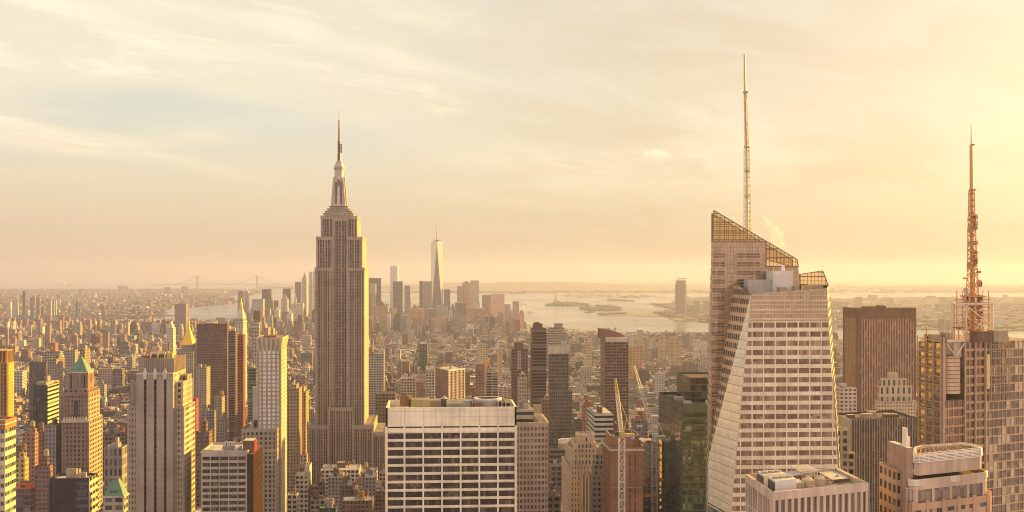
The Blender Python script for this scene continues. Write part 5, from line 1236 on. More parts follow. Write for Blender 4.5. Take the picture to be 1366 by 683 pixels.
def louvered_tower():
    H = P(1217, 603, 340)[2]
    q0, q1, q2, q3 = (PH(1219, 606, H)[:2], PH(1314, 597, H)[:2], PH(1291, 590, H)[:2], PH(1220.5, 594.6, H)[:2])
    q0, q1, q2, q3 = map(np.array, (q0, q1, q2, q3)); D = q0[1]
    r = hero('office_tower', 'stepped brown stone tower with white louvred parapet and white roof chimneys', 'skyscraper', D, 1265, 'the brown tower with a white louvred parapet', (1198, 1338, 572, 700), (q0[0] - 8, q1[0] + 8, D - 4, q2[1] + 4))
    cen = (q0 + q1 + q2 + q3) / 4
    def ring(k, ch=2.2, shift=0.0):
        P4 = [cen + (p - cen) * k for p in (q0, q1, q2, q3)]; out = []
        for i in range(4):
            p, a, b = P4[i], P4[i - 1], P4[(i + 1) % 4]
            for t in (a, b): v = t - p; out.append(tuple(p + v / np.linalg.norm(v) * ch))
        return out
    zpx = lambda y: P(1217, y, 340)[2]
    tan, wht, br = (.46, .34, .245), (.72, .62, .50), (.42, .27, .17)
    m = MB(); m.prism(ring(1.0), zpx(632), zpx(615), 'stone', tan, None, 'roof', PAL['brown']); m.prism(ring(.985), zpx(615), zpx(606), 'stone', tan, None, 'roof', PAL['brown'], 2.5); m.build('penthouse', r)
    def louvres(nm, k, y0, y1, panels):
        m = MB(); rg = ring(k)
        for i in range(len(rg)):
            a, b = rg[i], rg[(i + 1) % len(rg)]; L = math.hypot(b[0] - a[0], b[1] - a[1]); u = ((b[0] - a[0]) / L, (b[1] - a[1]) / L); n = (u[1], -u[0])
            np_ = max(1, round(L / 3.6))
            for j in range(np_):
                if panels and j % 4 not in panels: continue
                for s in range(6):
                    z0 = zpx(y0) + (zpx(y1) - zpx(y0)) * s / 6; m.obox(a, u, n, L * j / np_ + .06, L * (j + 1) / np_ - .06, z0, z0 + (zpx(y1) - zpx(y0)) / 6 * .62, -.10, .22, 'paint', wht)
                m.obox(a, u, n, L * j / np_ - .08, L * j / np_ + .08, zpx(y0), zpx(y1), -.12, .26, 'paint', wht)
                if panels: m.build(nm, r); m = MB()
        if m.f: m.build(nm, r)
    louvres('louvred_parapet', 1.01, 615, 603.5, None)
    m = MB()
    rg = ring(.97)
    for i in range(len(rg)): a, b = rg[i], rg[(i + 1) % len(rg)]; m.tube((a[0], a[1], zpx(603)), (b[0], b[1], zpx(603)), .12, 'paint', wht, 4)
    for k in range(12): a = cen + (q3 - cen) * .8 + (q2 - q3) * .8 * k / 11; b = cen + (q0 - cen) * .8 + (q1 - q0) * .8 * k / 11; m.tube((a[0], a[1], zpx(606)), (b[0], b[1], zpx(606)), .14, 'metal', PAL['orange'] if k % 3 == 0 else PAL['brown'], 4)
    m.build('roof_rail', r)
    m = MB(); m.prism(ring(1.14), zpx(650), zpx(636), 'stone', tan, None, 'roof', PAL['brown'], .8); m.build('upper_tier', r); louvres('louvred_parapet', 1.15, 644, 636, (0,))
    m = MB(); m.prism(ring(1.10), zpx(668), zpx(650), 'glass_warm', (.06, .04, .03), None, 'roof', PAL['brown'])
    rg = ring(1.125)
    for i in range(len(rg)):
        a, b = rg[i], rg[(i + 1) % len(rg)]; L = math.hypot(b[0] - a[0], b[1] - a[1]); u = ((b[0] - a[0]) / L, (b[1] - a[1]) / L); n = (u[1], -u[0]); k = max(1, round(L / 6.5))
        for j in range(k + 1): x = min(max(L * j / k, .5), L - .5); m.obox(a, u, n, x - .5, x + .5, zpx(668), zpx(650), -.4, .1, 'stone', tan)
        for j in range(k * 4): x = L * (j + .5) / (k * 4); m.obox(a, u, n, x - .05, x + .05, zpx(668), zpx(650), -.25, -.1, 'metal', PAL['tan'])
    m.build('glazed_storey', r)
    m = MB(); m.prism(ring(1.22), 0, zpx(668), 'facade', br, (4.2, 4.0, .6, .55), 'roof', PAL['roofl'], 1.0)
    rg = ring(1.235)
    for i in range(len(rg)):
        a, b = rg[i], rg[(i + 1) % len(rg)]; L = math.hypot(b[0] - a[0], b[1] - a[1]); u = ((b[0] - a[0]) / L, (b[1] - a[1]) / L); n = (u[1], -u[0]); k = max(1, round(L / 6.5))
        m.obox(a, u, n, 0, L, zpx(676), zpx(667), -.5, .1, 'stone', br)
        for j in range(k + 1): x = min(max(L * j / k, .6), L - .6); m.obox(a, u, n, x - .6, x + .6, 0, zpx(664.5), -.5, .25, 'stone', br)
    m.build('base', r)
    # service shaft with stepped white chimneys on the near left corner
    pt = lambda px, D_: P(px, 362, D_)[:2]
    m = MB(); a = pt(1209.2, 338); m.box(a[0], pt(1217.6, 338)[0], 338, 352, 0, zpx(596), 'stone', (.34, .22, .16), None, 'roof', PAL['roofl']); m.build('service_shaft', r)
    m = MB(); m.box(pt(1199.5, 340)[0], a[0] - .05, 342, 356, 0, zpx(628), 'facade', br, (3.6, 4, .55, .55), 'roof', PAL['brown'], .8); m.build('side_wing', r)
    for p0, p1, yt in ((1208.8, 1211.4, 571), (1211.6, 1214.6, 577), (1213.4, 1219, 584), (1216.5, 1220, 593)):
        m = MB(); m.box(pt(p0, 339)[0], pt(p1, 339)[0], 339 + (p0 - 1208) * .5, 341.6 + (p0 - 1208) * .5, zpx(597), zpx(yt), 'paint', wht); m.build('chimney', r)
    mm = MB(); a = pt(1203, 341.5)
    for s in range(9): mm.box(pt(1209.4, 337.6)[0], pt(1216.5, 337.6)[0], 337.7, 337.98, zpx(668) + s * .5, zpx(668) + s * .5 + .3, 'paint', wht)
    mm.build('vent_louver', r)
louvered_tower()

def mast_tower():
    H = 233.0
    A, M_, N_ = PH(1226, 449.8, H)[:2], PH(1257, 452.5, H)[:2], PH(1392, 447.5, H)[:2]
    A, M_, N_ = map(np.array, (A, M_, N_)); u1 = (N_ - M_); L1 = np.linalg.norm(u1); u1 /= L1; back = np.array((-u1[1], u1[0])); D = M_[1]
    v0 = M_ - A
    r = hero('skyscraper', 'glass tower with metal drum, steel lattice cage and tall red-brown broadcast mast', 'skyscraper', D, 1297, 'the glass tower with the broadcast mast', (1226, 1370, 405, 700), (A[0] - 4, N_[0], D - 4, D + 70))
    Bk, Ck = np.array(P(1233, 362, 622)[:2]), N_ + back * 48
    ez = lambda y: PH(1280, 1, H)[2] if False else P(1280, y, D)[2]
    Zp = lambda y: P(1280, y, D)[2]
    e = lambda s, t: tuple(M_ + u1 * s + back * t)
    # footprint leaves a notch for the drum between s0 and s1
    pxs = lambda px: float(np.dot(np.array(P(px, 362, D)[:2]) - M_, u1))
    s0, s1, s2 = pxs(1263), pxs(1300), pxs(1342)
    n1 = np.array((u1[1], -u1[0]))
    m = MB()
    m.prism([tuple(A), tuple(M_), e(s0, 0), e(s0, 11), e(s1, 11), e(s1, 0), tuple(N_), tuple(Ck), tuple(Bk)], Zp(535), H - 2, 'glass_warm', (.2, .15, .1), None, 'roof', (.26, .17, .12))
    m.prism([tuple(A), tuple(M_), tuple(N_), tuple(Ck), tuple(Bk)], 0, Zp(535), 'glass_warm', (.2, .15, .1), None, 'roof', (.26, .17, .12)); m.build('body', r)
    def fins(nm, a, b, z0, z1, nb, fl, pier, band, col, proud=.25, mt='stone', wins=None):
        m = MB(); L = math.hypot(b[0] - a[0], b[1] - a[1]); u = ((b[0] - a[0]) / L, (b[1] - a[1]) / L); n = (u[1], -u[0])
        for i in range(nb + 1): x = min(max(L * i / nb, pier / 2), L - pier / 2); m.obox(a, u, n, x - pier / 2, x + pier / 2, z0, z1, 0, proud + .04, mt, col)
        k = 0
        while z1 - (k + 1) * fl > z0:
            z = z1 - (k + 1) * fl; m.obox(a, u, n, 0.005, L - .005, z, z + band, 0, proud, mt, col)
            if wins is not None:
                for i in range(nb): wins.append((a, u, n, L * i / nb + pier / 2, L * (i + 1) / nb - pier / 2, z + band, z + fl, .03))
            k += 1
        m.build(nm, r)
    win = []
    fins('left_curtain_wall', tuple(A), tuple(M_), 0, H - 2, 3, 4.0, .35, .5, (.42, .30, .18), .3, 'metal', win)
    wl = win; win = []; wr = []
    fins('front_curtain_wall', e(s1, 0), e(s2, 0), 0, H - 2, 4, 4.2, .5, 1.2, (.42, .27, .165), .3, 'stone', win)
    fins('right_curtain_wall', e(s2, 0), tuple(N_), 0, H - 2, 14, 4.2, .22, .6, (.50, .34, .2), .3, 'metal', wr)
    fins('lower_curtain_wall', tuple(M_), e(s1, 0), 0, Zp(535), 4, 4.2, .4, .9, (.42, .26, .16), .3, 'stone', win)
    fins('corner_pier', tuple(M_), e(s0, 0), Zp(535), H - 2, 1, 8, .8, .8, (.42, .27, .18), .3, 'stone')
    window_parts(r, wl, 'glass_mirror', limit=60); 
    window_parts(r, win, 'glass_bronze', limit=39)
    mm = MB(); rq = random.Random(6)
    for wq in wr:
        if rq.random() < .38: mm.obox(*wq[:7], -.02, .07, rq.choice(['glass_mirror', 'glass_bronze', 'glass_tan']))
    q = mm.build('right_glazing', r); q['kind'] = 'stuff'
    # tubular grid over the left face and main verticals
    m = MB(); c = (.36, .24, .16); n = np.array((v0[1], -v0[0])) / np.linalg.norm(v0)
    for i in range(4):
        p = A + v0 * i / 3 + n * .9; m.tube((*p, 0), (*p, H + 1), .3, 'metal', c, 6)
    for k in range(40):
        z = H - k * 6.3
        if z < 0: break
        a, b = A + n * .9, M_ + n * .9; m.tube((*a, z), (*b, z - 1.5), .22, 'metal', c, 5)
    for s in (0, s1, s2, (s1 + s2) / 2): p = M_ + u1 * s + n1 * .9; m.tube((*p, 0), (*p, H + 1), .38, 'metal', (.48, .34, .23), 6)
    m.build('tube_grid', r)
    # drum
    m = MB(); cxy = M_ + u1 * (s0 + s1) / 2 + back * 4.2; R_ = (s1 - s0) / 2 * .92
    zt, zb = Zp(478), Zp(526); nb = 9
    for k in range(nb):
        a = zb + (zt - zb) * k / nb; b = zb + (zt - zb) * (k + 1) / nb
        m.cyl(*cxy, R_, R_, a, b - .5, 28, 'metal', (.52, .36, .23)); m.cyl(*cxy, R_ * .97, R_ * .97, b - .52, b + .02, 28, 'metal', (.30, .17, .10))
    m.cyl(*cxy, R_ * 1.0, R_ * 1.0, zt, zt + .8, 28, 'metal', (.42, .28, .18)); m.build('metal_drum', r)
    m = MB(); zz = Zp(460)
    m.prism([e(s0 + .3, 2), e(s1 - 6, 2), e(s1 - 6, 10), e(s0 + .3, 10)], zt + 1.4, H - 3, 'stone', (.34, .22, .15)); m.prism([e(s1 - 5.5, 1), e(s1 - .3, 1), e(s1 - .3, 10), e(s1 - 5.5, 10)], Zp(478), H - 2, 'stone', (.52, .40, .30)); m.build('upper_recess', r)
    m = MB(); wht = (.58, .45, .33)
    a0, a1 = M_ + u1 * s0 + n1 * .6, M_ + u1 * s1 + n1 * .6; mid = (a0 + a1) / 2
    m.tube((*a0, H - 2), (*mid, Zp(476)), .4, 'paint', wht, 6); m.tube((*a1, H - 2), (*mid, Zp(476)), .4, 'paint', wht, 6); m.tube((*a0, H - 1), (*a1, H - 1), .7, 'paint', wht, 6); m.build('brace', r)
    # roof cage
    m = MB(); Zr = lambda y: P(1297, y, D + 22)[2]
    pp_ = lambda px, dy: P(px, 362, D + dy)[:2]
    cage = [pp_(1270, 14), pp_(1324, 14), pp_(1320, 30), pp_(1273, 30), pp_(1289, 14), pp_(1289.5, 30)]
    zc = Zr(405)
    for p in cage: m.tube((*p, H - 2), (*p, zc), .55, 'paint', wht, 6)
    for i, j in ((0, 1), (1, 2), (2, 3), (3, 0)): m.tube((*cage[i], zc), (*cage[j], zc), .55, 'paint', wht, 6)
    for (pa, za), (pb, zb_) in (((1289, H - 2), (1323, zc - 2)), ((1290, zc - 1), (1322, H + 6)), ((1271, zc - 2), (1288, H))): m.tube((*pp_(pa, 14), za), (*pp_(pb, 14), zb_), .3, 'paint', wht, 5)
    m.build('roof_cage', r)
    # broadcast mast
    m = MB(); cx_, cy_ = pp_(1297.5, 22); red = (.48, .215, .08); Zm = lambda y: P(1297, y, cy_)[2]
    m.lattice((cx_, cy_, H - 2), (cx_, cy_, Zm(360)), 5.2, 3.6, 14, .30, 'paint', red); m.lattice((cx_ - .2, cy_, Zm(360)), (cx_ - .4, cy_, Zm(288)), 3.4, 2.5, 14, .25, 'paint', red); m.tube((cx_, cy_, H), (cx_ - .4, cy_, Zm(288)), .75, 'paint', red, 6)
    m.lattice((cx_ - .4, cy_, Zm(288)), (cx_ - .5, cy_, Zm(254)), 2.4, 1.9, 8, .25, 'paint', red); m.tube((cx_ - .4, cy_, Zm(288)), (cx_ - .5, cy_, Zm(254)), .6, 'paint', red, 6)
    m.tube((cx_ - .5, cy_, Zm(254)), (cx_ - .7, cy_, Zm(194)), .95, 'paint', (.50, .28, .14), 8, .8); m.tube((cx_ - .7, cy_, Zm(194)), (cx_ - .8, cy_, Zm(165)), .34, 'paint', red, 6, .16)
    for y, w_ in ((440, 5.5), (405, 6), (396, 7.5), (360, 3.2), (325, 3.0), (288, 2.8), (254, 2.2), (194, 1.3)): m.box(cx_ - w_ * .6, cx_ + w_ * .6, cy_ - w_ * .6, cy_ + w_ * .6, Zm(y), Zm(y) + .7, 'paint', red)
    rn = random.Random(8)
    for k in range(60):
        y = rn.choice([rn.uniform(290, 358), rn.uniform(360, 440), rn.uniform(398, 440)]); s_ = 2.6 if y < 360 else 5.4; dx_ = rn.choice((-1, 1)) * rn.uniform(.9, 1.15) * s_ * (.5 if y < 360 else .6)
        m.box(cx_ + dx_ - .35, cx_ + dx_ + .35, cy_ - 2, cy_ + 2, Zm(y), Zm(y) + rn.uniform(.7, 2.2), 'paint', rn.choice([red, (.5, .36, .22), (.55, .45, .33)]))
    for sx in (-1, 1):
        for dy in (-3, 3): m.tube((cx_ + sx * 6.6, cy_ + dy, Zm(436)), (cx_ + sx * 6.6, cy_ + dy, Zm(388)), .22, 'paint', red, 4)
        for y in (430, 420, 410, 400): m.box(cx_ + sx * 6.6 - 1.2, cx_ + sx * 6.6 + 1.2, cy_ - 3.4, cy_ + 3.4, Zm(y), Zm(y) + .35, 'paint', red)
    m.build('broadcast_mast', r)
    m = MB(); d0 = pp_(1279, 6); m.cyl(d0[0], d0[1], .3, .3, H - 2, H + 4, 6, 'metal', red)
    for i in range(4): m.cyl(d0[0], d0[1] - .6 + i * .3, .01 + .9 * i, .9 * (i + 1), H + 4.2 + i * .3, H + 4.6 + i * .3, 14, 'paint', (.34, .2, .12))
    m.build('satellite_dish', r)
    for p0, p1, dy, h, rc_ in ((1262, 1268, 8, 2.5, 'pink'), (1303, 1322, 6, 3.2, 'brown'), (1326, 1345, 10, 3.4, 'tan'), (1246, 1256, 10, 1.5, 'tan')):
        m = MB(); a, b = pp_(p0, dy), pp_(p1, dy); m.box(a[0], b[0], a[1], a[1] + 7, H - 2, H + h, 'stone', pc(rc_)); m.build('roof_house', r)
    m = MB(); p = pp_(1236, 8); m.tube((*p, H - 2), (*p, Zp(435)), .22, 'paint', red, 5); m.tube((p[0] - 1.3, p[1], Zp(440)), (p[0] + 1.3, p[1], Zp(440)), .15, 'paint', red, 4); m.build('antenna', r)
    m = MB(); rn = random.Random(4)
    ss = pxs(1352)
    for i in range(5): p = M_ + u1 * (ss + i * 3) + n1 * 1.2; m.tube((*p, Zp(540)), (*p, H), .3, 'metal', c, 5)
    for k in range(9): z = H - 3.4 * k; a, b = M_ + u1 * ss + n1 * 1.2, M_ + u1 * (ss + 12) + n1 * 1.2; m.tube((*a, z), (*b, z), .25, 'metal', c, 5)
    p = M_ + u1 * (ss - 2.5) + n1 * 1.0; 
    m.build('sign_frame', r)
    m = MB(); m.box(p[0] - .8, p[0] + .8, p[1] - 1, p[1], Zp(522), Zp(475), 'metal', (.6, .44, .2)); m.build('edge_fin', r)
mast_tower()
# ------------------------------------------------------------------ left foreground
def orange_tower():
    D = 1000; X = lambda p: P(p, 362, D)[0]; Z = lambda y: P(5, y, D)[2]; YB = yback(X(10.5), 18)
    r = hero('apartment_tower', 'orange sunlit balcony tower with notched crown at the edge of the view', 'building', D, 0, 'the orange balcony tower', (-15, 18, 467, 560), (X(-14), X(10.5), D, YB)); o = (.46, .25, .07); m = MB()
    m.box(X(-14), X(10.5), D, YB, 0, Z(485), 'facade', (.20, .13, .09), (5.5, 3.1, .75, .55), 'roof', PAL['roofm'])
    for a, b in ((-14, -11), (-7.6, -6.2), (-1, 1.5), (4.2, 5.2), (8.8, 10.5)): m.box(X(a), X(b), D - .8, D, 0, Z(483), 'stone', o)
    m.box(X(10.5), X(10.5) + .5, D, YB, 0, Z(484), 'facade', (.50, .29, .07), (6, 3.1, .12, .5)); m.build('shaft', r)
    m = MB(); m.box(X(-14), X(10.5), D + .5, YB, Z(485), Z(468), 'stone', (.13, .08, .05), None, 'roof', PAL['roofm'])
    for a, b in ((-14, -10), (-7, -3), (1.6, 4.4), (6.4, 10.5)): m.rect_loft((X(a), X(b), D - .8, YB), Z(485), (X(a) + .8, X(b) - .3, D, YB), Z(467), 'stone', o)
    m.build('crown', r)
orange_tower()
def striped_corner():
    D = 500; X = lambda p: P(p, 362, D)[0]; Z = lambda y: P(6, y, D)[2]; YB = yback(X(6), 20.5)
    r = hero('office_building', 'cream banded office building with brown top band at the lower edge of the view', 'office building', D, 0, 'the cream banded corner building', (-40, 21, 558, 700), (X(-40), X(6), D, YB)); m = MB()
    w = gbox(m, X(-40), X(6), D, YB, 0, Z(573), (.50, .43, .31), 9, 3.75, .12, .55, .25, (1, 0), 5, core=(.06, .055, .05)); m.build('wall', r)
    m = MB(); m.box(X(-40) - .1, X(6) + .4, D - .4, YB + .1, Z(573), Z(560.5), 'stone', (.30, .15, .08), None, 'roof', PAL['roofl'], 1.0); m.box(X(-40) - .1, X(6) + .5, D - .5, YB + .2, Z(567), Z(565.5), 'stone', PAL['cream']); m.build('top_band', r)
    window_parts(r, w, 'glass_green', limit=90)
striped_corner()
def dark_block():
    D = 620; X = lambda p: P(p, 362, D)[0]; Z = lambda y: P(95, y, D)[2]; YB = yback(X(118.5), 130)
    r = hero('office_building', 'squat dark slate office block with pale sunlit banded side', 'office building', D, 98, 'the squat dark slate block', (66, 130, 630, 700), (X(66), X(119), D, YB)); m = MB()
    m.box(X(66), X(118.5), D, YB, 0, Z(638), 'stone', (.05, .04, .042), None, 'roof', PAL['roofl'], 1.2)
    for k in range(12): 
        z = Z(638) - 2 - 3.9 * k
        m.box(X(102), X(118.3), D - .12, D, z - 1.5, z, 'stone', (.10, .085, .08)); m.box(X(66.3), X(101.8), D - .05, D, z - .15, z, 'stone', (.085, .07, .07))
    w = grid_face(m, (X(118.5), D), (X(118.5), YB), 0, Z(638), 3, 3.9, .4, .5, .35, (.48, .41, .29)); m.box(X(65.2), X(67.4), D - .6, D + 2, 0, Z(641), 'stone', (.07, .055, .05)); m.build('wall', r)
    w += [((X(102), D), (1, 0), (0, -1), 1 + 4.2 * j, 4.6 + 4.2 * j, Z(638) - 5.4 - 3.9 * k, Z(638) - 3.8 - 3.9 * k, .02) for k in range(7) for j in range(1)]
    window_parts(r, w, 'glass', limit=60); roof_bits(r, X(70), X(115), D + 3, YB - 3, Z(638) - 1.2, 12, 0, 5, PAL['tan'])
dark_block()
def mansard_house(name, label, short, x0, x1, xs, ybase, ytop, inset, D, roofcol, wallcol, rm='copper', sty='loft'):
    X = lambda p: P(p, 362, D)[0]; Z = lambda y: P((x0 + x1) / 2, y, D)[2]; YB = yback(X(x1), xs)
    r = hero(name, label, 'building', D, (x0 + x1) / 2, short, (x0, xs, ytop, 700), (X(x0), X(x1), D, YB)); m = MB()
    m.box(X(x0), X(x1), D, YB, 0, Z(ybase), 'facade', pc(wallcol), sty); m.box(X(x0) - .5, X(x1) + .5, D - .5, YB + .5, Z(ybase) - .8, Z(ybase), 'stone', tuple(min(.6, c * 1.2) for c in pc(wallcol))); m.build('wall', r)
    m = MB(); a = (X(x0 + inset), X(x1 - inset), D + (YB - D) * .3, D + (YB - D) * .7); m.rect_loft((X(x0), X(x1), D, YB), Z(ybase), a, Z(ytop + 2), rm, pc(roofcol)); m.box(a[0], a[1], a[2], a[3], Z(ytop + 2), Z(ytop), 'stone', PAL['brown']); m.build('roof', r)
    m = MB(); xm = (X(x0) + X(x1)) / 2; zm = Z(ybase); m.box(xm - 2.4, xm + 2.4, D + .6, D + 5, zm, zm + 3.2, rm, pc(roofcol)); m.box(xm - 1.8, xm + 1.8, D + .5, D + .6, zm + .5, zm + 2.6, 'glass'); m.build('dormer', r)
mansard_house('mansard_building', 'low cream building with green copper mansard roof beside the slotted tan tower', 'the low green mansard roof', 138, 165, 171, 662, 639, 9, 620, 'copper', (.36, .31, .24))
mansard_house('mansard_building', 'dark red brick building with red mansard roof under the orange tower', 'the red mansard roof', 21, 41, 47, 652, 643, 3, 800, (.42, .10, .04), (.13, .075, .07), 'stone')
tw = tower
tw('apartment_building', 'building', 'yellow sunlit stepped apartment house beside the cream banded corner building', 20, 33, 37, 612, 850, (.42, .30, .10), 'brick', 'the yellow stepped house', yb=650, tiers=((3, 3, 604, 4, (.45, .33, .12), 'brick'),), tank=1)
tw('apartment_building', 'building', 'pinkish brick apartment house with one sunlit edge by the green pyramid tower', 29, 46.5, 51, 578, 1000, (.32, .18, .12), 'brick', 'the pinkish brick house', yb=650, tiers=((6, 2, 572, 5, (.34, .2, .13), 'brick'),), tank=1)
tw('apartment_building', 'building', 'taller mauve brick apartment house just behind the pinkish one', 51, 60, 62.5, 575, 1030, (.24, .15, .13), 'brick', yb=650, tank=1)
tw('office_building', 'office building', 'slate grey office building with pale sunlit side against the green pyramid tower', 60, 74, 82, 567, 960, (.24, .225, .23), 'brick', 'the slate grey office building', yb=640, tank=0)
tw('apartment_building', 'building', 'brown brick apartment house below the mauve one and above the dark slate block', 46, 66, 70, 622, 900, (.2, .12, .1), 'brick', yb=690, tiers=((6, 5, 612, 4, 'brown', 'brick'),), tank=1)
tw('office_tower', 'skyscraper', 'dark green glass office tower with sunlit cream banded side and orange rooftop sheeting', 44, 63, 78, 514, 1080, (.045, .06, .05), (3, 3.7, .6, .9), 'the dark green glass tower', yb=570, tiers=((2, 4, 510, 5, 'grey', None),), bits=3)
def side_skin(label_start, col, sty, zskip=1.0):
    o = [q for q in bpy.data.objects if str(q.get('label', '')).startswith(label_start)][0]
    v = [q.co for q in o.data.vertices]; b = o['_b']
    return o
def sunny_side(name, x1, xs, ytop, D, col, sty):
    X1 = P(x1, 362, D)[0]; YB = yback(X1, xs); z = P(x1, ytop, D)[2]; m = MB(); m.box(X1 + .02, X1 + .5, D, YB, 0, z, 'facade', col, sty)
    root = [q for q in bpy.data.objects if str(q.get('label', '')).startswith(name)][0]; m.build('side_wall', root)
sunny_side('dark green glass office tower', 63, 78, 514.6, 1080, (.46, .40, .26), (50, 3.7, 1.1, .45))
sunny_side('slate grey office building', 74, 82, 567.6, 960, (.42, .36, .28), 'brick')  # paler copy of the grey wall, sunlight put into its colour
def crown_sheet():
    root = [q for q in bpy.data.objects if str(q.get('label', '')).startswith('dark green glass office')][0]; m = MB(); a = P(70, 513, 1120); m.box(a[0] - 4, a[0] + 5, 1105, 1125, a[2] - 4, a[2] + 4, 'paint', (.5, .2, .04)); m.build('roof_sheeting', root)
crown_sheet()
tw('office_building', 'office building', 'dark slab with close vertical stripes behind the dark green glass tower', 39, 61.5, 63, 483, 1650, (.13, .105, .10), (2.2, 3.6, .5, .9), yb=510)
tw('office_building', 'office building', 'grey office slab with a bright yellow sunlit end left of the twin yellow blocks', 63.5, 75, 82, 479, 1600, (.27, .235, .20), 'narrow', yb=510)
tw('loft_building', 'building', 'wide pale loft block with flat white roof above the dark striped slab', 56, 80, 84, 469, 1900, (.33, .28, .23), 'loft', yb=485, tank=1)
tw('office_building', 'office building', 'first of two grey blocks with blazing yellow sides behind the green pyramid', 86.5, 100, 104, 467, 1420, (.30, .245, .19), 'brick', 'the twin yellow-sided blocks', yb=500)
tw('office_building', 'office building', 'second of two grey blocks with blazing yellow sides, the taller one by the green pyramid', 106, 113, 120, 466, 1440, (.27, .21, .17), 'brick', yb=500)
tw('civic_building', 'building', 'grey classical civic building with gable between the green pyramid tower and slotted tan tower', 139, 163, 170, 597, 1080, (.27, .25, .235), (4.2, 9, .45, .7), yb=650, bits=2, tiers=((7, 7, 592, 3, (.28, .26, .24), None),))
tw('loft_building', 'building', 'dark brick loft behind the grey classical civic building', 134, 166, 170, 578, 1200, (.17, .12, .105), 'loft', yb=600, tank=2)
# ---- left middle distance
tw('clock_tower', 'skyscraper', 'slender white stone tower with pointed cap left of the gold pyramid', 222, 231, 234.5, 437, 2600, (.50, .46, .38), 'narrow', 'the slender white pointed tower', yb=480, tiers=((1.5, 1.5, 433, 3, (.5, .46, .38), None), (3.2, 3.2, 429, 6, (.5, .46, .38), None)), bits=0)
def gold_pyramid():
    D = 1850; X = lambda p: P(p, 362, D)[0]; Z = lambda y: P(250, y, D)[2]; YB = yback(X(258), 266)
    r = hero('office_tower', 'grey stone tower with brilliant gold pyramid roof', 'skyscraper', D, 251, 'the gold pyramid tower', (238, 267, 428, 530), (X(238), X(258), D, YB)); c = (.33, .29, .24)
    m = MB(); m.box(X(240.5), X(258), D, YB, 0, Z(467), 'facade', c, (3.0, 3.7, .42, .6), 'roof', PAL['roofm']); m.box(X(242), X(256.3), D + 3, YB - 4, Z(467), Z(460.5), 'facade', c, (3, 5, .45, .7), 'roof', PAL['roofm']); m.build('shaft', r)
    m = MB(); x0, x1, y0, y1 = X(241.6), X(256.4), D + 2.5, min(yback(X(256.4), 261), YB - 2); cx_, cy_ = (x0 + x1) / 2, (y0 + y1) / 2; n = 4
    ring = lambda k, z: [(cx_ + (x1 - x0) / 2 * k * 1.414 * math.cos(math.pi / 4 + i * math.pi / 2), cy_ + (y1 - y0) / 2 * k * 1.414 * math.sin(math.pi / 4 + i * math.pi / 2), z) for i in range(n)]
    m.loft(ring(1.02, Z(460.5)), ring(.20, Z(437)), 'gold', (1, 1, 1)); m.loft(ring(.17, Z(437)), ring(.15, Z(433)), 'gold', (1, 1, 1)); m.loft(ring(.2, Z(433)), ring(.01, Z(427)), 'gold', (1, 1, 1)); m.build('pyramid_roof', r)
    m = MB(); m.box(X(258.3), X(262.5), D + 6, YB, 0, Z(458), 'facade', c, 'brick', 'roof', PAL['roofm']); m.box(X(238), X(240.3), D + 6, YB, 0, Z(472), 'facade', c, 'brick', 'roof', PAL['roofm']); m.build('wing', r)
gold_pyramid()
tw('office_building', 'office building', 'tan stone block with sunlit side attached in front of the gold pyramid tower', 262, 275.5, 280.5, 490, 1650, (.33, .27, .22), 'brick', yb=540, bits=3)
tw('office_tower', 'skyscraper', 'wide dark red-brown tower with plain top band between the gold pyramid and the gold-tipped campanile', 262.3, 303, 306, 432, 1720, (.15, .085, .07), (2.4, 3.6, .5, .62), 'the wide dark red-brown tower', yb=510, bits=0, parapet=.3)
def redtop():
    root = [q for q in bpy.data.objects if str(q.get('label', '')).startswith('wide dark red-brown tower')][0]; D = 1720; a, b = P(262.3, 432, D), P(303, 439.5, D); m = MB(); m.box(a[0] - .3, b[0] + .3, D - .5, D, b[2], a[2] + .2, 'stone', (.13, .075, .065)); m.build('top_band', root)
redtop()
tw('apartment_tower', 'building', 'slim brown tower with a bright sunlit edge in front of the dark red-brown tower', 304.5, 314, 317.2, 441.5, 1450, (.20, .13, .105), 'balcony', 'the slim brown sunlit-edged tower', yb=590, bits=1)
tw('apartment_tower', 'building', 'slim rust-red tower beside the brown one with the sunlit edge', 316.8, 324.5, 327.5, 447, 1380, (.19, .075, .05), (3, 3.2, .35, .5), 'the slim rust-red tower', yb=590, bits=1)
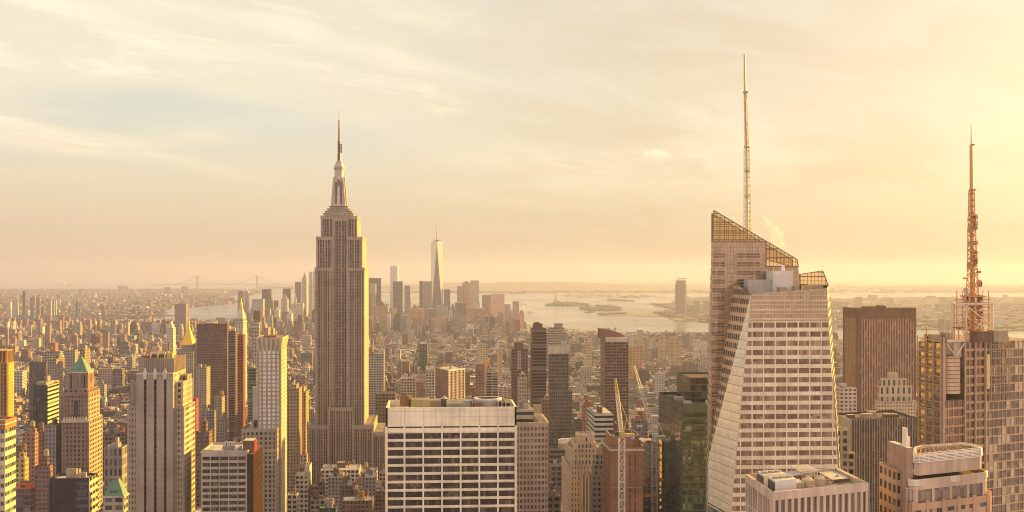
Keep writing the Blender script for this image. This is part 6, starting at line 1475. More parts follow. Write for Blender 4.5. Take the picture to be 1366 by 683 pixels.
def campanile():
    D = 2050; X = lambda p: P(p, 362, D)[0]; Z = lambda y: P(319, y, D)[2]; c = (.46, .40, .32); YB = yback(X(324), 329)
    r = hero('clock_tower', 'white campanile tower with gold-tipped pyramid spire', 'skyscraper', D, 319, 'the gold-tipped campanile', (313.5, 329, 400, 500), (X(314), X(324), D, YB)); m = MB()
    m.box(X(314), X(324.5), D, YB, 0, Z(430), 'facade', c, (4, 3.8, .4, .5)); m.box(X(313.6), X(324.9), D - .6, YB + .6, Z(441), Z(439.8), 'stone', c); m.box(X(313.6), X(324.9), D - .6, YB + .6, Z(430), Z(429), 'stone', c)
    m.cyl((X(314) + X(324.5)) / 2, D - .1, 4.5, 4.5, Z(460), Z(459.6), 4, 'stone', c); m.build('shaft', r)
    m = MB(); x0, x1, y0, y1 = X(314.6), X(323.9), D + .6, YB - .6; cx_, cy_ = (x0 + x1) / 2, (y0 + y1) / 2; m.box(x0, x1, y0, y1, Z(429), Z(425), 'facade', c, (3, 5, .5, .7)); m.rect_loft((x0, x1, y0, y1), Z(425), (cx_ - 2.6, cx_ + 2.6, cy_ - 2.6, cy_ + 2.6), Z(411.5), 'stone', c); m.build('spire', r)
    m = MB(); m.cyl(cx_, cy_, 2.6, 2.6, Z(411.5), Z(407), 8, 'gold', (1, 1, 1)); m.cyl(cx_, cy_, 2.7, .9, Z(407), Z(403.5), 8, 'gold', (1, 1, 1)); m.cyl(cx_, cy_, .9, .2, Z(403.5), Z(398), 6, 'gold', (1, 1, 1)); m.build('lantern', r)
campanile()
tw('apartment_building', 'building', 'teal glass slab tucked behind the white-panelled tower', 330.5, 342, 343, 492, 1180, (.12, .16, .145), 'balcony', yb=570, tank=1)
tw('apartment_building', 'building', 'plain pale slab in front of the teal glass one', 337, 343.8, 344.5, 517, 960, (.46, .40, .33), None, yb=570, bits=0)
tw('loft_building', 'building', 'tall brick loft with stepped sunlit top beside the white-panelled tower', 383, 399, 403, 518, 1200, (.30, .215, .13), 'brick', 'the stepped sunlit brick loft', yb=570, tank=1, tiers=((4, 4, 513, 4, 'tan', 'brick'),))
tw('loft_building', 'building', 'lower stepped loft with bright yellow edges between the brick loft and the very tall skyscraper', 398, 408, 412.5, 523, 1240, (.36, .26, .13), 'brick', yb=580, tank=1, tiers=((3, 3, 516, 4, 'tan', 'brick'),))
tw('apartment_building', 'building', 'brown brick building with red-orange sunlit side between the slotted tan tower and the banded block', 261, 279, 283.5, 576, 960, (.19, .115, .095), 'brick', yb=600, tank=0, tiers=((6, 5, 562, 4, 'brown', 'brick'),))
tw('building_site', 'construction site', 'narrow tower wrapped in bright red netting beside the slotted tan tower', 252, 262, 262.6, 532, 1050, (.50, .075, .05), (30, 3.2, 1, .12), yb=590, bits=0)
tw('loft_building', 'building', 'grey loft with pale cornice below the dark red-brown tower', 268, 286, 289.5, 548, 1350, (.23, .21, .20), 'brick', yb=590, tank=2)
tw('loft_building', 'building', 'narrow tan loft with yellow side under the dark red-brown tower', 286, 296, 300, 530, 1500, (.31, .25, .19), 'brick', yb=590, tank=1)
tw('apartment_building', 'building', 'dark narrow building with two bright yellow sunlit edges right of the banded block roof', 290, 300, 304, 560, 1250, (.22, .19, .17), 'brick', yb=595, tank=1)
tw('office_tower', 'skyscraper', 'dark brown far tower with bronze sunlit facet above the white-panelled tower', 338, 347, 349.5, 415, 3000, (.10, .055, .05), None, 'the dark bronze far tower', yb=450, bits=0)
tw('apartment_tower', 'building', 'striped pale and dark tower in front of the bronze one', 336, 345.5, 347, 430, 2600, (.42, .38, .33), 'balcony', yb=452)
tw('apartment_tower', 'building', 'tan twin-topped tower with yellow sides above the white-panelled tower', 349, 358, 361, 437, 2300, (.34, .26, .19), 'brick', yb=470, tiers=((2, 4, 433, 4, 'tan', None),))
tw('apartment_tower', 'building', 'second tan tower with yellow sides just right of the twin-topped one', 359, 364.5, 367, 438, 2350, (.36, .28, .18), 'brick', yb=470)
# ---- low lofts in front of the tall stepped skyscraper
for x0, x1, xs, yt, D, col, lab, sty, tk, tr in (
        (394, 411, 414.5, 634, 1000, 'cream', 'cream loft with ornate cornice and two upper blocks left of the tall stepped skyscraper foot', 'loft', 2, ((2, 6, 630, 3, 'cream', None),)),
        (400, 409, 411, 607, 1120, 'tan', 'narrow tan tower block with yellow side left of the tall stepped skyscraper foot', 'brick', 0, ()),
        (406.5, 413, 416, 621, 1080, 'cream', 'slim pale stair tower above the cream loft', None, 0, ()),
        (414, 431, 434, 649, 1000, 'brown', 'dark brown loft with wide windows right of the cream loft', 'loft', 1, ((9, 1, 643, 4, 'brown', 'loft'),)),
        (437, 461, 464, 637, 1080, 'grey', 'grey-green loft with copper cornice at the foot of the tall stepped skyscraper', 'brick', 2, ()),
        (478, 501, 503, 637, 1080, 'grey', 'second grey loft with copper cornice nearer the white ribbon-window slab', 'brick', 1, ()),
        (428, 479, 482, 627, 1160, 'cream', 'broad white-roofed store building at the foot of the tall stepped skyscraper', 'loft', 1, ()),
        (481, 502, 504, 630, 1180, 'grey', 'store wing with domed grey roof by the foot of the tall stepped skyscraper', 'loft', 1, ()),
        (455, 470, 472, 648, 1010, 'brown', 'plain brown loft with water tank in the middle of the low lofts', 'brick', 2, ()),
        (468, 484, 486.5, 653, 960, 'dark', 'near-black windowless block among the low lofts', None, 1, ()),
        (456, 497, 499, 668, 900, 'brown', 'wide dark loft with many small windows, lowest in the view left of the white slab', 'brick', 3, ()),
        (506, 515, 516, 631, 1150, 'tan', 'tan loft half hidden behind the edge of the white slab', 'loft', 1, ()),
        (425, 448, 450, 678, 860, 'green', 'low loft with green copper roof edge at the bottom of the view', 'brick', 2, ()),
        (383, 396, 398, 660, 960, 'cream', 'low white-roofed loft beside the white-panelled tower base', 'loft', 1, ()),
        (500, 514, 515, 655, 1000, 'brown', 'dark brick loft in the gap against the white slab', 'brick', 2, ()),
        (414, 440, 442, 667, 920, 'grey', 'grey loft with three bays below the dark brown loft', 'loft', 1, ())):
    tw('loft_building', 'building', lab, x0, x1, xs, yt, D, col, sty, yb=690, tank=tk, tiers=tr, bits=2, rcol='roofl' if 'white' in lab else 'roofm')
# ---- centre and right middle distance
ptower('office_building', 'office building', 'white-piered office block turned at an angle, with dark blank side', [(598, 1480), (619.5, 1510), (606, 1570), (581, 1530)], 494.5, (.20, .125, .10), (30, 3.5, .0, .5), 'the white-piered angled block', yb=534, bits=1, rcol='roofl')
def angled_piers():
    root = [q for q in bpy.data.objects if str(q.get('label', '')).startswith('white-piered office block')][0]; a, b = P(598, 362, 1480)[:2], P(619.5, 362, 1510)[:2]; z = P(598, 494.5, 1480)[2]; m = MB()
    L = math.dist(a, b); u = ((b[0] - a[0]) / L, (b[1] - a[1]) / L); n = (u[1], -u[0])
    for i in range(5): x = min(max(L * i / 4, .6), L - .6); m.obox(a, u, n, x - .6, x + .6, 0, z, 0, 1.0, 'stone', PAL['white'])
    for k in range(26): m.obox(a, u, n, 0, L, z - 3.4 - k * 3.5, z - 2.2 - k * 3.5, 0, .3, 'stone', (.38, .29, .23))
    m.obox(a, u, n, -.5, L + .5, z - .9, z + .8, 0, 1.1, 'stone', PAL['white']); m.build('pier', root)
angled_piers()
tw('apartment_tower', 'building', 'brick apartment tower with sunlit orange water tank house', 634.5, 646, 634, 487, 1380, (.25, .14, .105), 'brick', 'the brick tower with the orange tank house', yb=535, tiers=((12, -8, 481, 4, (.52, .25, .05), None),), bits=0)
tw('apartment_tower', 'building', 'tan balcony apartment tower beside the brick one with the orange tank house', 648.5, 664.5, 647.8, 497, 1330, (.38, .29, .21), 'balcony', yb=535, bits=2, tiers=((1, 9, 491, 5, 'tan', 'brick'),))
tw('apartment_tower', 'building', 'dark brown stepped tower with pale window column left of the tall dark slab', 682.5, 704, 682, 466, 1250, (.16, .095, .075), (3, 3.3, .4, .5), 'the dark brown stepped tower', yb=560, tiers=((4, 6, 456.5, 4, (.16, .095, .075), None),), bits=0)
def pale_column():
    root = [q for q in bpy.data.objects if str(q.get('label', '')).startswith('dark brown stepped tower with pale')][0]; D = 1250; m = MB()
    for j in range(2):
        for k in range(8): a, b = P(690.6 + j * 2.6, 468 + k * 3.2, D), P(692.6 + j * 2.6, 470.2 + k * 3.2, D); m.box(a[0], b[0], D - .3, D - .02, b[2], a[2], 'stone', PAL['cream'])
    m.build('window_surround', root)
pale_column()
tw('hotel_tower', 'building', 'slim tan old hotel tower with pale head before the dark brown stepped tower', 692, 703, 690.5, 505, 1020, (.40, .30, .21), (2.6, 3.3, .42, .55), 'the slim tan old hotel tower', yb=560, tiers=((2, 2, 499, 3, 'tan', 'brick'), (4, 4, 496, 5, 'cream', None)), bits=0)
tw('apartment_tower', 'skyscraper', 'tall dark brown slab tower with pale floor lines and ragged top', 710, 729, 707.5, 438.5, 1180, (.15, .085, .065), (50, 3.2, 1.1, .66), 'the tall dark slab with pale floor lines', yb=545, tiers=((3, 5, 431.5, 4, (.16, .09, .07), None), (5, 9, 429.8, 5, (.16, .09, .07), None)), bits=0)
tw('apartment_tower', 'building', 'pale lower podium wall under the tall dark slab', 712, 722, 711, 541, 1100, (.42, .34, .26), None, yb=570, bits=0)
tw('apartment_tower', 'building', 'narrow pinkish brick tower wedged between the tall dark slab and the grey glass tower', 723, 731.5, 722, 533, 1080, (.33, .2, .14), 'brick', yb=570, bits=1)
tw('glass_tower', 'skyscraper', 'mottled dark glass tower with pale plain crown and wider lower half', 733, 758.5, 731.5, 472, 1060, (.14, .115, .095), (1.7, 3.3, .62, .66), 'the mottled glass tower with the pale crown', yb=590, tiers=((-1, -1, 462, 1, (.44, .37, .29), None),), bits=1)
tw('glass_tower', 'skyscraper', 'lower half block of mottled dark glass in front of the pale-crowned glass tower', 733.5, 763.5, 732, 522, 1045, (.135, .11, .09), (1.7, 3.3, .62, .66), yb=590, bits=0)
tw('glass_tower', 'skyscraper', 'dark brown balcony tower with curved sloping top', 807, 838.5, 801, 452, 1180, (.18, .105, .07), (3.2, 3.1, .72, .62), 'the curved-top brown tower', yb=580, bits=0, rcol='brown')
def curved_top():
    root = [q for q in bpy.data.objects if str(q.get('label', '')).startswith('dark brown balcony tower with curved')][0]; D = 1180; m = MB(); n = 8
    x0, x1, zb = P(801.5, 452, D + 6)[0], P(832, 452, D + 6)[0], P(820, 452.5, D)[2]
    top = [P(801.5 + 30.5 * i / n, 438.8 + 1.2 * (i / n) + 7.2 * (i / n) ** 2.2, D + 6) for i in range(n + 1)]
    for i in range(n):
        a, b = top[i], top[i + 1]
        m.poly([(a[0], D + 6, zb), (b[0], D + 6, zb), (b[0], D + 6, b[2]), (a[0], D + 6, a[2])], 'stone', (.21, .12, .08)); m.poly([(b[0], D + 30, zb), (a[0], D + 30, zb), (a[0], D + 30, a[2]), (b[0], D + 30, b[2])], 'stone', (.21, .12, .08)); m.poly([(a[0], D + 6, a[2]), (b[0], D + 6, b[2]), (b[0], D + 30, b[2]), (a[0], D + 30, a[2])], 'stone', (.21, .12, .08))
    a, b = top[0], top[-1]; m.poly([(a[0], D + 30, zb), (a[0], D + 6, zb), (a[0], D + 6, a[2]), (a[0], D + 30, a[2])], 'stone', (.21, .12, .08)); m.poly([(b[0], D + 6, zb), (b[0], D + 30, zb), (b[0], D + 30, b[2]), (b[0], D + 6, b[2])], 'stone', (.21, .12, .08)); m.build('curved_crown', root)
    m = MB(); m.box(P(808, 452, D)[0], P(838, 452, D)[0], D - .3, D + 5.9, P(820, 456.5, D)[2], P(820, 450, D)[2], 'stone', (.46, .37, .28)); m.build('pale_band', root)
curved_top()
tw('office_building', 'office building', 'white banded office block with grey-green windows behind the stepped tan building', 793.5, 818, 783.5, 553, 880, (.44, .43, .37), (50, 3.7, 1.1, .45), 'the white banded block', yb=620, tiers=((2, 1, 551.5, 3, 'grey', None),), bits=2, rcol='roofl')
tw('office_building', 'office building', 'low dark building with white rooftop cooling plant left of the stepped tan building', 733, 772, 731, 600, 960, (.13, .105, .10), (50, 4, 1.1, .5), yb=640, bits=1)
def cooling_plant():
    root = [q for q in bpy.data.objects if str(q.get('label', '')).startswith('low dark building with white rooftop')][0]; D = 965; z = P(750, 600, D)[2]
    m = MB(); a, b = P(747, 600, D), P(772, 600, D); m.box(a[0], b[0], D, D + 14, z - .9, z + 7, 'paint', PAL['white'], None, 'roof', PAL['roofl']); m.build('cooling_plant', root)
    for i in range(4): m = MB(); m.cyl(a[0] + 2.5 + i * 3.4, D + 6, 1.5, 1.6, z + 7, z + 8.6, 12, 'paint', PAL['white']); m.build('fan', root)
cooling_plant()
tw('apartment_building', 'building', 'brick building with dark red-roofed tank house behind the white banded block', 777.5, 794, 776, 541, 1150, (.25, .16, .12), 'brick', yb=600, tiers=((3, 3, 537, 4, (.3, .09, .06), None),), tank=1)
tw('office_building', 'office building', 'dark slate loft with a small white sign board between the two crane jibs', 846, 864, 842, 561, 1000, (.14, .12, .115), 'brick', yb=600, tank=1)
def sign():
    root = [q for q in bpy.data.objects if str(q.get('label', '')).startswith('dark slate loft with a small white sign')][0]; m = MB(); a = P(848.5, 569.5, 999.5)
    for k in range(4): m.box(a[0] + k * 1.5, a[0] + k * 1.5 + 1.1, 999.4, 999.9, a[2], a[2] + 1.5, 'paint', PAL['white'])
    m.build('sign', root)
sign()
tw('office_building', 'office building', 'mechanical grey rooftop block low between the tan pier-fronted block and the stepped tan building', 728, 748, 727, 662, 720, (.25, .20, .165), 'loft', yb=700, bits=3, tiers=((3, 6, 655, 3, 'grey', None),))
tw('loft_building', 'building', 'brown loft with dark curved front under the low dark building', 735, 757, 733, 622, 900, (.19, .14, .115), (4, 4, .6, .6), yb=690, bits=2)
tw('apartment_tower', 'building', 'round cream water-tower-like block at the river edge', 850, 858, 849, 440.5, 3600, (.45, .35, .25), 'brick', yb=455, bits=0)
tw('apartment_tower', 'building', 'tan stepped apartment tower near the river, left of the faceted glass skyscraper', 880, 890, 878, 449, 3000, (.42, .31, .19), 'brick', 'the tan riverside tower', yb=480, tiers=((3, 3, 446, 3, 'tan', None),))
tw('apartment_tower', 'building', 'second tan apartment tower near the river with twin turrets', 893, 908, 891, 452, 2900, (.40, .28, .18), 'brick', yb=490, tiers=((1, 8, 449, 3, 'tan', None), (2, 2, 451, 6, 'tan', None)))
tw('apartment_tower', 'building', 'white riverside block beside the edge of the faceted glass skyscraper', 925, 934, 924, 453, 3200, (.55, .47, .37), 'narrow', yb=470, bits=0)
tw('apartment_tower', 'building', 'second white riverside block against the edge of the faceted glass skyscraper', 936, 943, 935, 455, 3250, (.55, .46, .36), 'narrow', yb=470, bits=0)
tw('warehouse', 'building', 'broad grey terraced warehouse behind the tall dark slab', 728, 756, 727, 444, 2700, (.30, .24, .20), 'band', yb=465, tiers=((4, 3, 437, 4, (.31, .25, .2), 'band'), (12, 5, 431.5, 10, (.31, .25, .2), 'band')), bits=0)
tw('loft_building', 'building', 'orange brick riverside loft right of the curved-top tower', 840, 857, 838, 462, 2500, (.42, .25, .12), 'brick', yb=480)
tw('apartment_tower', 'building', 'cream tower with stepped top glowing in the sun behind the mottled glass tower', 783, 790, 782, 456, 2600, (.50, .40, .20), 'narrow', yb=480, tiers=((2, 2, 452, 3, (.5, .4, .2), None),))
tw('office_building', 'office building', 'cream office block with square window grid right of the very tall skyscraper', 488, 512, 513, 472, 1750, (.42, .36, .29), 'grid', yb=500, tank=1)
tw('office_building', 'office building', 'cream gridded loft nearer the white slab, left of the white-piered angled block', 535, 554, 555, 505, 1500, (.45, .38, .3), 'grid', yb=530, tank=1)
tw('loft_building', 'building', 'white terracotta loft between the cream gridded loft and the angled block', 568, 580, 581, 495, 1650, (.5, .44, .36), 'loft', yb=530, tank=1)
tw('loft_building', 'building', 'long dark arcaded loft low beside the very tall skyscraper', 501, 527, 528, 525, 1420, (.19, .145, .12), 'loft', yb=550, tank=2)
tw('office_building', 'office building', 'blue-grey glass block with curved shoulder among the mid-distance lofts', 560, 570, 571, 459, 2300, (.22, .24, .25), 'glass', yb=485, bits=0)
tw('apartment_tower', 'building', 'pale yellow-sided tower block above the tan balcony tower', 637, 650, 636, 460, 2200, (.48, .39, .24), 'brick', yb=490)
tw('loft_building', 'building', 'slim cream slab glowing in the sun above the dark brown stepped tower', 664, 670, 663, 466, 2100, (.52, .42, .22), 'narrow', yb=490)
# ---- the far downtown cluster
FAR = [
 (491, 508, 508.6, 371, 5900, 'dark', 'glass', 'dark slab tower, first of the far downtown cluster right of the very tall skyscraper'),
 (493, 501, 502, 378.5, 5600, 'grey', 'narrow', 'paler block standing before the dark slab of the downtown cluster'),
 (487, 495, 496, 391, 5300, 'brown', 'pier', 'brown far tower touching the edge of the very tall skyscraper'),
 (520.5, 530.5, 535, 354.5, 5950, (.42, .41, .39), 'blank', 'tall pale glass tower with a bright sunlit side in the downtown cluster'),
 (524, 537, 538.2, 375.5, 5400, (.20, .18, .165), 'glass', 'mottled grey office block below the tall pale glass tower'),
 (539.5, 547.5, 548, 381, 5700, (.27, .25, .235), 'pier', 'small grey striped tower between the mottled block and the dark twin slab'),
 (559.5, 564, 564.3, 375, 5650, (.14, .115, .105), 'pier', 'dark edge slab left of the tapering glass tower'),
 (564.5, 576, 576.4, 375.5, 5600, (.22, .19, .17), 'pier', 'greyish brown striped slab just left of the tapering glass tower'),
 (592, 600.5, 600.8, 387, 5900, (.24, .21, .19), 'glass', 'grey domed tower just right of the tapering glass tower'),
 (609.5, 618, 617, 382, 5900, (.27, .20, .16), 'brick', 'stepped shoulder of the green-capped tower downtown'),
 (617, 627, 616.5, 378, 5950, (.28, .21, .17), 'brick', 'tower with small green pyramid cap downtown'),
 (627.5, 639, 627, 374.3, 5850, (.40, .36, .29), 'pier', 'flat-topped pale striped tower beside the green-capped one'),
 (607.5, 622, 607, 404, 4800, (.25, .22, .2), 'glass', 'mottled glass block in front of the green-capped tower'),
 (623, 632, 622.5, 411, 5200, (.30, .165, .12), 'pier', 'red-brown block under the pale striped tower'),
 (633, 648, 632.5, 412, 5250, (.29, .17, .125), 'pier', 'second red-brown block right of the first, under the pale striped tower'),
 (643.5, 655, 643, 393.5, 5450, (.26, .20, .165), 'pier', 'brown-grey tower left of the broad pinkish tower'),
 (655, 673, 654.5, 392.3, 5400, (.38, .25, .18), (8, 3.6, .12, .5), 'broad pinkish tower with notched top at the right of the downtown cluster'),
 (673.5, 681, 673, 406, 5300, (.26, .2, .17), 'brick', 'low grey block right of the broad pinkish tower'),
 (684, 692.5, 683.7, 402, 4900, (.30, .17, .13), 'brick', 'slim rust-pink tower near the bay'),
 (693, 699, 692.5, 417, 4700, (.38, .2, .13), 'brick', 'slim orange-brick domed tower at the bay edge'),
 (497, 518, 520, 408, 4700, (.24, .16, .13), 'brick', 'massive brown stepped block left of the red deco block'),
 (543, 564, 566, 412, 4900, (.31, .165, .115), 'brick', 'massive red brick deco block with stepped top'),
 (572, 581, 582, 412, 5000, (.33, .30, .27), 'glass', 'grey glass block with slanted roof below the tapering glass tower'),
 (582, 598, 598.6, 407, 5050, (.37, .34, .3), 'band', 'wider pale grey block right of the slanted-roof one'),
 (577.5, 588, 589, 422, 4300, (.33, .21, .16), 'loft', 'tan block with dark side under the grey slanted-roof block'),
 (412, 416, 416.5, 362.5, 6000, (.40, .37, .33), 'narrow', 'first slab of a pale far tower pair touching the very tall skyscraper'),
 (417, 422, 422.5, 362, 6000, (.40, .37, .33), 'narrow', 'second slab of a pale far tower pair, nearest the very tall skyscraper'),
 (402.5, 409, 411, 371, 5900, (.30, .27, .235), 'brick', 'stepped gothic far tower with pointed spire'),
 (393.5, 401, 402, 376, 5950, (.22, .185, .17), 'pier', 'grey-brown flat tower left of the gothic spire'),
 (377, 387, 388, 385, 5900, (.20, .165, .155), 'glass', 'dark twin-stepped far slab above the pointed peach tower'),
 (375, 383.5, 385, 399, 5500, (.42, .33, .24), 'narrow', 'peach tower with pointed roof in the far left cluster'),
 (388.5, 399, 401.5, 405, 5100, (.40, .35, .28), 'narrow', 'pale stepped civic tower with tiered lantern'),
 (399, 404, 406, 405, 5100, (.40, .35, .28), 'narrow', 'pale slab attached right of the stepped civic tower'),
 (349.5, 361, 362.5, 386, 5600, (.16, .13, .125), 'glass', 'dark far tower with stepped crown above the tan twin-topped tower'),
 (336, 351, 353, 399, 5200, (.32, .30, .28), 'loft', 'wide pale grey far block above the dark bronze tower'),
 (353, 364, 366, 400, 5300, (.30, .27, .24), 'glass', 'grey mottled far block right of the wide pale grey one'),
 (365, 371, 372.5, 401, 5350, (.24, .2, .19), 'glass', 'small dark far block left of the peach pointed tower'),
 (317, 325, 326, 388, 5500, (.22, .195, .185), 'pier', 'dark half of a far two-tone slab by the gold-tipped campanile'),
 (326, 331, 332.5, 388, 5550, (.38, .33, .28), 'pier', 'pale half of a far two-tone slab by the gold-tipped campanile'),
 (366, 372, 374, 414, 4800, (.44, .37, .29), 'narrow', 'pale stepped far tower below the peach pointed one'),
 (383, 389, 391, 418, 4500, (.44, .38, .3), 'narrow', 'small cream wedding-cake tower below the stepped civic tower'),
 (233, 248, 252, 405, 4400, (.20, .14, .125), 'pier', 'big brown slab by the river above the slender white pointed tower'),
 (30, 33.5, 34.2, 388, 6900, (.085, .07, .068), 'glass', 'very dark slim far tower standing alone over the river'),
 (8, 14, 16, 403, 6500, (.42, .37, .3), 'grid', 'pale gridded far block left of the green-topped brown pair'),
 (13.5, 24, 25, 402.5, 6600, (.40, .36, .29), 'grid', 'taller pale far block left of the green-topped brown pair'),
 (40, 47, 48, 397, 6700, (.22, .14, .125), 'pier', 'first brown far tower with green top near the bridge'),
 (47.5, 53, 54, 397, 6750, (.22, .14, .125), 'pier', 'second brown far tower with green top near the bridge'),
 (63, 68, 69.5, 401, 6600, (.33, .29, .26), 'pier', 'first of three grey far slabs left of the bridge tower'),
 (69, 72, 73, 400, 6650, (.22, .2, .19), 'pier', 'second darker one of three grey far slabs left of the bridge tower'),
 (72.5, 75, 76, 400, 6700, (.32, .29, .26), 'pier', 'third of three grey far slabs left of the bridge tower'),
]
def cap_on(prefix, kind, D, x0, x1, y0, y1, col='copper'):
    root = [q for q in bpy.data.objects if str(q.get('label', '')).startswith(prefix)][0]; m = MB(); a, b = P(x0, 362, D)[0], P(x1, 362, D)[0]; z0, z1 = P(x0, y0, D)[2], P(x0, y1, D)[2]; w = (b - a); cx_, cy_ = (a + b) / 2, D + w / 2 + 1
    if kind == 'dome':
        for i in range(4): r0, r1 = math.cos(i * .39), math.cos((i + 1) * .39); m.cyl(cx_, cy_, w / 2 * r0, w / 2 * max(r1, .03), z0 + (z1 - z0) * math.sin(i * .39), z0 + (z1 - z0) * math.sin((i + 1) * .39), 12, 'stone' if col != 'copper' else 'copper', pc(col) if col != 'copper' else (1, 1, 1))
    else: m.rect_loft((a, b, D + 1, D + 1 + w), z0, (cx_ - .4, cx_ + .4, cy_ - .4, cy_ + .4), z1, 'copper' if col == 'copper' else 'stone', pc(col) if col != 'copper' else (1, 1, 1))
    m.build('roof_cap', root)
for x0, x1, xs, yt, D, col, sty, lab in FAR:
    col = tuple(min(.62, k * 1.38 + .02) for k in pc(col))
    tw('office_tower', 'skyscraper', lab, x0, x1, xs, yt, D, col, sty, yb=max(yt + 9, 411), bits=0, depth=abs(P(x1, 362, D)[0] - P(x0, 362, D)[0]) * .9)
LAND.append((583, 400, 320, 'the tapering glass tower')); LAND.append((660, 425, 392, 'the broad pinkish tower')); LAND.append((554, 425, 407, 'the red deco block'))
cap_on('tower with small green pyramid cap', 'pyramid', 5950, 617.3, 626.7, 378, 374.4); cap_on('grey domed tower just right', 'dome', 5900, 592.5, 600, 387.2, 385.3); cap_on('stepped gothic far tower', 'pyramid', 5900, 404, 408, 371, 363)
cap_on('peach tower with pointed roof', 'pyramid', 5500, 375.5, 383, 399, 391.5, 'pink'); cap_on('pale stepped civic tower', 'pyramid', 5100, 391.5, 396, 405, 391, 'cream'); cap_on('slim orange-brick domed', 'dome', 4700, 693.5, 698.5, 417, 413.5, 'brick')
cap_on('first brown far tower with green', 'pyramid', 6700, 40, 47, 397, 394.5); cap_on('second brown far tower with green', 'pyramid', 6750, 47.5, 53, 397, 394.5); cap_on('small cream wedding-cake', 'pyramid', 4500, 384, 388, 418, 411, 'cream'); cap_on('pale stepped far tower below', 'pyramid', 4800, 366.5, 371.5, 414, 409, 'cream')
cap_on('massive red brick deco', 'pyramid', 4900, 549, 557, 412, 405.5, 'brick'); cap_on('massive brown stepped', 'pyramid', 4700, 501, 514, 408, 400, 'brown')
def tapering_tower():
    D = 5900; X = lambda p: P(p, 362, D)[0]; Z = lambda y: P(583, y, D)[2]; x0, x1 = X(574.6), X(591.0); w = x1 - x0; cx_, cy_ = (x0 + x1) / 2, D + w / 2
    r = hero('skyscraper', 'tall tapering pale glass tower with eight triangular facets and a thin spire', 'skyscraper', D, 583, None, (574, 591, 294, 425), (x0, x1, D, D + w)); m = MB(); gl = (.62, .58, .50)
    base = [(x0, D), (x1, D), (x1, D + w), (x0, D + w)]; zb, zt = Z(432), Z(322.5); top = [(cx_, D + w * .0 + .5), (x1 - .5, cy_), (cx_, D + w - .5), (x0 + .5, cy_)]
    m.prism(base, gz(0, D), zb, 'paint', gl)
    for i in range(4):
        j = (i + 1) % 4
        m.poly([(*base[i], zb), (*base[j], zb), (*top[i], zt)], 'paint' if i != 0 else 'facade', (.24, .22, .20) if i == 0 else gl, (3, 3.9, .9), .7, [(0, 300), (60, 300), (30, 0)])  # dark front facet, pale others: light and shade painted into the facets
        m.poly([(*base[j], zb), (*top[j], zt), (*top[i], zt)], 'paint', gl)
    m.poly([(*p, zt) for p in top], 'roof', PAL['grey']); m.build('body', r)
    m = MB(); m.cyl(cx_, cy_, w * .26, w * .26, zt, zt + 3, 16, 'metal', PAL['steel']); m.cyl(cx_, cy_, w * .40, w * .40, zt + 8, zt + 10, 20, 'metal', PAL['brown']); m.cyl(cx_, cy_, w * .1, w * .1, zt + 3, zt + 8, 8, 'metal', PAL['steel']); m.build('ring', r)
    m = MB(); m.tube((cx_, cy_, zt), (cx_, cy_, Z(306)), 2.6, 'metal', PAL['brown'], 6, 1.8); m.tube((cx_, cy_, Z(306)), (cx_, cy_, Z(294)), 1.6, 'metal', PAL['brown'], 6, .6); m.build('spire', r)
tapering_tower()
# ---- across the river
def riverside():
    D = 6900; X = lambda p: P(p, 362, D)[0]; Z = lambda y: P(910, y, D)[2]; g = gz(X(910), D)
    r = hero('skyscraper', 'tall grey glass tower with rounded top standing alone across the water', 'skyscraper', D, 910, 'the lone tower across the water', (902, 918, 371, 425), (X(902), X(918), D, D + 55)); c = (.24, .20, .165)
    def rb(x0, x1, k): a, b = X(x0), X(x1); e = (b - a) * k; return [(a + e, D), (b - e, D), (b, D + e), (b, D + 50), (a, D + 50), (a, D + e)]
    m = MB(); m.prism(rb(902.3, 917.2, .22), g, Z(395), 'facade', c, (2.6, 4, .8, .6)); m.prism(rb(902.8, 916.6, .22), Z(395), Z(379), 'facade', c, (2.6, 4, .8, .6)); m.prism(rb(903.6, 915.8, .25), Z(379), Z(374), 'facade', c, (6, 10, .5, .7)); m.build('body', r)
    m = MB(); 
    for i in range(6): p = X(903.8 + i * 2.3); m.box(p - .9, p + .9, D + 1, D + 3, Z(374.2), Z(371.3), 'metal', c)
    m.box(X(903.6), X(915.9), D + .8, D + 3.2, Z(372), Z(371.2), 'metal', c); m.build('crown', r)
riverside()
for x0, x1, yt, D, lab in ((926, 934, 401, 7300, 'first of two squat grey blocks across the water beside the lone tower'), (938.5, 945, 401.5, 7350, 'second of two squat grey blocks across the water, nearer the faceted glass skyscraper'), (931, 946, 421, 6700, 'low pinkish waterside block across the river under the two squat grey ones'),
        (1102, 1110, 405, 7400, 'hazy grey slab across the river between the faceted glass skyscraper and the dark brown slab'), (1111, 1121, 402, 7300, 'second hazy grey slab against the dark brown slab across the river'), (1121, 1131, 403, 7800, 'hazy block rising just over the dark brown slab'), (1141, 1150, 396, 8200, 'faint double-topped far tower above the dark brown slab'),
        (1186, 1191.5, 397, 8300, 'faint slim far tower over the right half of the dark brown slab'), (1226.5, 1241, 414, 6500, 'pale sunlit far tower between the dark brown slab and the mast tower'), (1229, 1240, 425, 6200, 'lower pale far block before the sunlit far tower by the mast tower'), (1243, 1255, 418, 6700, 'tan hazy far block left of the mast tower'), (1350, 1362, 404, 8500, 'faint hazy block far behind the mast tower')):
    tw('far_tower', 'skyscraper', lab, x0, x1, x0 - .6, yt, D, (.34, .27, .2) if 'pale' not in lab else (.52, .44, .34), 'pier', yb=430, bits=0)
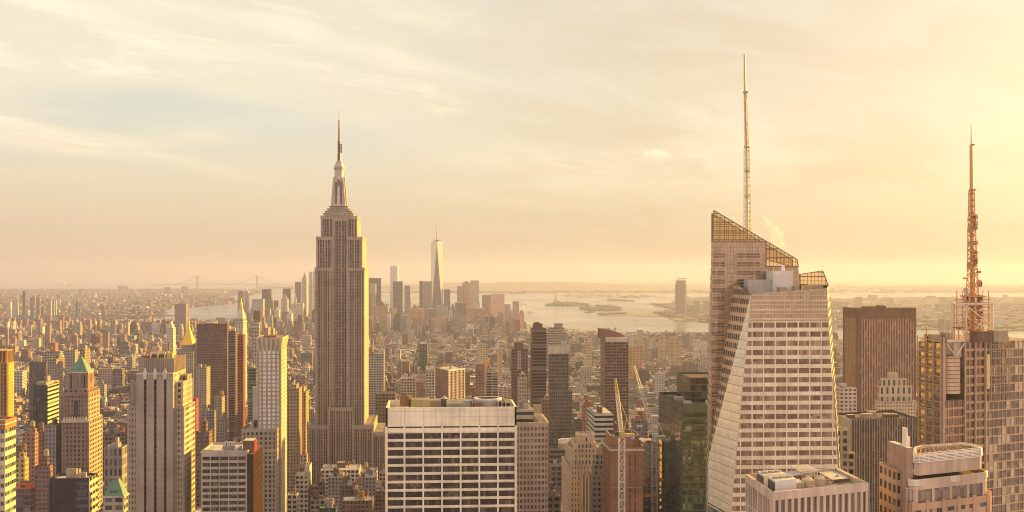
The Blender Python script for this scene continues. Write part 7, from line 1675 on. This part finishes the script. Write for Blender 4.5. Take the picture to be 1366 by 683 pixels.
for x0, x1, yt, D, lab in ((157.5, 165, 380.8, 16500, 'grey far block on the horizon shore, first of two'), (164.8, 171, 381.3, 16700, 'second grey far block on the horizon shore beside the first'), (219, 227, 383, 14500, 'lone square far block below the bridge pier on the horizon'), (242, 251, 382, 15000, 'square grey far block under the long bridge')):
    tw('far_block', 'building', lab, x0, x1, x1 + .4, yt, D, (.30, .25, .21), 'pier', yb=390, bits=0)
# ------------------------------------------------------------------ the ordinary city between the towers
rnd = random.Random(42)
COLS = [('brick', (.25, .125, .085)), ('brick', (.21, .105, .075)), ('brown', (.13, .085, .07)), ('brown', (.19, .14, .115)), ('tan', (.34, .275, .205)), ('tan', (.40, .32, .24)), ('cream', (.50, .44, .35)), ('white', (.64, .60, .54)),
        ('grey', (.25, .24, .23)), ('grey', (.34, .325, .305)), ('mauve', (.20, .155, .155)), ('dark', (.085, .075, .075)), ('pinkish', (.34, .21, .165)), ('limestone', (.43, .36, .28))]
ROOFC = [(.46, .40, .33), (.34, .29, .24), (.20, .17, .15), (.11, .095, .09), (.58, .52, .45), (.27, .19, .14), (.42, .36, .29), (.62, .56, .48)]
WEI = [3, 3, 3, 3, 3, 3, 3, 3, 4, 4, 3, 2, 3, 3]
MAN = LANDS[6]
foots = [(f[0] - 3, f[1] + 3, f[2] - 4, f[3] + 4) for f in FOOT]
def cap_height(x0, x1, y0, h):
    """keep ordinary roofs below what the photo shows of the towers behind them"""
    pa, pb = proj(x0, y0, 0)[0], proj(x1, y0, 0)[0]
    for (D, a, b, yt, yb) in OCC:
        if y0 < D and pb > a - 1 and pa < b + 1:
            lim = EYE - (min(yb, 683) - HY) * y0 / FPX
            if h > lim: h = lim
    return h
def skyline(px, D):
    """highest row an ordinary roof may reach"""
    if D > 3900: return rnd.uniform(402, 442) if 480 < px < 690 else rnd.uniform(408, 442) if 330 < px < 430 else rnd.uniform(424, 444) if px < 700 else 445
    if px < 420: return 430 if D > 3300 else 455 if D > 1900 else 500 if D > 1300 else 575
    if px < 700: return 428 if D > 3600 else 446 if D > 2200 else 485 if D > 1500 else 560
    if px < 960: return 445 if D > 2600 else 470 if D > 1700 else 520
    return 455
B = []
ystr, yblk = 620.0, 80.0
k = 0
y = ystr
aves = [-2600, -2380, -2150, -1930, -1720, -1500, -1285, -1120, -905, -745, -590, -455, -312, -58, 190, 445, 700, 950, 1200, 1440]
while y < 6900:
    for a, b in zip(aves[:-1], aves[1:]):
        gap = 11
        for row in (0, 1):
            x = a + gap
            y0r = y + 8 + row * 33.5
            while x < b - gap - 8:
                far = y > 2600
                w = rnd.choice((12, 15, 18, 20, 24, 28, 36)) if not far else rnd.choice((8, 10, 14, 18, 22, 30))
                w = min(w, b - gap - x)
                if w < 7: break
                dep = rnd.uniform(20, 31)
                y0 = y0r if row == 0 else y0r + (31 - dep)
                y1 = y0 + dep; x0, x1 = x, x + w - .15; x += w
                pa = proj((x0 + x1) / 2, y0, 0)[0]
                if pa < -40 or pa > 1410: continue
                if not inside(MAN, np.array([(x0 + x1) / 2]), np.array([y0 + 15]))[0]: continue
                if any(x1 > f[0] and x0 < f[1] and y1 > f[2] and y0 < f[3] for f in foots): continue
                r = rnd.random()
                if y < 1500: h = rnd.uniform(24, 64) if r > .10 else rnd.uniform(64, 100)
                elif y < 2500: h = rnd.uniform(14, 40) if r > .07 else rnd.uniform(42, 76)
                elif y < 4300: h = rnd.uniform(11, 30) if r > .10 else rnd.uniform(32, 60)
                else: h = rnd.uniform(14, 45) if r > .18 else rnd.uniform(45, 130)
                if x0 < -1100 and y > 2300 and rnd.random() < .05: h = rnd.uniform(38, 60)
                h = min(h, EYE - (skyline(pa, y0) - HY) * y0 / FPX)
                h = cap_height(x0, x1, y0, h)
                if h < 6: continue
                B.append([x0, x1, y0, y1, h])
    y += yblk
# what the camera sees of each of them: painted far to near on a coarse raster
S = 2; RW, RH = 1366 * S // 2, 683 * S // 2
buf = np.full((RH, RW), -1, np.int32)
items = [(b[2], i) for i, b in enumerate(B)] + [(o[0], -2 - i) for i, o in enumerate(OCC)]
items.sort(reverse=True)
for Dd, i in items:
    if i >= 0:
        x0, x1, y0, y1, h = B[i]
        pts = [proj(xx, yy, h + gz(xx, yy)) for xx in (x0, x1) for yy in (y0, y1)]
        a, c = min(p[0] for p in pts), max(p[0] for p in pts); t = min(p[1] for p in pts); bt = RH * 2 / S
    else:
        _, a, c, t, bt = OCC[-2 - i]; bt = min(bt + 40, 683)
    s = S / 2
    a, c, t, bt = int(max(0, round(a * s))), int(min(RW, round(c * s))), int(max(0, round(t * s))), int(min(RH, round(bt * s)))
    if c > a and bt > t: buf[t:bt, a:c] = i
cnt = np.bincount(buf[buf >= 0], minlength=len(B))
order = np.argsort(-cnt)
NB = 250
chosen = [int(i) for i in order[:NB] if cnt[i] > 0]
chs = set(chosen)
def make_body(m, b, i, rn, near):
    x0, x1, y0, y1, h = b
    g = gz(x0, y0)
    cn, c = rn.choices(COLS, WEI)[0]
    v = rn.uniform(.66, 1.05); c = tuple(min(.66, q * v) for q in c)
    st = rn.choice(['brick', 'brick', 'brick', 'brick', 'loft', 'loft', 'narrow', 'grid' if rn.random() < .5 else 'brick', 'band' if rn.random() < .3 else 'brick', 'balcony' if h > 45 else 'brick'])
    rc = rn.choice(ROOFC)
    stepped = h > 34 and rn.random() < .38
    hh = h * rn.uniform(.78, .90) if stepped else h
    m.box(x0, x1, y0, y1, g - 1, g + hh, 'facade', c, st, 'roof', rc, .9 if near else 0)
    if stepped:
        ix = (x1 - x0) * rn.uniform(.10, .22); iy = (y1 - y0) * rn.uniform(.08, .2)
        m.box(x0 + ix, x1 - ix * rn.uniform(.3, 1), y0 + iy, y1 - iy, g + hh - (.9 if near else 0), g + h, 'facade', c, st, 'roof', rc, .6 if near else 0)
        x0, x1, y0, y1 = x0 + ix, x1 - ix, y0 + iy, y1 - iy
    if not stepped and rn.random() < .4:      # blank party wall
        pcol = tuple(min(.55, q * rn.uniform(.7, 1.25)) for q in c); m.box(x1 + .01, x1 + .14, y0 + .3, y1 - .3, g, g + hh - rn.uniform(0, 4), 'stone', pcol); m.box(x0 - .14, x0 - .01, y0 + .3, y1 - .3, g, g + hh - rn.uniform(0, 4), 'stone', pcol)
    if near and not stepped and rn.random() < .5:
        m.box(x0 - .5, x1 + .5, y0 - .6, y0, g + hh - 1.1, g + hh + .15, 'stone', tuple(min(.6, q * 1.25) for q in c))
    return cn, st, stepped, (x0, x1, y0, y1, g + h - ((.6 if stepped else .9) if near else 0))
NAMES = {'brick': 'apartment_building', 'narrow': 'apartment_building', 'loft': 'loft_building', 'grid': 'loft_building', 'band': 'office_building', 'balcony': 'apartment_building'}
# building by building: those that show largest
used = {}
lands = sorted(LAND)
def label_for(px, py, cn, st, stepped, h, w, tanks, houses):
    kind = {'brick': 'apartment house', 'narrow': 'narrow-windowed building', 'loft': 'loft', 'grid': 'gridded loft', 'band': 'banded office block', 'balcony': 'balcony block'}[st]
    size = 'tall' if h > 62 else 'mid-rise' if h > 30 else 'low'
    feats = [('stepped ' if stepped else 'flat-topped ') + kind]
    tk = {0: '', 1: 'with one water tank', 2: 'with two water tanks'}.get(tanks, 'with several water tanks')
    if not tanks: tk = 'with a plain roof' if houses == 0 else 'with one roof shed' if houses == 1 else 'with two roof sheds'
    near = sorted(lands, key=lambda l: abs(l[0] - px) + .5 * max(0, abs(l[1] - py) - 40))[:7]
    cands = []
    for l in near:
        rel = 'behind' if l[2] > py + 4 else 'beside' if abs(l[0] - px) < 45 else 'near'
        cands.append(f'{size} {cn} {feats[0]} {tk} {rel} {l[3]}')
    lf = [l for l in near if l[0] <= px]; rt = [l for l in near if l[0] > px]
    for a in lf[:3]:
        for b in rt[:3]: cands.append(f'{cn} {feats[0]} {tk[5:] if tk.startswith("with ") else tk} between {a[3]} and {b[3]}'.replace('  ', ' '))
    cands += [c.replace(size + ' ', size + ' ' + ('broad ' if w > 22 else 'slim '), 1) for c in cands[:7]]
    for c in cands:
        c = ' '.join(c.split())
        if len(c.split()) <= 16 and c not in used: used[c] = 1; return c
    for word in ('weathered', 'plainer', 'smaller', 'sturdy'):
        for c in cands:
            c = word + ' ' + ' '.join(c.split())
            if len(c.split()) <= 16 and c not in used: used[c] = 1; return c
    return cands[0]
for i in chosen:
    b = B[i]; rn = random.Random(1000 + i); m = MB()
    cn, st, stepped, rf = make_body(m, b, i, rn, True)
    loc = ((b[0] + b[1]) / 2, (b[2] + b[3]) / 2, gz(b[0], b[2]))
    o = m.build(NAMES[st], None, loc)
    x0, x1, y0, y1, z = rf; houses = rn.choice((0, 1, 1, 2)); tanks = rn.choice((0, 0, 1, 1, 2)) if b[2] < 2600 else rn.choice((0, 0, 1))
    for j in range(houses):
        mm = MB(); bw = (x1 - x0) * rn.uniform(.2, .45); bd = (y1 - y0) * rn.uniform(.2, .4); bx = x0 + 1 + rn.random() * max(.1, x1 - x0 - bw - 2); by = y0 + 1 + rn.random() * max(.1, y1 - y0 - bd - 2)
        mm.box(bx, bx + bw, by, by + bd, z, z + rn.uniform(2.5, 5.5), 'stone', rn.choice([PAL['brick'], PAL['tan'], PAL['grey'], PAL['cream'], PAL['brown']]), None, 'roof', rn.choice(ROOFC)); mm.build('roof_house', o)
    nj = rn.randint(2, 4)
    for j in range(nj if x1 - x0 > 6 and b[2] < 2600 else 0): bx, by = rn.uniform(x0 + .8, x1 - 1.6), rn.uniform(y0 + .8, y1 - 1.8); mm = MB(); mm.box(bx, bx + rn.uniform(.6, 2.2), by, by + rn.uniform(.6, 2), z, z + rn.uniform(.6, 2.4), 'stone', rn.choice([PAL['roofl'], PAL['grey'], PAL['steel'], PAL['brown']])); mm.build('roof_vent', o)
    for j in range(tanks): water_tank(o, rn.uniform(x0 + 2.5, max(x0 + 2.6, x1 - 2.5)), rn.uniform(y0 + 3, max(y0 + 3.1, y1 - 3)), z, rn.choice((1.6, 1.9, 2.2)), rn.choice((3.2, 3.8)), rn.choice(('wood', 'wood', 'tan', 'brown', 'orange')))
    px, py = proj((b[0] + b[1]) / 2, b[2], b[4])
    tag(o, label_for(px, py, cn, st, stepped, b[4], b[1] - b[0], tanks, houses), 'building', 'ordinary city buildings between the towers')
# the rest of the grid, too many to count
m = MB()
for i, b in enumerate(B):
    if i in chs: continue
    rn = random.Random(1000 + i)
    cn, st, stepped, rf = make_body(m, b, i, rn, False)
    x0, x1, y0, y1, z = rf
    nb = (2 if b[2] < 3500 else 1) + (rn.random() < .4)
    for j in range(nb):
        bw = (x1 - x0) * rn.uniform(.15, .4); bd = (y1 - y0) * rn.uniform(.12, .35); bx = x0 + rn.random() * (x1 - x0 - bw); by = y0 + rn.random() * (y1 - y0 - bd)
        m.box(bx, bx + bw, by, by + bd, z, z + rn.uniform(2, 5.5), 'stone', rn.choice([PAL['brick'], PAL['tan'], PAL['grey'], PAL['cream'], PAL['brown'], PAL['roofl']]), None, 'roof', rn.choice(ROOFC))
    if rn.random() < .35 and b[2] < 4200:
        cx_, cy_ = rn.uniform(x0 + 2, x1 - 2), rn.uniform(y0 + 2, y1 - 2); c = rn.choice([PAL['wood'], PAL['tan'], PAL['brown']])
        m.cyl(cx_, cy_, 1.8, 1.8, z + 2, z + 5.6, 8, 'stone', c); m.cyl(cx_, cy_, 1.95, .05, z + 5.6, z + 7, 8, 'stone', c); m.box(cx_ - 1, cx_ + 1, cy_ - 1, cy_ + 1, z, z + 2, 'metal', PAL['dark'])
o = m.build('city_blocks'); tag(o, 'dense mass of smaller rooftops filling the streets beyond the towers', 'buildings', kind='stuff')
# pavements between the street lines
m = MB(); y = ystr
while y < 4300:
    for a, b in zip(aves[:-1], aves[1:]):
        xa, xb = a + 6.5, b - 6.5
        if inside(MAN, np.array([(xa + xb) / 2]), np.array([y + 40]))[0]:
            g = gz((xa + xb) / 2, y + 40); m.box(xa, xb, y + 5, y + yblk - 5, g - .6, g + .35, 'stone', PAL['concrete'])
    y += yblk
o = m.build('pavement'); o['kind'] = 'structure'
# far shores: houses and sheds beyond the rivers
def far_city(name, label, poly, n, hfun, sz, seed, ymax=30000, pxr=(-60, 1420)):
    rn = random.Random(seed); m = MB(); xs_ = [p[0] for p in poly]; ys_ = [p[1] for p in poly]; k = 0; tries = 0
    lo, hi = max(min(ys_), 3500), min(max(ys_), ymax)
    while k < n and tries < n * 60:
        tries += 1
        y = lo * (hi / lo) ** rn.random(); px = rn.uniform(*pxr); x = P(px, 362, y)[0]
        if not inside(poly, np.array([x]), np.array([y]))[0]: continue
        if inside(MAN, np.array([x]), np.array([y]))[0]: continue
        k += 1; w, d_ = rn.uniform(*sz) * (.6 + y / 14000), rn.uniform(*sz) * (.6 + y / 14000); h = hfun(rn, x, y); g = gz(x, y)
        c = tuple(.72 * q for q in rn.choices(COLS, WEI)[0][1]); a = rn.uniform(-.5, .5)
        if name != 'x':
            ca, sa = math.cos(a), math.sin(a); q = lambda u, v: (x + u * ca - v * sa, y + u * sa + v * ca)
            m.prism([q(-w / 2, -d_ / 2), q(w / 2, -d_ / 2), q(w / 2, d_ / 2), q(-w / 2, d_ / 2)], g - 3, g + h, 'facade' if h > 14 else 'stone', c, 'brick' if h > 14 else None, 'roof', tuple(.62 * q for q in rn.choice(ROOFC)))
    o = m.build(name); tag(o, label, 'buildings', kind='stuff')
far_city('borough_houses', 'hazy carpet of houses and sheds across the river on the left', LANDS[0], 9000, lambda r, x, y: r.uniform(7, 15) if r.random() > .035 else r.uniform(18, 45), (10, 28), 5, 17500, (-40, 420))
far_city('shore_houses', 'hazy houses and industry on the far shore across the bay', LANDS[5], 1500, lambda r, x, y: r.uniform(6, 18) if r.random() > .06 else r.uniform(20, 60), (16, 60), 6, 14000, (880, 1420))
far_city('hill_houses', 'pale specks of houses on the hazy hill shore', LANDS[1], 1300, lambda r, x, y: r.uniform(8, 30), (30, 80), 7, 23000, (340, 1420))
# housing blocks along the river, counted one by one
hb = random.Random(77)
HOUS = [(4, 14, 425), (15, 21, 424), (22, 29, 427), (30, 38, 426), (39, 46, 428), (48, 53, 420), (60, 69, 420), (78, 86, 422), (87, 94, 423), (108, 114, 424), (114.5, 121.5, 424), (123, 128, 424.5), (129.5, 135, 424.5), (153, 158, 428), (180, 187, 426), (198, 204, 426), (209, 215, 427),
        (48, 57, 450), (64, 73, 452), (76, 85, 446), (87, 93, 449), (60, 68, 436), (137, 146, 443), (14, 22, 449), (30, 38, 456), (118, 125, 440), (98, 104, 447), (160, 168, 446), (7, 12, 438), (254, 262, 425), (262.5, 266, 426), (288, 300, 424)]
wordy = ['first', 'second', 'third', 'fourth', 'fifth', 'sixth', 'seventh', 'eighth', 'ninth', 'tenth', 'eleventh', 'twelfth', 'thirteenth', 'fourteenth', 'fifteenth', 'sixteenth', 'seventeenth', 'eighteenth', 'nineteenth', 'twentieth']
front_row = sorted([h for h in HOUS if h[2] < 434]); back_row = sorted([h for h in HOUS if h[2] >= 434])
for lst, where, D0 in ((front_row, 'in the row of brick housing slabs along the river, counted from the left', 5050), (back_row, 'of the nearer scattered housing slabs before the river row, counted from the left', 3900)):
    for i, (x0, x1, yt) in enumerate(lst):
        D = D0 + hb.uniform(-250, 250); c = hb.choice([(.27, .15, .115), (.25, .16, .13), (.31, .2, .15), (.28, .18, .14)])
        nm = wordy[i] if i < 20 else 'last'
        o = tw('housing_block', 'building', f'{nm} slab {where}', x0, x1 - 1.6, x1, yt, D, c, (3.2, 3, .4, .5), yb=440 if D0 > 4000 else 470, bits=0, group='brick housing slabs by the river', parapet=0)
# steam from the glass tower
def steam():
    m = MB(); rn = random.Random(9); segs = [(1042, 330, 5.5), (1039, 320, 7), (1035.5, 310, 6.5), (1030, 301, 5.5), (1022, 292, 3.6), (1015, 284, 1.6)]
    rings = []
    for px, py, r in segs:
        c = P(px, py, 592); rings.append([(c[0] + r * .62 * math.cos(i * .7854) * rn.uniform(.8, 1.2), c[1] + r * .62 * math.sin(i * .7854) * rn.uniform(.8, 1.2), c[2]) for i in range(8)])
    for a, b in zip(rings[:-1], rings[1:]): m.loft(a, b, 'steam', (1, 1, 1), None, False)
    m.poly(rings[-1], 'steam'); m.poly(list(reversed(rings[0])), 'steam')
    mt = bpy.data.materials.new('steam'); mt.use_nodes = True; t = NT(mt.node_tree); t.t.nodes.clear(); MATS['steam'] = mt
    out = t.n('ShaderNodeOutputMaterial'); pv = t.n('ShaderNodeVolumePrincipled'); pv.inputs['Color'].default_value = (1, .97, .92, 1); pv.inputs['Anisotropy'].default_value = .4
    t.put(pv.inputs['Density'], t.m('MULTIPLY', t.ramp(t.noise(pos(t), .22, 4, .6), .42, .66), .045)); t.L.new(pv.outputs[0], out.inputs['Volume'])
    o = m.build('steam_plume'); o['kind'] = 'stuff'; tag(o, 'thin white steam plume drifting off the faceted glass skyscraper', 'steam')
steam()
for o in bpy.data.objects:
    if '_b' in o: del o['_b']
